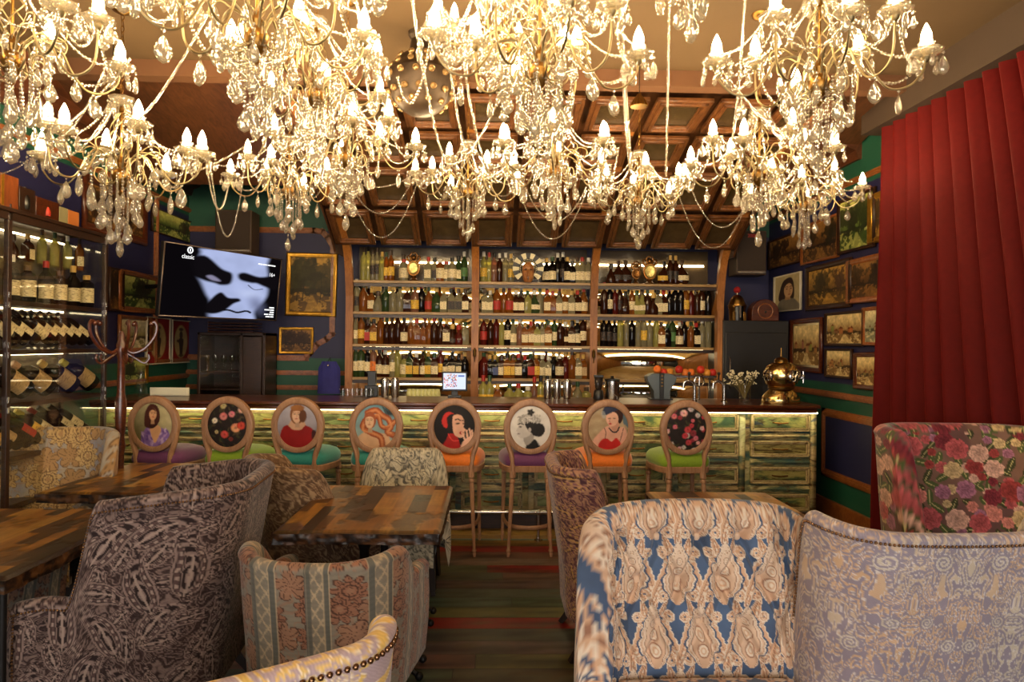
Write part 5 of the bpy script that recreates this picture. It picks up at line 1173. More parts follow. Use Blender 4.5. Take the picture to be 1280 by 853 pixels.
def cat(a, b, sag, n=24):
    t = np.linspace(0, 1, n)[:, None]; a, b = np.array(a, dtype=float), np.array(b, dtype=float); p = a + (b - a) * t; p[:, 2] -= sag * 4 * (t[:, 0] * (1 - t[:, 0])); return p
def scallop(k, a): return lambda t: 1 + a * np.abs(np.cos(t * k / 2)) - a
BOB = MB().lathe([(.008, 0), (.03, .002), (.052, .014), (.058, .026), (.054, .024), (.03, .010), (.010, .008)], 24, flute=scallop(8, .22))
BOB.lathe([(.010, .008), (.020, .02), (.026, .045), (.030, .052), (.024, .045), (.015, .02)], 16, flute=scallop(8, .15))
BOB = BOB.mesh('bobeche', CRYSTAL, 0)
BULB = MB().lathe([(.006, .030), (.0125, .038), (.0165, .052), (.0155, .064), (.010, .080), (.004, .094), (0, .100)], 10).mesh('bulb', BULBM, 180)
SOCK = MB().lathe([(.006, -.004), (.010, .0), (.010, .032), (.007, .034)], 10).mesh('candle_socket', M('ivory_socket', S(226, 200, 150), .5, 0, .05), 40)
def arm_mesh(R, zt):
    m = MB()
    p = smooth_path([(.02, 0, -.01), (.045, 0, .045), (.085, 0, .075), (R * .42, 0, .06), (R * .52, 0, .0), (R * .66, 0, -.055), (R * .84, 0, -.05), (R * .97, 0, .0), (R, 0, zt)], 7); m.tube(p, .0042, 7)
    p = smooth_path([(.02, 0, .0), (.035, 0, -.05), (.07, 0, -.065), (.10, 0, -.04), (.095, 0, -.005), (.07, 0, -.005), (.062, 0, -.03)], 6); m.tube(p, .0032, 6)
    p = smooth_path([(.085, .0, .075), (.13, 0, .105), (.17, 0, .09), (.165, 0, .055), (.14, 0, .055)], 6); m.tube(p, .003, 6)
    m.lathe([(.003, zt - .02), (.012, zt - .012), (.016, zt), (.006, zt + .004)], 10, (R, 0, 0)); return m.mesh('arm', WIRE, 50)
ARMS = [arm_mesh(.36, .05), arm_mesh(.27, .12)]
m = MB().lathe([(0, -.115), (.008, -.105), (.012, -.095), (.006, -.085), (.022, -.07), (.034, -.045), (.040, -.02), (.030, .0), (.018, .01), (.024, .03), (.014, .045), (.008, .06)], 18)
m.lathe([(.006, .06), (.005, .25), (.012, .255), (.010, .27), (.004, .28)], 10); HUB = m.mesh('hub', BRASS, 40)
m = MB()
for k in range(6):
    a = k * PI / 3; m.tube([((.012 + .034 * math.sin(PI * t) ** .8) * math.cos(a + 3.4 * t), (.012 + .034 * math.sin(PI * t) ** .8) * math.sin(a + 3.4 * t), .045 + .2 * t) for t in np.linspace(0, 1, 16)], .0026, 5)
CAGE = m.mesh('twisted_cage', WIRE, 50)
CROWN = MB().lathe([(.008, 0), (.03, .004), (.046, .022), (.056, .04), (.048, .036), (.03, .014), (.01, .01)], 24, flute=scallop(8, .22)).mesh('crown_dish', CRYSTAL, 0)
strand_cache = {}
def strand(key, pts_fn, **k):
    if key not in strand_cache: strand_cache[key] = bead_mb(MB(), pts_fn(), **k).mesh('bead_strand', CRYSTAL, 0)
    return strand_cache[key]
def link(name, me, parent, loc=(0, 0, 0), rz=0, sc=None, rot=None):
    o = bpy.data.objects.new(name, me); COL.objects.link(o); o.parent = parent; o.location = loc; o.rotation_euler = rot or (0, 0, rz)
    if sc: o.scale = (sc,) * 3
    return o
def chandelier(label, loc, rz=0, sc=1.0, seed=0, na=8):
    g = random.Random(seed); o = root('crystal_chandelier', label, 'chandelier', loc, rz, 'crystal chandeliers under the ceiling'); o.scale = (sc,) * 3
    link('hub', HUB, o); link('twisted_cage', CAGE, o); link('crown_dish', CROWN, o, (0, 0, .275))
    top = (ZC - loc[2]) / sc; m = MB(); z = .30
    while z < top - .03:
        q = int((z - .3) / .026) % 2; m.tube([(math.cos(a) * (.007 if q else 0), math.cos(a) * (0 if q else .007), z + .017 * math.sin(a)) for a in np.linspace(0, 2 * PI, 8, endpoint=False)], .0018, 4, closed=True); z += .026
    m.lathe([(0, top), (.045, top - .001), (.04, top - .02), (.01, top - .035), (0, top - .035)], 16); mk('chain', m, BRASS, o, smooth=50)
    tips = []
    for k in range(na):
        a = 2 * PI * k / na; ty = k % 2; R, zt = ((.36, .05), (.27, .12))[ty]
        A = link('arm', ARMS[ty], o, rz=a); link('bobeche', BOB, A, (R, 0, zt), g.random() * 3); link('candle_socket', SOCK, A, (R, 0, zt + .004)); link('bulb', BULB, A, (R, 0, zt + .010), sc=1.12)
        tips.append((R * math.cos(a), R * math.sin(a), zt))
        for j in range(6):
            b = a + 2 * PI * (j + .5) / 6; link('crystal_drop', DROPS[0 if j % 2 else 2], o, (R * math.cos(a) + .053 * math.cos(b), R * math.sin(a) + .053 * math.sin(b), zt - .004), g.random() * 3, g.uniform(.85, 1.1))
        link('crystal_drop', DROPS[1], o, (R * .75 * math.cos(a), R * .75 * math.sin(a), -.075 + .0), g.random() * 3, g.uniform(.9, 1.15))
        link('crystal_drop', DROPS[0], o, (.14 * math.cos(a + .3), .14 * math.sin(a + .3), .03), g.random() * 3, g.uniform(.8, 1.05))
    for k in range(na):   # beads from crown to the arms, and from arm to arm
        a = 2 * PI * k / na; ty = k % 2; R, zt = ((.36, .05), (.27, .12))[ty]
        link('bead_strand', strand(('c', ty), lambda: cat((.04, 0, .29), (R - .02, 0, zt + .02), .07 if ty else .09)), o, rz=a)
        link('bead_strand', strand(('r', ty), lambda: cat((R, 0, zt), (((.27, .36)[ty]) * math.cos(2 * PI / na), ((.27, .36)[ty]) * math.sin(2 * PI / na), (.12, .05)[ty]), .09)), o, rz=a)
    for ring, (n_, rr, l0) in enumerate(((10, .115, .05), (8, .075, .12), (5, .035, .19), (1, 0, .25))):
        for k in range(n_):
            a = 2 * PI * k / n_ + ring * .4; q = round(l0 + g.choice((-.02, 0, .03)), 3)
            s_ = link('bead_strand', strand(('v', q), lambda: [(0, 0, 0), (0, 0, -q)], r=.0058), o, (rr * math.cos(a), rr * math.sin(a), -.02)); link('crystal_drop', DROPS[0] if ring < 3 else DROPS[1], s_, (0, 0, -q - .012), g.random() * 3, g.uniform(.9, 1.2))
    for k in range(6):
        a = k * PI / 3; link('crystal_drop', DROPS[2], o, (.052 * math.cos(a), .052 * math.sin(a), .285), g.random() * 3, 1.1)
    return o
CH = {}
BACK = [(-1.75, .35, 'first row behind the camera, over the left'), (1.75, .35, 'first row behind the camera, over the right'), (-.9, -1.2, 'second row behind the camera, over the left'), (1.1, -1.2, 'second row behind the camera, over the right')]  # extra chandeliers added behind the camera as warm fill light
for i, (x, y, lab) in enumerate(BACK): chandelier('crystal chandelier added for light, mirror only, ' + lab, (x, y, 2.68), i * .5, 1.0, 50 + i)
def chz(px, Y, z=2.65): v = PY(px, 300, Y); return (v.x, Y, z)
spec = [
 ('c3', 360, 4.75, 2.64, 1.05, 'crystal chandelier between the television and the left bay of bottles, far row'),
 ('c1', 584, 4.8, 2.66, 1.0, 'crystal chandelier hanging before the post left of the carved mask, far row'),
 ('c2', 798, 4.9, 2.64, 1.0, 'crystal chandelier hanging before the right bay of bottles, far row'),
 ('c4', 1005, 4.9, 2.63, 1.0, 'rightmost far crystal chandelier, beside the hanging paintings'),
 ('c5', 150, 4.1, 2.58, 1.3, 'widest crystal chandelier, above the wine cabinet at left'),
 ('c6', 432, 3.95, 2.66, 1.05, 'crystal chandelier in the middle rows, just left of the studded globe lamp'),
 ('c8', 693, 4.1, 2.64, 1.05, 'crystal chandelier in the middle rows, above the bar stool with the hat profile'),
 ('c10', 948, 4.0, 2.62, 1.08, 'crystal chandelier in the middle rows, above the diving helmet end of the bar'),
 ('c9', 1022, 2.7, 2.66, 1.05, 'near crystal chandelier closest to the red curtain'),
 ('c7', 672, 2.65, 2.66, 1.08, 'near crystal chandelier in the centre of the ceiling, body in view'),
 ('c12', 318, 2.5, 2.70, 1.08, 'near crystal chandelier above the television'),
 ('c11', 12, 2.75, 2.70, 1.1, 'near crystal chandelier cut off by the left edge'),
 ('c13', 470, 2.1, 2.92, 1.0, 'near crystal chandelier cut off by the top edge, in front of the studded globe lamp'),
 ('c14', 862, 2.15, 2.92, 1.08, 'near crystal chandelier cut off by the top edge, right of centre'),
 ('c16', 628, 2.95, 2.86, .82, 'crystal chandelier between the near centre and the centre far one'),
 ('c17', 392, 3.05, 2.69, .95, 'crystal chandelier in front of the one beside the globe lamp'),
 ('c15', 165, 2.1, 2.92, 1.05, 'near crystal chandelier cut off by the top edge at far left'),
]
for i, (k, px, Y, z, sc, lab) in enumerate(spec):
    CH[k] = chandelier(lab, chz(px, Y, z), i * .37, sc, i)
def tip(k, ang, low=False):
    o = CH[k]; s = o.scale[0]; R = .36 * s; return (o.location.x + R * math.cos(ang), o.location.y + R * math.sin(ang), o.location.z + (.07 if not low else -.02) * s)
gl = [('c3', 0, 'c1', PI, .24), ('c3', .4, 'c1', PI - .3, .38), ('c3', -.4, 'c1', PI + .5, .10), ('c1', 0, 'c2', PI, .26), ('c1', .4, 'c2', PI - .3, .36), ('c1', -.3, 'c8', 2, .1), ('c8', -.5, 'c2', 3.6, .2), ('c2', 0, 'c4', PI, .26), ('c2', .5, 'c4', PI - .4, .38), ('c2', -.6, 'c10', 3.4, .12),
      ('c5', 0, 'c3', PI, .26), ('c5', .5, 'c3', PI - .4, .40), ('c5', -.3, 'c6', PI, .12), ('c6', 0, 'c1', 3.5, .12), ('c12', .8, 'c5', 1.2, .1), ('c11', .6, 'c5', 3.6, .08), ('c12', 1.6, 'c3', 4.4, .1), ('c12', .6, 'c6', 4.2, .06), ('c13', 1.5, 'c1', 4.4, .14), ('c13', 1.2, 'c1', 5.0, .3), ('c13', 2.0, 'c6', 5.3, .1),
      ('c7', 1.4, 'c8', 4.2, .1), ('c7', .5, 'c2', 4.4, .12), ('c14', 1.5, 'c2', 5.0, .12), ('c14', 2.0, 'c2', 4.4, .08), ('c14', .8, 'c10', 4.0, .1), ('c14', 0, 'c9', PI, .12), ('c7', 2.4, 'c1', 5.4, .2), ('c9', 1.6, 'c4', 5.2, .1), ('c9', 2.2, 'c10', 5.2, .08), ('c13', 0, 'c7', PI, .16), ('c15', 0, 'c12', PI, .1), ('c15', 1.0, 'c5', 5.2, .1), ('c11', 1.2, 'c5', 4.2, .14), ('c12', 0, 'c13', PI, .12), ('c7', 0, 'c14', PI, .12), ('c16', 1.4, 'c1', 4.5, .1), ('c16', 0, 'c7', PI, .1), ('c17', 1.4, 'c6', 4.6, .06), ('c17', 0, 'c16', PI, .2), ('c17', 2.4, 'c3', 5.0, .12)]
names = {k: lab for k, _, _, _, _, lab in spec}
short = {'c3': 'television side far chandelier', 'c1': 'centre far chandelier', 'c2': 'right bay far chandelier', 'c4': 'rightmost far chandelier', 'c5': 'widest left chandelier', 'c6': 'globe lamp side chandelier', 'c8': 'mid centre chandelier', 'c10': 'mid right chandelier', 'c9': 'near curtain chandelier', 'c7': 'near centre chandelier', 'c12': 'near television chandelier', 'c11': 'left edge chandelier', 'c13': 'top edge centre chandelier', 'c14': 'top edge right chandelier', 'c15': 'top edge left chandelier', 'c16': 'second row centre chandelier', 'c17': 'second row left chandelier', 'c18': 'second row right chandelier'}
seen = {}
for a, ta, b, tb, sag in gl:
    p = cat(tip(a, ta), tip(b, tb), sag, 40); key = (a, b); seen[key] = seen.get(key, 0) + 1
    o = mk('bead_garland', bead_mb(MB(), p, .0062, .014), CRYSTAL, smooth=0, fixn=False); tag(o, 'crystal bead garland from %s to %s%s' % (short[a], short[b], '' if seen[key] == 1 else ', ' + ['', '', 'deeper sag', 'shallowest sag'][seen[key]]), 'garland', 'bead garlands between the chandeliers')
for (px, py, wy, k, ang, sag, nm) in ((-60, 190, None, 'c5', PI, .12, 'lower'), (-60, 150, None, 'c5', 2.8, .1, 'upper')):
    p = cat(tuple(PX(-60, py, XL + .3)), tip(k, ang), sag, 40); o = mk('bead_garland', bead_mb(MB(), p, .0062, .014), CRYSTAL, smooth=0, fixn=False); tag(o, '%s crystal bead garland running from left wall to widest left chandelier' % nm, 'garland', 'bead garlands between the chandeliers')
# studded bronze globe lamp and small fluted pendants
p = PY(526, 104, 4.35); o = root('globe_lamp', 'dark bronze globe lamp studded with round glass lenses', 'pendant lamp', (p.x, p.y, p.z))
BZ = M('dark_bronze', S(58, 44, 32), .45, .6, .35, 10); LENS = M('lens_glass', S(150, 120, 80), .1, .6, .2, 30)
mk('globe', MB().lathe([(0, -.20), (.08, -.185), (.15, -.135), (.19, -.06), (.2, .0), (.205, .03), (.205, .05), (.19, .055), (.18, .08), (.14, .14), (.09, .175), (.07, .2), (.06, .26), (.075, .28), (.03, .30)], 32), BZ, o, smooth=40)
lm = MB().lathe([(.019, -.004), (.021, .008), (.017, .014), (.013, .010), (0, .015)], 12).mesh('lens', LENS, 50)
for (zz, rr, n_, tilt) in ((.02, .203, 14, 90), (-.07, .188, 14, 110), (.09, .172, 12, 62), (.14, .135, 10, 48), (-.13, .15, 10, 130)):
    for k in range(n_):
        a = 2 * PI * k / n_ + zz * 9; q = bpy.data.objects.new('lens', lm); COL.objects.link(q); q.parent = o; q.location = (rr * math.cos(a), rr * math.sin(a), zz); q.rotation_euler = (0, D2(tilt), a)
mk('rod', MB().tube([(0, 0, .29), (0, 0, ZC - p.z)], .012, 8).lathe([(.07, ZC - p.z - .03), (.08, ZC - p.z)], 16), BZ, o)
for px, py, Y, lab in ((141, 105, 4.6, 'small fluted brass pendant lamp at upper left'), (799, 126, 4.6, 'small fluted brass pendant lamp at upper right of centre')):
    p = PY(px, py, Y); o = root('pendant_lamp', lab, 'pendant lamp', tuple(p)); mk('shade', MB().lathe([(.058, -.04), (.060, -.036), (.045, .0), (.02, .03), (.010, .045)], 32, flute=scallop(16, .1)), BRASS, o); mk('cord', MB().tube([(0, 0, .04), (0, 0, ZC - p.z)], .003, 5), IRON, o)
    mk('lamp_glass', MB().lathe([(0, -.038), (.04, -.036), (.042, -.03)], 14), GLASS, o)
# ---------------------------------------------------------------- framed paintings on the walls
FRW = {'wood': TRIMW, 'dark': DARKWOOD, 'gold': GOLD, 'mahog': MAHOG, 'pale': M('pale_frame', S(196, 184, 160), .5, 0, .1, 10)}
def frame_obj(label, c, W, H, face, art, frame='wood', fw=.05, tilt=0.0, fd=.03, mat=None, cat='painting', res=150, group=None, lean=0.0):
    """face: 'y' back wall, 'r' right wall, 'l' left wall. local x right, z up, -y to the viewer"""
    rz = {'y': 0, 'r': -PI / 2, 'l': PI / 2}[face]
    if face == 'r': rz = PI / 2 * -1
    o = root('framed_painting', label, cat, tuple(c), 0, group); o.rotation_euler = (Matrix.Rotation({'y': 0, 'r': -PI / 2, 'l': PI / 2}[face], 3, 'Z') @ Matrix.Rotation(lean, 3, 'X') @ Matrix.Rotation(tilt, 3, 'Y')).to_euler()
    m = MB(); prof = [(0, 0), (0, -fd * .6), (fw * .2, -fd), (fw * .45, -fd * .75), (fw * .7, -fd * .85), (fw, -fd * .35), (fw, 0)]
    cr = [(-W / 2, -H / 2), (W / 2, -H / 2), (W / 2, H / 2), (-W / 2, H / 2)]
    P = np.zeros((4, len(prof), 3))
    for i, (x, z) in enumerate(cr):
        for j, (q, d) in enumerate(prof): P[i, j] = (x - math.copysign(q, x), d, z - math.copysign(q, z))
    m.grid(P, wu=True, wv=True); mk('frame', m, FRW[frame], o, smooth=0)
    w, h = W / 2 - fw, H / 2 - fw
    if mat:
        mk('mount', MB().box(-w, w, -fd * .3, -.002, -h, h), mat, o, smooth=0); w -= .02; h -= .02
    nx = max(12, int(res * W)); nz = max(12, int(res * H)); X, Z = np.meshgrid(np.linspace(-w, w, nx), np.linspace(-h, h, nz), indexing='ij')
    cv = art(nx, nz); mk('canvas', MB().grid(np.stack([X, np.full_like(X, -fd * .33), Z], -1), cv.I), PAINT, o, smooth=0, fixn=False)
    mk('backing_board', MB().box(-w, w, -.006, 0, -h, h), DARKWOOD, o, smooth=0)
    return o
def land(kind, seed): return lambda nx, ny: landscape(kind, nx, ny, seed)
def quad_r(x0, y0, x1, y1, X):   # centre and size of a picture on a side wall from two opposite corners
    a, b = PX(x0, y0, X), PX(x1, y1, X); return ((a + b) / 2, abs(a.y - b.y), abs(a.z - b.z))
def side(label, corners, face, art, frame, fw, tilt=0, **k):
    X = XL + .004 if face == 'l' else XR - .004
    pts = [PX(px, py, X) for px, py in corners]; ys = [p.y for p in pts]; zs_ = [p.z for p in pts]
    (y0, y1) = min(ys), max(ys); zt = (pts[0].z + pts[1].z) / 2; zb = (pts[2].z + pts[3].z) / 2
    return frame_obj(label, (X + (.002 if face == 'l' else -.002), (y0 + y1) / 2, (zt + zb) / 2), y1 - y0, zt - zb, face, art, frame, fw, tilt, **k)
def backp(label, x0, y0, x1, y1, art, frame, fw, tilt=0, **k):
    a, b = PY(x0, y0, YB - .01), PY(x1, y1, YB - .01); return frame_obj(label, ((a.x + b.x) / 2, YB - .006, (a.z + b.z) / 2), b.x - a.x, a.z - b.z, 'y', art, frame, fw, tilt, **k)
backp('gold framed landscape with a leaning tree, on the blue wall beside the television', 358, 316, 421, 396, land('dusk', 4), 'gold', .05, D2(1))
backp('small gold framed landscape of cattle under trees, low on the blue wall', 349, 409, 392, 443, land('brown', 6), 'gold', .03)
# left wall (corner order: two top corners, two bottom corners)
side('framed painting of a red garden, directly left of the television', [(152, 337), (199, 346), (146, 391), (191, 391)], 'l', land('green', 11), 'wood', .05, D2(0))
side('narrow framed painting with red flowers beside the wine cabinet', [(134, 334), (152, 336), (134, 388), (148, 390)], 'l', land('brown', 12), 'dark', .02)
side('wood framed landscape with yellow fields behind the coat rack', [(148, 393), (188, 397), (146, 440), (181, 441)], 'l', land('pale', 13), 'wood', .04)
side('small gold framed green painting behind the coat rack, lowest of three', [(150, 447), (182, 447), (150, 483), (180, 480)], 'l', land('green', 14), 'gold', .03)
side('unframed long landscape high on the left wall under the chandelier', [(188, 262), (238, 274), (188, 291), (238, 303)], 'l', land('green', 15), 'dark', .01)
side('large dark framed painting high on left wall over the wine cabinet', [(102, 218), (182, 245), (108, 284), (178, 310)], 'l', land('brown', 16), 'mahog', .07)
def oval_art(seed):
    def f(nx, ny):
        c = Canvas(nx, ny, S(140, 24, 22)); c.grain(.12, 20, seed); c.ell(.5, .5, .36, .41, S(170, 130, 80)); c.ell(.5, .5, .33, .385, S(196, 166, 110)); c.grain(.15, 9, seed)
        c.ell(.5, .66, .09, .10, S(84, 62, 40)); c.poly([(.38, .56), (.62, .56), (.6, .34), (.56, .14), (.44, .14), (.42, .34)], S(70, 50, 34), True); c.ell(.5, .8, .12, .04, S(90, 66, 40)); c.line([(.3, .52), (.4, .5)], .03, S(90, 66, 44)); c.ell(.5, .16, .13, .03, S(90, 70, 44)); return c
    return f
side('red panel with an oval picture of a standing figure, nearer the television corner', [(182, 396), (211, 398), (180, 456), (208, 455)], 'l', oval_art(1), 'pale', .012, group='red panels with oval figures')
side('red panel with an oval figure, right one of the pair beside the dark cupboard', [(213, 399), (237, 402), (212, 455), (236, 453)], 'l', oval_art(2), 'pale', .012, group='red panels with oval figures')
# right wall
def sketch(nx, ny):
    c = Canvas(nx, ny, S(196, 176, 128)); c.grain(.1, 8); c.poly([(.16, .3), (.2, .6), (.34, .86), (.6, .93), (.72, .8), (.76, .5), (.72, .3), (.5, .2)], S(52, 32, 24), True); c.poly([(.12, .0), (.2, .28), (.5, .34), (.8, .28), (.96, .0)], S(120, 110, 92), True)
    c.poly([(.4, .3), (.42, .45), (.6, .45), (.62, .3)], S(170, 126, 84)); c.ell(.53, .58, .17, .22, S(200, 156, 110)); c.poly([(.34, .62), (.4, .84), (.62, .86), (.72, .64), (.6, .76), (.46, .74)], S(52, 32, 24), True)
    for x in (.47, .63): c.ell(x, .61, .035, .015, S(40, 24, 20)); c.line([(x - .05, .66), (x, .68), (x + .05, .66)], .01, S(60, 36, 26))
    c.ell(.57, .45, .05, .016, S(150, 60, 50)); c.line([(.57, .6), (.6, .52), (.57, .51)], .008, S(140, 96, 64)); return c
side('white framed drawing of a dark haired woman on the right wall', [(970, 348), (1002, 338), (973, 392), (1003, 386)], 'r', sketch, 'pale', .012)
side('dark painting with a yellow arch, highest and farthest on the right wall', [(963, 300), (1002, 290), (965, 335), (1003, 330)], 'r', land('brown', 21), 'dark', .02)
side('dark autumn painting below the rightmost far chandelier', [(1004, 282), (1048, 268), (1004, 332), (1050, 322)], 'r', land('brown', 22), 'wood', .025)
side('painting of a sloping green meadow with trees, high on the right wall', [(1050, 252), (1092, 234), (1054, 320), (1096, 306)], 'r', land('green', 23), 'dark', .03)
side('gold framed painting of flowers at the curtain edge, highest on the right wall', [(1088, 246), (1112, 234), (1093, 306), (1114, 298)], 'r', land('dusk', 24), 'gold', .05)
side('wide dark framed forest painting in the middle of the right wall', [(1010, 334), (1063, 323), (1012, 390), (1066, 383)], 'r', land('dusk', 25), 'dark', .05)
side('wide wood framed misty landscape touching the curtain', [(1061, 326), (1120, 312), (1066, 381), (1122, 374)], 'r', land('brown', 26), 'wood', .05)
side('upright painting of a white house with cream slip in mahogany frame', [(990, 400), (1029, 396), (992, 464), (1029, 467)], 'r', land('village', 27), 'mahog', .05, mat=M('cream_slip', S(206, 190, 150), .6))
side('dark framed village landscape with clouds above two small paintings', [(1034, 393), (1080, 386), (1036, 433), (1082, 433)], 'r', land('village', 28), 'dark', .025)
side('painting with a ship in dotted gold frame beside the curtain', [(1081, 386), (1116, 380), (1084, 432), (1118, 433)], 'r', land('sea', 29), 'wood', .03)
side('small painting of market stalls, lower row of the right wall', [(1034, 436), (1066, 436), (1035, 472), (1067, 474)], 'r', land('village', 30), 'dark', .02)
side('small painting of a castle gate hung slightly lower in dark frame', [(1070, 441), (1100, 440), (1072, 486), (1103, 490)], 'r', land('village', 31), 'mahog', .04, D2(-1))
side('painting mostly hidden by the curtain, lowest row of right wall', [(1101, 442), (1124, 442), (1104, 488), (1124, 490)], 'r', land('village', 32), 'dark', .03)
# ---------------------------------------------------------------- television on its arm, tilted
cs = [PY(207, 300, 5.95), PY(354, 326, 7.2), PY(343, 400, 7.2), PY(196, 397, 5.95)]
c = (cs[0] + cs[1] + cs[2] + cs[3]) / 4; ex = ((cs[1] - cs[0]) + (cs[2] - cs[3])).normalized(); ez = ((cs[0] - cs[3]) + (cs[1] - cs[2])).normalized(); ey = -(ex.cross(ez)).normalized(); ey = ez.cross(ex).normalized(); ez = ex.cross(ey).normalized()
TW = ((cs[1] - cs[0]).length + (cs[2] - cs[3]).length) / 2; TH = ((cs[0] - cs[3]).length + (cs[1] - cs[2]).length) / 2
o = root('television', 'flat television showing a black and white face, tilted on its wall arm', 'television', tuple(c)); o.rotation_euler = Matrix((ex, ey, ez)).transposed().to_euler()
mk('casing', MB().box(-TW / 2, TW / 2, 0, .04, -TH / 2, TH / 2).box(-TW * .3, TW * .3, .04, .07, -TH * .3, TH * .3), BLACK, o, bevel=.005)
mk('bezel', MB().box(-TW / 2, TW / 2, -.006, 0, -TH / 2, -TH / 2 + .012).box(-TW / 2, TW / 2, -.006, 0, TH / 2 - .01, TH / 2).box(-TW / 2, -TW / 2 + .01, -.006, 0, -TH / 2, TH / 2).box(TW / 2 - .01, TW / 2, -.006, 0, -TH / 2, TH / 2), M('bezel_grey', S(120, 104, 92), .3, .6), o, smooth=0)
cv = tv_face(); X, Z = np.meshgrid(np.linspace(-TW / 2 + .01, TW / 2 - .01, cv.nx), np.linspace(-TH / 2 + .012, TH / 2 - .01, cv.ny), indexing='ij')
t = NT('screen_picture'); SCR = t.surf(t.n('ShaderNodeEmission', {'Color': t.n('ShaderNodeAttribute', attribute_name='Col').outputs['Color'], 'Strength': 1.0}))
scr = mk('screen', MB().grid(np.stack([X, np.full_like(X, -.003), Z], -1), cv.I), SCR, o, smooth=0, fixn=False)
TXT = M_emit('screen_text', (1, 1, 1), 1.1)
def text(s_, x, z, size, parent, mat=TXT, y=-.0045, name='screen_text', align='LEFT', ext=0, rot=(PI / 2, 0, 0)):
    cu = bpy.data.curves.new(name, 'FONT'); cu.body = s_; cu.size = size; cu.align_x = align; cu.extrude = ext; cu.space_character = 1.0; ob = bpy.data.objects.new(name, cu); COL.objects.link(ob)
    dg = bpy.context.evaluated_depsgraph_get(); me = bpy.data.meshes.new_from_object(ob.evaluated_get(dg)); me.materials.clear(); me.materials.append(mat); bpy.data.objects.remove(ob)
    q = bpy.data.objects.new(name, me); COL.objects.link(q); q.parent = parent; q.location = (x, y, z); q.rotation_euler = rot; return q
text('classic', -TW * .37, TH * .31, TH * .085, scr); mk('emblem', MB().tube([(-TW * .31 + .026 * math.cos(a), -.0045, TH * .43 + .024 * math.sin(a)) for a in np.linspace(0, 2 * PI, 20, endpoint=False)], .005, 5, closed=True).box(-TW * .31 - .004, -TW * .31 + .004, -.006, -.004, TH * .41, TH * .45), TXT, scr)
text('16+', TW * .385, TH * .20, TH * .085, scr)
cap = MB(); g = random.Random(6)
for (x1, z0, ws) in [(TW * .44, TH * .365, (.05, .04, .05, .05))] + [(TW * .465, -TH * .30 - k * TH * .036, q) for k, q in enumerate(((.06,), (.05, .06), (.05,), (.06, .05), (.04, .05)))]:
    x = x1
    for w_ in ws: cap.box(x - w_ * TW * .8, x, -.0045, -.0035, z0, z0 + TH * .018); x -= w_ * TW * .8 + TH * .012
mk('screen_caption', cap, TXT, scr, smooth=0)
Rt = Matrix((ex, ey, ez)); tg = Rt @ (Vector((XL + .01, c.y + .35, c.z)) - c); mk('wall_arm', MB().tube([(0, .05, 0), (0, .25, 0), tuple(tg)], .02, 8), IRON, o)
# ---------------------------------------------------------------- wine cabinet along the left wall
XF = -2.93; yN = 4.0; yF = PX(133, 400, XF).y; H0 = PX(60, PX and 287, XF).z
H0 = 2.40
o = root('wine_cabinet', 'tall glazed wine cabinet with dark frame along the left wall', 'cabinet', (XF, 0, 0)); dW = XF - XL - .02
yM = PX(12, 400, XF).y
m = MB()
for y in (yN, yM, yF): m.box(-.03, 0, y - .018, y + .018, 0, H0)
for y in (yN, yF): m.box(-dW, -dW + .03, y - .018, y + .018, 0, H0)
m.box(-.03, 0, yN, yF, H0 - .05, H0).box(-.03, 0, yN, yF, 0, .12); mk('frame', m, DARKWOOD, o, bevel=.003)
mk('top_board', MB().box(-dW, .01, yN - .02, yF + .02, H0, H0 + .025), DARKWOOD, o, bevel=.003); 
t_ = PX(60, 378, XF).z; shz = [PX(70, 380, XF).z, PX(70, 437, XF).z, PX(70, 499, XF).z, PX(70, 560, XF).z, .6, .15]
for z in shz[:5]: mk('shelf', MB().box(-dW, -.03, yN, yF, z - .03, z), DARKWOOD, o, bevel=.002)
mk('glass_shelf', MB().box(-dW, -.1, yN, yF, 2.13, 2.138), GLASS, o)
ymid = PX(77, 400, XF).y
for a, b in ((yN, yM), (yM + .02, ymid), (ymid + .005, yF - .02)): mk('glass_door', MB().box(-.012, -.006, a, b, .12, H0 - .05), GLASS, o)
mk('end_glass', MB().box(-dW, -.03, yF - .006, yF, .12, H0 - .05), GLASS, o)
mk('back_panel', MB().box(-dW, -dW + .012, yN, yF, 0, H0), M('cabinet_back', S(96, 84, 66), .3, .3, .2, 3), o)
for z in shz[:4]: mk('light_strip', MB().box(-dW + .05, -dW + .06, yN + .05, yF - .05, z - .042, z - .031), M_LED2 if 'M_LED2' in globals() else M_emit('cabinet_led', (1, .82, .5), 9), o)
for y in (yM, yF):
    for z in [H0] + shz[:3]:
        for dz_ in (-.05, .012): mk('hinge', MB().box(.0, .006, y - .014, y - .002, z + dz_, z + dz_ + .035), STEEL, o)
mk('light_strip', MB().box(-dW + .05, -dW + .06, yN + .05, yF - .05, H0 - .062, H0 - .051), M_emit('cabinet_led_top', (1, .82, .5), 9), o)
# standing square bottles with big labels on the first shelf
for i, px in enumerate((14, 34, 57, 74, 91, 108)):
    p = PX(px, 378, XF - .10); bottle('gkW' if i % 2 else 'bkW', (XF - .10, p.y, shz[0]), 'dark bottle with large cream label in wine cabinet, %s from left' % ORD[i], 'labelled bottles in the wine cabinet', 1.2, PI / 2 + D2(-30))
for i, px in enumerate((16, 34, 52, 68, 84, 99)):
    p = PX(px, 345, XF - .2); bottle(rnd.choice(['taW', 'tyN', 'dnN', 'snW', 'twN', 'haN']), (XF - .2, p.y, 2.138), 'small bottle on glass shelf at top of wine cabinet, %s from left' % ORD[i], 'small bottles on the glass shelf', .9, PI / 2)
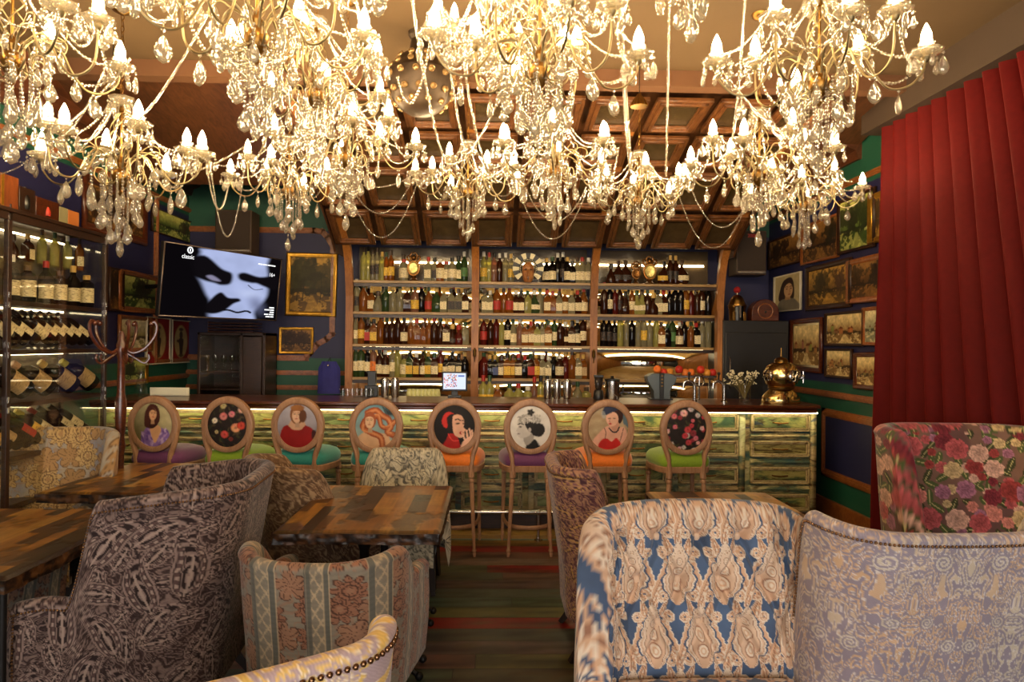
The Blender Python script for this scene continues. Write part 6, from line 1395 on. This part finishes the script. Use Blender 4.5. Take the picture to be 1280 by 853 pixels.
# slanted wine bottles: bottoms forward and low, necks back and up
def wine(px, row, X, tok, cap, sc, lab, grp, tilt=48, yaw=0):
    z = shz[row]; p = PX(px, 440, X); o = bottle(tok, (0, 0, 0), lab, grp, sc, cap=cap)
    Rm = Matrix.Rotation(D2(yaw), 3, 'Z') @ Matrix.Rotation(D2(-tilt), 3, 'X') @ Matrix.Rotation(D2(90), 3, 'Z')
    Rm = Matrix.Rotation(D2(tilt), 3, (math.cos(yaw * 0), 0, 0)) @ Matrix.Rotation(D2(90), 3, 'Z')
    # axis leans up and toward the camera end (-y) and the wall
    ax = Vector((-.35, -.72, .60)).normalized(); zz = Vector((0, 0, 1)); q = zz.rotation_difference(ax); o.rotation_mode = 'XYZ'
    # label faces the room (+x)
    R0 = q.to_matrix(); f = R0 @ Vector((0, -1, 0)); tgt = Vector((1, -.25, .35)); tgt = (tgt - ax * tgt.dot(ax)).normalized(); ang = f.angle(tgt); s_ = 1 if f.cross(tgt).dot(ax) > 0 else -1
    o.rotation_euler = (Matrix.Rotation(s_ * ang, 3, ax) @ R0).to_euler(); o.location = (X, p.y, z + .048 * sc); return o
cream, gold_, redc = (230, 222, 176), (206, 176, 70), (150, 40, 34)
for i, px in enumerate((16, 29, 41, 60, 70, 80, 90, 100, 110)):
    wine(px + 4, 1, XF - .07, 'okW', (40, 30, 26), 1.15, 'slanted wine bottle with big cream label, %s from left on upper rack' % ORD[i], 'slanted white labelled wine bottles')
for i, (px, c) in enumerate(((22, gold_), (50, (220, 170, 130)), (80, (214, 190, 110)), (104, (214, 200, 80)))):
    wine(px + 12, 2, XF - .07, 'wkD', c, 1.35, 'slanted sparkling wine bottle with foil neck, %s from left on middle rack' % ORD[i], 'slanted foil necked bottles')
for i, (px, tok, c) in enumerate(((12, 'okY', (30, 26, 24)), (26, 'okD', gold_), (38, 'okN', (30, 26, 24)), (50, 'okR', redc), (62, 'okY', (30, 26, 24)), (72, 'okW', gold_), (86, 'okN', redc), (96, 'okW', (30, 26, 24)), (108, 'okW', (40, 50, 30)))):
    wine(px, 3, XF - .07, tok, c, 1.2, 'slanted wine bottle with %s, %s from left on lower rack' % (LC[tok[2]][1], ORD[i]), 'slanted wine bottles of the lower rack')
# boxes and panels standing on top of the cabinet
def stand(label, x0, x1, ytop, mat, X=XF - .12, th=.05, kind='box', extra=None):
    a, b = PX(x0, 270, X), PX(x1, 270, X); zt = PX(x0, ytop, X).z; o = root(kind, label, kind, (X, (a.y + b.y) / 2, H0 + .025)); w = abs(a.y - b.y) / 2
    mk('body', MB().box(-th, 0, -w, w, 0, zt - H0 - .025), mat, o, bevel=.003)
    if extra: extra(o, w, zt - H0 - .025)
    return o
RB = M_wood('red_oak', S(96, 44, 18), S(140, 70, 30), S(160, 88, 40), (10, 10, 2), .4, .1); OR = M('orange_card', S(190, 112, 50), .6, 0, .1, 5); GB = M('green_card', S(150, 140, 100), .6, 0, .15, 5)
stand('tall wooden box at the left edge on top of the wine cabinet', -6, 23, 213, RB, extra=lambda o, w, h: mk('edge_strip', MB().box(0, .006, -w + .05, -w + .07, 0, h), GOLD, o))
def ell_(o, w, h): mk('bottle_silhouette', MB().lathe([(0, .05), (.03, .05), (.035, .08), (.032, .13), (.012, .16), (.01, .2), (0, .2)], 14, (-.02, 0, 0)), M('bottle_black', S(14, 12, 10), .3), o)
stand('dark glass fronted display box holding a bottle, on top of the wine cabinet', 24, 44, 232, DARKWOOD, extra=ell_)
def badge(o, w, h): mk('red_badge', MB().lathe([(0, 0), (.022, 0), (.022, .03), (.01, .06), (0, .065)], 10, (-.006, 0, h * .3)), M('badge_red', S(190, 50, 30), .5), o)
stand('dark brown case with a small red figure, on top of the wine cabinet', 45, 74, 245, MAHOG, extra=badge)
stand('narrow pale green box on top of the wine cabinet', 74.5, 85, 258, GB); stand('narrow orange box on top of the wine cabinet', 85.5, 99, 262, OR)
# ---------------------------------------------------------------- coat rack
p = PY(150, 590, 5.0); o = root('coat_rack', 'dark bentwood coat rack standing left of the first bar stool', 'coat rack', (p.x, 5.0, 0))
mk('pole', MB().lathe([(.04, .02), (.05, .12), (.026, .2), (.024, .85), (.034, .9), (.024, .96), (.034, 1.05), (.038, 1.2), (.027, 1.26), (.024, 1.30), (.024, 1.5), (.036, 1.54), (.034, 1.6), (.018, 1.63), (.022, 1.66), (.008, 1.69)], 18), MAHOG, o)
for k in range(5):
    a = k * PI * .4 + .35; c, s_ = math.cos(a), math.sin(a)
    pts = smooth_path([(c * r, s_ * r, z) for r, z in ((.02, 1.57), (.07, 1.54), (.14, 1.57), (.20, 1.65), (.215, 1.72), (.20, 1.755), (.18, 1.74))], 6); mk('hook', MB().tube(pts, .011, 8).sphere(pts[-1], .017, 10, 6), MAHOG, o)
    pts = smooth_path([(c * r, s_ * r, z) for r, z in ((.03, 1.54), (.09, 1.50), (.14, 1.47), (.17, 1.50), (.165, 1.53))], 5); mk('hook', MB().tube(pts, .008, 7), MAHOG, o)
for k in range(4):
    a = k * PI / 2 + .7; c, s_ = math.cos(a), math.sin(a); pts = smooth_path([(c * r, s_ * r, z) for r, z in ((.02, .42), (.09, .30), (.13, .14), (.24, .05), (.29, .015))], 6); mk('leg', MB().tube(pts, .015, 8), MAHOG, o)
# ---------------------------------------------------------------- dark glazed cupboard in the corner, wall speakers, bag, tray, jug
a, b = PY(247, 404, 7.45), PY(332, 404, 7.45); o = root('cupboard', 'dark glazed cupboard standing in the left corner behind the bar', 'cupboard', ((a.x + b.x) / 2, 7.45, 0)); w = (b.x - a.x) / 2
H1 = PY(290, 416, 7.45).z; m = MB().box(-w, -w + .03, 0, .4, 0, H1).box(w - .03, w, 0, .4, 0, H1).box(-w, w, 0, .4, H1 - .03, H1).box(-w, w, .37, .4, 0, H1).box(w * .25, w * .25 + .03, 0, .4, 0, H1).box(-w, w, 0, .4, 0, .9); mk('carcass', m, DARKWOOD, o, bevel=.004)
for z in (1.12, 1.3): mk('shelf', MB().box(-w + .03, w * .25, .02, .37, z, z + .018), DARKWOOD, o)
mk('glass_door', MB().box(-w + .03, w * .25, .0, .008, .95, H1 - .03), GLASS, o); mk('plain_door', MB().box(w * .25 + .035, w - .035, -.01, .0, .95, H1 - .04), DARKWOOD, o, bevel=.004)
for i in range(4): q = mk('tray', MB().box(-.26 + i * .006, .20, -.01, .3, 0, .012).box(-.26, -.25, -.01, .3, 0, .022), MAHOG, bevel=.003); q.location = (o.location.x, 7.5, H1 + .002 + i * .03); tag(q, 'dark wooden tray in the pile on the corner cupboard, %s from bottom' % ORD[i], 'tray', 'trays piled on the corner cupboard')
for i in range(6): q = mk('wine_glass', MB().lathe([(.03, 0), (.03, .003), (.004, .008), (.004, .07), (.022, .085), (.033, .12), (.03, .16), (.028, .16), (.03, .12), (.018, .088), (0, .085)], 14), GLASS); q.location = (o.location.x - .3 + i * .085, 7.6, 1.32); tag(q, 'stemmed glass inside the dark corner cupboard, %s from left' % ORD[i], 'glass', 'glasses inside the corner cupboard')
SPK = M('speaker_case', S(64, 46, 32), .6, 0, .1, 10); GRL = M('speaker_grille', S(48, 34, 24), .8, 0, .2, 200)
for (x0, x1, y0, y1, lab) in ((269, 314, 262, 317, 'dark wall loudspeaker in the left corner above the television'), (921, 958, 288, 344, 'dark wall loudspeaker in the right corner above the gilt helmet')):
    a, b = PY(x0, y0, 7.5), PY(x1, y1, 7.5); o = root('loudspeaker', lab, 'loudspeaker', ((a.x + b.x) / 2, 7.5, (a.z + b.z) / 2)); w, h = (b.x - a.x) / 2, (a.z - b.z) / 2
    mk('case', MB().box(-w, w, 0, .26, -h, h), SPK, o, bevel=.01); mk('grille', MB().box(-w + .015, w - .015, -.012, 0, -h + .05, h - .015), GRL, o, bevel=.003); mk('trim_strip', MB().box(-w + .01, w - .01, -.015, 0, -h + .02, -h + .035), STEEL, o); mk('bracket', MB().tube([(0, .25, 0), (0, YB - 7.5, 0)], .02, 8), IRON, o)
text('2000', 0, .16, .05, kids(o)[0] if False else o, M('red_sign_letters', S(190, 40, 36), .5), y=-.016, name='lettering', align='CENTER')
# hanging blue bag
a, b = PY(394, 452, 7.3), PY(424, 493, 7.3); w, h = (b.x - a.x) / 2, (a.z - b.z)
o = root('cloth_bag', 'blue cloth bag hanging on the shelving post left of the bottles', 'bag', ((a.x + b.x) / 2, 7.38, b.z)); U, V = np.meshgrid(np.linspace(0, 2 * PI, 60), np.linspace(0, 1, 24), indexing='ij')
sc_ = .86 + .14 * np.cos(V * 3) * 0 - .28 * sstep(.75, 1, V) + .10 * (1 - V); fold = 1 + .07 * np.sin(U * 9 + V * 2) * V
mk('bag_body', MB().grid(np.stack([w * sc_ * fold * np.cos(U), .05 * fold * np.sin(U) * (1.2 - V * .7), V * h], -1), wu=False), M('bag_cloth', S(40, 40, 110), .85, 0, .15, 10, .3), o, smooth=180); mk('cord', MB().tube([(-.02, 0, h * .95), (0, .05, h * 1.12), (.02, 0, h * .95)], .005, 6), IRON, o); mk('toggle', MB().sphere((0, -.05, h * .88), .012), STEEL, o)
# counter behind the bar: jars, machines, tap towers ; z of bar top
ZT = 1.137
def on_bar(px, Y=6.35): return PY(px, 495, Y).x
def thing(name, label, cat, px, Y=6.35, z=ZT, group=None): return root(name, label, cat, (on_bar(px, Y), Y, z), 0, group)
o = thing('serving_tray', 'white rectangular tray on the bar top behind the first bar stool', 'tray', 212, 6.45); m = MB(); 
mk('tray_body', MB().box(-.17, .17, -.01, .012, 0, .075).box(-.16, .16, -.016, -.01, .008, .067), M('white_enamel', S(226, 222, 200), .25, 0, .03), o, bevel=.006)
o = thing('glass_vase', 'tall waisted glass vase on the bar behind the coat rack', 'vase', 176, 6.4); mk('vase', MB().lathe([(.05, 0), (.055, .01), (.05, .08), (.03, .16), (.035, .24), (.055, .27), (.05, .27), (.03, .24), (.025, .16), (.045, .08), (0, .02)], 20), GLASS, o)
# shot glasses, bartender's tools
for i, px in enumerate(range(424, 462, 6)): q = mk('tumbler', MB().lathe([(.022, 0), (.028, .075), (.025, .075), (.020, .01), (0, .01)], 14), GLASS); q.location = (on_bar(px), 6.5, ZT); tag(q, 'small tumbler on the bar left of the steel cocktail shakers, %s from left' % ORD[i], 'glass', 'tumblers left of the shakers')
for i, px in enumerate((478, 491, 686, 698, 711)): q = mk('cocktail_shaker', MB().lathe([(.030, 0), (.034, .01), (.042, .15), (.038, .165), (.028, .17), (.028, .175), (0, .176)], 20), STEEL); q.location = (on_bar(px), 6.5, ZT); tag(q, 'steel cocktail shaker on the bar, %s' % ['left one of the pair above the red haired stool', 'right one of the pair above the red haired stool', 'leftmost of three right of centre', 'middle one of three right of centre', 'rightmost of three right of centre'][i], 'shaker', 'steel cocktail shakers')
o = thing('knife_block', 'black angular holder behind the left pair of cocktail shakers', 'holder', 466, 6.6); mk('body', MB().box(-.045, .03, -.03, .03, 0, .23).box(-.07, .05, -.04, .04, 0, .10), BLACK, o, bevel=.006)
# point of sale monitor
o = thing('monitor', 'small black till monitor with lit screen on the bar left of centre', 'monitor', 568, 6.5, ZT); mk('casing', MB().box(-.115, .115, 0, .03, .06, .235), BLACK, o, bevel=.006); mk('stand', MB().box(-.06, .06, 0, .10, 0, .02).box(-.03, .03, .02, .05, 0, .1), BLACK, o, bevel=.004)
cv = Canvas(60, 44, S(206, 216, 240)); g = random.Random(2)
for i in range(110): x = g.random() * .58; y = .06 + g.random() * .84; c_ = S(*g.choice([(190, 60, 60), (240, 230, 220), (70, 60, 60), (200, 150, 120), (110, 120, 150), (230, 190, 190)])); cv.poly([(x, y), (x + .05, y), (x + .05, y + .07), (x, y + .07)], c_)
cv.poly([(.66, .78), (.94, .78), (.94, .88), (.66, .88)], S(90, 110, 170)); X, Z = np.meshgrid(np.linspace(-.10, .10, 60), np.linspace(.078, .222, 44), indexing='ij'); mk('screen', MB().grid(np.stack([X, np.full_like(X, -.002), Z], -1), cv.I), SCR, o, smooth=0, fixn=False)
# things on the back counter
ZK = ZB + .002
for i, (px, tok) in enumerate(((612, 'oyY'), (622, 'soY'), (637, 'wyN'), (648, 'wyN'), (660, 'gyW'), (668, 'tpN'), (676, 'oyY'), (684, 'okW'), (722, 'bwW'), (733, 'gyW'), (604, 'oyY'))):
    bottle(tok, (PY(px, 480, 7.05).x, 7.05, .96), 'bottle or jar on the back counter between monitor and kettle, %s' % ['behind monitor edge', 'orange labelled', 'first pale jug', 'second pale jug', 'cream labelled jar', 'pink', 'yellow beside the pink', 'dark wine', 'clear near the post', 'pale beside the post', 'leftmost'][i], 'jars on the back counter', 1.25)
for i, px in enumerate(range(512, 552, 5)): q = mk('glass_jar', MB().lathe([(.02, 0), (.03, .01), (.03, .07), (.024, .08), (.026, .10), (0, .105)], 12), M('pale_jar_glass', S(206, 204, 140), .2, 0, .2, 30) if i == 0 else bpy.data.materials['pale_jar_glass']); q.location = (PY(px, 480, 7.1).x, 7.1, .96 + .115); tag(q, 'small pale jar behind the shakers, %s from left' % ORD[i], 'jar', 'pale jars behind the bar'); 
o = tag(mk('jar_stand', MB().box(PY(508, 480, 7.1).x, PY(556, 480, 7.1).x, 7.02, 7.18, .95, 1.075), DARKWOOD, bevel=.004), 'low dark stand under the pale jars behind the bar', 'stand')
# kettle / urn, grinder, espresso machine, fruit basket, taps
o = thing('water_urn', 'cylindrical steel urn on the bar right of the middle post', 'urn', 765, 6.5); mk('body', MB().lathe([(.065, 0), (.068, .01), (.068, .165), (.06, .17)], 28), STEEL, o); mk('lid', MB().lathe([(.07, .168), (.07, .182), (.02, .19), (.012, .2), (.016, .21), (0, .213)], 24), BLACK, o); mk('tap', MB().tube([(.03, -.065, .03), (.03, -.10, .03), (.03, -.10, .01)], .007, 6), STEEL, o); mk('handle', MB().tube([(.07, 0, .14), (.10, 0, .13), (.10, 0, .06), (.07, 0, .05)], .008, 7), BLACK, o)
o = thing('blender', 'black blender with dark jug beside the steel urn', 'blender', 748, 6.45); mk('base', MB().lathe([(.045, 0), (.05, .02), (.04, .08), (.03, .09)], 18), BLACK, o); mk('jug', MB().lathe([(.03, .09), (.036, .1), (.052, .2), (.05, .2), (.034, .105), (0, .1)], 4, a0=PI / 4), M('smoked_plastic', S(40, 34, 32), .1, 0, .1, 4), o, smooth=0); mk('lid', MB().box(-.04, .04, -.04, .04, .2, .22), BLACK, o, bevel=.004)
GREY = M('slate_enamel', S(84, 92, 96), .35, .2, .06, 6)
o = thing('coffee_machine', 'grey espresso machine with winged side panels on the bar', 'coffee machine', 826, 6.5)
for s_ in (-1, 1): mk('side_panel', MB().prism([(s_ * .015, 0), (s_ * .07, 0), (s_ * .075, .08), (s_ * .13, .17), (s_ * .135, .21), (s_ * .09, .235), (s_ * .02, .24)], -.04, .10), GREY, o, bevel=.006); 
mk('control_spine', MB().box(-.018, .018, -.045, .09, 0, .238), BLACK, o, bevel=.003)
for z in (.12, .15, .18, .21): mk('button', MB().box(-.008, .008, -.05, -.044, z, z + .012), BRASS, o)
mk('foot', MB().box(-.10, .10, -.05, .12, 0, .012), BLACK, o)
o = thing('fruit_tray', 'raised steel tray holding oranges and apples behind the espresso machine', 'tray', 862, 6.72, ZT - .0); mk('dish', MB().box(-.22, .22, -.10, .10, .195, .205).tube([(-.22, -.10, .21), (.22, -.10, .21), (.22, .10, .21), (-.22, .10, .21)], .006, 6, closed=True), STEEL, o)
for s_ in (-1, 1): mk('leg', MB().tube([(s_ * .19, 0, .2), (s_ * .19, 0, -.0)], .01, 8), STEEL, o)
FR = [(232, 120, 50), (206, 60, 40), (226, 150, 60), (190, 50, 40), (236, 130, 60)]
fm = MB().lathe([(0, .003), (.02, -.001), (.034, .014), (.038, .036), (.03, .060), (.012, .070), (.004, .066)], 16).mesh('fruit', M_obj('fruit_skin', .4), 180)
for i in range(9):
    px = 820 + i * 9; q = bpy.data.objects.new('orange' if i % 2 == 0 else 'apple', fm); COL.objects.link(q); q.location = (on_bar(px, 6.7), 6.7 + .04 * ((i * 7) % 3 - 1), ZT + .206 + (.0 if i % 3 else .03)); q.color = S(*FR[i % 5]) + (1,)
    st = mk('stem', MB().tube([(0, 0, .064), (.002, 0, .078)], .002, 4), DARKWOOD, q); tag(q, '%s on the raised tray behind the espresso machine, %s from left' % (['orange', 'red apple'][i % 2], ORD[i]), 'fruit', 'fruit on the raised tray')
for i, px in enumerate((868, 905)):
    o = thing('beer_tap', 'polished swan neck beer tap, %s' % ['left one beside the espresso machine', 'right one beside the flower jar'][i], 'beer tap', px, 6.25, group='swan neck taps'); pts = smooth_path([(0, 0, 0), (0, 0, .12), (-.01, 0, .16), (-.05, 0, .185), (-.09, 0, .17), (-.10, 0, .12)], 6); mk('column', MB().tube(pts, .013, 10).lathe([(.028, 0), (.028, .01), (.014, .02)], 14), STEEL, o); mk('tap_handle', MB().tube([(-.05, 0, .19), (-.05, -.01, .24)], .008, 8).sphere((-.05, -.01, .25), .015), BLACK, o)
o = thing('pressure_gauge', 'round chromed gauge wheel above the beer taps', 'gauge', 874, 6.5); mk('wheel', MB().tube([(.045 * math.cos(a), 0, .17 + .045 * math.sin(a)) for a in np.linspace(0, 2 * PI, 20, endpoint=False)], .007, 7, closed=True), STEEL, o); mk('spokes', MB().tube([(-.045, 0, .17), (.045, 0, .17)], .004, 5).tube([(0, 0, .125), (0, 0, .215)], .004, 5).tube([(0, .01, .17), (0, .01, 0)], .01, 8), STEEL, o)
# jar with white flowers
o = thing('flower_jar', 'ribbed glass jar with dried white flowers right of the taps', 'flower vase', 931, 6.25); mk('jar', MB().lathe([(.045, 0), (.05, .01), (.05, .15), (.046, .15), (.045, .012), (0, .01)], 24, flute=scallop(24, .05)), GLASS, o)
mf = MB(); ms = MB(); g = random.Random(4)
for k in range(46):
    a = g.random() * 6.28; sp = g.uniform(.02, .16); tx = -.07 + sp * math.cos(a) * 1.2; h = g.uniform(.16, .27); ty = sp * math.sin(a) * .5; ms.tube([(0, 0, .03), (tx * .4, ty * .4, .14), (tx, ty, h)], .0016, 4, cap=False)
    for j in range(4): mf.sphere((tx + g.uniform(-.012, .012), ty + g.uniform(-.012, .012), h + g.uniform(-.012, .012)), .006, 6, 4)
mk('stems', ms, M('dry_stem', S(120, 104, 56), .7), o); q = mk('blossoms', mf, M('dried_blossom', S(226, 214, 176), .7), o); q['kind'] = 'stuff'
# diving helmet on the bar
o = thing('diving_helmet', 'polished brass and copper diving helmet with grilled windows on the bar end', 'helmet', 976, 6.2); RG = M('polished_copper', S(222, 192, 128), .18, 1, .1, 12)
o.scale = (1.12,) * 3; mk('corselet', MB().lathe([(.125, .012), (.13, .0), (.135, .015), (.13, .05), (.105, .085), (.075, .115), (.07, .13)], 36, flute=lambda a: 1 + .10 * np.cos(2 * a)), RG, o)
mk('bonnet', MB().lathe([(.085, .12), (.118, .155), (.132, .2), (.13, .245), (.108, .29), (.07, .315), (.03, .322), (0, .324)], 36), RG, o); mk('neck_ring', MB().lathe([(.082, .112), (.098, .115), (.10, .13), (.085, .135)], 30), BRASS, o)
def window(ax, ay, az, r, nm):
    rt = Vector((0, 0, 1)).rotation_difference(Vector((ax, ay, az)).normalized()).to_matrix(); m = MB(); k0 = len(m.V); m.lathe([(r, -.01), (r, .014), (r * .82, .02), (r * .78, .0)], 24)
    for x in (-.33, .33): m.tube([(x * r, -r * .8, .014), (x * r, r * .8, .014)], .0035, 5).tube([(-r * .8, x * r, .014), (r * .8, x * r, .014)], .0035, 5)
    for k in range(8): m.sphere((r * .92 * math.cos(k * .785), r * .92 * math.sin(k * .785), .018), .006, 6, 4)
    ctr = Vector((0, 0, .21)) + Vector((ax, ay, az)).normalized() * .128; m.xf(Matrix.Translation(ctr) @ rt.to_4x4()); w_ = mk(nm, m, STEEL, o); d = MB().lathe([(0, .002), (r * .8, .002)], 20); d.xf(Matrix.Translation(ctr) @ rt.to_4x4()); mk('window_glass', d, M('dark_window_glass', S(20, 18, 16), .05) if 'dark_window_glass' not in bpy.data.materials else bpy.data.materials['dark_window_glass'], w_)
window(.35, -.94, .05, .048, 'front_window'); window(-.9, -.4, .05, .044, 'side_window'); window(.95, .1, .05, .04, 'side_window'); 
mk('top_fitting', MB().lathe([(.05, .312), (.052, .335), (.04, .35), (.02, .355), (.006, .36), (.005, .43), (0, .43)], 20), BRASS, o)
m = MB()
for k in range(12): a = k * PI / 6; m.sphere((.125 * math.cos(a) * (1 + .1 * math.cos(2 * a)), .125 * math.sin(a) * (1 + .1 * math.cos(2 * a)), .045), .010, 8, 5)
mk('bolts', m, BRASS, o); mk('side_valve', MB().tube([(.12, 0, .2), (.17, -.01, .2)], .012, 8).sphere((.17, -.01, .21), .016).tube([(.17, -.01, .16), (.17, -.01, .25)], .004, 5), STEEL, o)
# black fridge cabinet with helmet and wooden mantel clock on top
a, b = PY(904, 400, 7.2), PY(986, 400, 7.2); H2 = PY(945, 401, 7.2).z; o = root('black_cabinet', 'tall black cabinet behind the diving helmet end of the bar', 'cabinet', ((a.x + b.x) / 2, 7.2, 0)); w = (b.x - a.x) / 2
mk('body', MB().box(-w, w, 0, .5, 0, H2), BLACK, o, bevel=.006); mk('door', MB().box(-w + .02, w - .02, -.015, 0, .2, H2 - .12), BLACK, o, bevel=.006); mk('door_handle', MB().tube([(-w + .06, -.02, 1.2), (-w + .06, -.05, 1.22), (-w + .06, -.05, 1.5), (-w + .06, -.02, 1.52)], .008, 8), STEEL, o); mk('side_post', MB().box(-w - .05, -w, .02, .12, 0, H2 + .1), OAK, o)
p = PY(921, 400, 7.3); o = root('warrior_helmet', 'gilt crested warrior helmet with red plume on the black cabinet', 'helmet', (p.x, 7.3, H2))
U, V = np.meshgrid(np.linspace(.62, 2 * PI - .62, 50), np.linspace(0, 1, 24), indexing='ij'); r = .085 * np.sqrt(np.clip(1 - np.clip((V - .45) / .55, 0, 1) ** 2, 0.0, 1)) * (1 - .12 * (1 - V) * (V < .45)); z = V * .27
open_ = np.where(V < .55, 1, 0); A = np.where(V < .55, U, (U - PI) * PI / (PI - .62) + PI); mk('bowl', MB().grid(np.stack([r * np.sin(A), -r * np.cos(A) * 1.15, z], -1)), BRASS, o, smooth=180); mk('inside', MB().lathe([(.065, .0), (.07, .1), (.06, .17), (0, .2)], 20), BLACK, o)
mk('brow', MB().tube([(.088 * math.sin(a), -.1 * math.cos(a), .155) for a in np.linspace(-1.6, 1.6, 16)], .008, 6), BRASS, o); mk('nose_guard', MB().box(-.007, .007, -.104, -.096, .03, .155), STEEL, o); mk('cheek_guard', MB().boxc((.055, -.075, .04), (.03, .012, .09)).boxc((-.055, -.075, .04), (.03, .012, .09)), BRASS, o, bevel=.004); mk('plume', MB().sphere((0, 0, .315), .035, 12, 8, None, (1, 1.2, 1)), M('red_plume', S(150, 16, 20), .9, 0, .3, 60, .6), o); mk('plume_socket', MB().lathe([(.014, .26), (.01, .29)], 10), STEEL, o); mk('stand', MB().lathe([(.06, -.0), (.06, .012), (.02, .02)], 16), MAHOG, o)
p = PY(954, 400, 7.3); o = root('mantel_radio', 'round topped wooden cabinet radio on the black cabinet', 'radio', (p.x, 7.3, H2)); pr = [(-.14, 0), (.14, 0)] + [(.14 * math.cos(a), .09 + .13 * math.sin(a)) for a in np.linspace(0, PI, 18)]
mk('case', MB().prism(pr, -.06, .08), MAHOG, o, bevel=.006); mk('face_ring', MB().tube([(.075 * math.cos(a), -.062, .1 + .075 * math.sin(a)) for a in np.linspace(0, 2 * PI, 24, endpoint=False)], .006, 6, closed=True), TRIMW, o); mk('knob', MB().sphere((0, -.065, .09), .012), BLACK, o)
# light switch box on the right dado near the roses chair, chair items
p = PX(1107, 535, XR - .01); o = root('extinguisher_box', 'small red and white wall box beside the curtain', 'wall box', (XR, p.y, p.z)); mk('box', MB().box(-.03, 0, -.05, .05, -.06, .06), M('box_red', S(190, 50, 36), .4), o, bevel=.004); mk('rim', MB().box(-.034, -.03, -.05, .05, .045, .06).box(-.034, -.03, -.05, .05, -.06, -.045), STEEL, o)
# ---------------------------------------------------------------- red velvet curtain on its rail
def velvet():
    t = NT('red_velvet'); nz = t.noise(t.co(), 30, 3); return t.surf(t.bsdf(Base_Color=t.ramp(nz, [(.3, S(76, 4, 3)), (.7, S(82, 5, 4))]), Roughness=.75, Specular_IOR_Level=.15, Sheen_Weight=.4, Sheen_Roughness=.3, Sheen_Tint=(1, .09, .05, 1), Normal=t.bump(t.noise(t.co(), 300, 2), .2, .001)))
XC = 2.935; y0 = PX(1111, 300, XC).y; y1 = 1.6; zt0 = PX(1112, 160, XC).z
o = root('curtain', 'floor length red velvet curtain with gold fringed edge along the right wall', 'curtain', (XC, 0, 0))
s = np.linspace(0, 1, 900); y = y0 + (y1 - y0) * s; V = np.linspace(0, 1, 40); g = random.Random(8); ph = np.cumsum(.8 + .5 * fbm(s * 40, s * 0, 2, 3)); ph = ph / ph[-1] * 2 * PI * 19
Sg, Vg = np.meshgrid(s, V, indexing='ij'); PH = ph[:, None] + .5 * np.sin(Vg * 2.0 + Sg * 9); amp = .07 + .045 * sstep(0, .8, Vg) * (.7 + .6 * fbm(Sg * 12, Vg * 2, 2, 6)); fold = np.sin(PH) + .22 * np.sin(2 * PH + .6)
X = -amp * fold - .012 * np.sin(PH * 1.5 + 1) * Vg; Yg = y0 + (y1 - y0) * Sg * (.78 + .42 * Vg) + .018 * np.cos(PH); Z = zt0 * (1 - Vg) + .02 * Vg + .02 * np.sin(PH) * (1 - Vg) ** 8
mk('velvet_panel', MB().grid(np.stack([X, Yg, Z], -1)), velvet(), o, smooth=180, fixn=False)
FRG = M('gold_fringe', S(200, 150, 60), .7, 0, .3, 80, .5); m = MB()
for k in range(56):
    z = zt0 - .02 - k * (zt0 - .9) / 56; x_ = -amp[0, 0] * 0 - .01; m.lathe([(.001, .0), (.010, -.008), (.014, -.045), (.016, -.06)], 7, (x_ - .02, y0 + .012, z)); m.tube([(x_ - .02, y0, z + .02), (x_ - .025, y0 + .012, z)], .004, 5)
q = mk('gold_fringe', m, FRG, o); q['kind'] = 'stuff'
o = root('curtain_rail', 'thin dark ceiling curtain rail above the red curtain', 'rail', (XC, 0, zt0)); mk('rail', MB().box(-.02, .02, y1, y0 + .05, .0, .03), IRON, o)
for yy in (y0 - .02, y0 - 1.4, y0 - 2.8): mk('hanger_rod', MB().tube([(0, yy, .03), (0, yy, ZC - zt0 + (.1 if yy > 4.85 else 0))], .005, 6), STEEL, o)
# ---------------------------------------------------------------- daylight from the street windows behind the camera, view
w = bpy.data.worlds.new('world'); scn.world = w; w.use_nodes = True
w.node_tree.nodes['Background'].inputs[0].default_value = (.62, .72, 1, 1); w.node_tree.nodes['Background'].inputs[1].default_value = WORLD_E
for i, (a, b) in enumerate(wins):
    l = bpy.data.lights.new('window_daylight', 'AREA'); l.shape = 'RECTANGLE'; l.size = b - a; l.size_y = 2.2; l.energy = WIN_E; l.color = (1, .93, .88)
    o = bpy.data.objects.new('window_daylight', l); COL.objects.link(o); o.location = ((a + b) / 2, YF - .15, 1.6); o.rotation_euler = (D2(90), 0, 0)
vs = scn.view_settings; vs.view_transform = 'Standard'; vs.look = 'None'; vs.gamma = 1; vs.use_curve_mapping = False; vs.exposure = EXPO
cy = scn.cycles; cy.max_bounces = 7; cy.diffuse_bounces = 3; cy.glossy_bounces = 4; cy.transmission_bounces = 4; cy.transparent_max_bounces = 12
cy.caustics_reflective = False; cy.caustics_refractive = False; cy.sample_clamp_indirect = 4; cy.use_denoising = True
try: cy.denoiser = 'OPENIMAGEDENOISE'
except Exception: pass
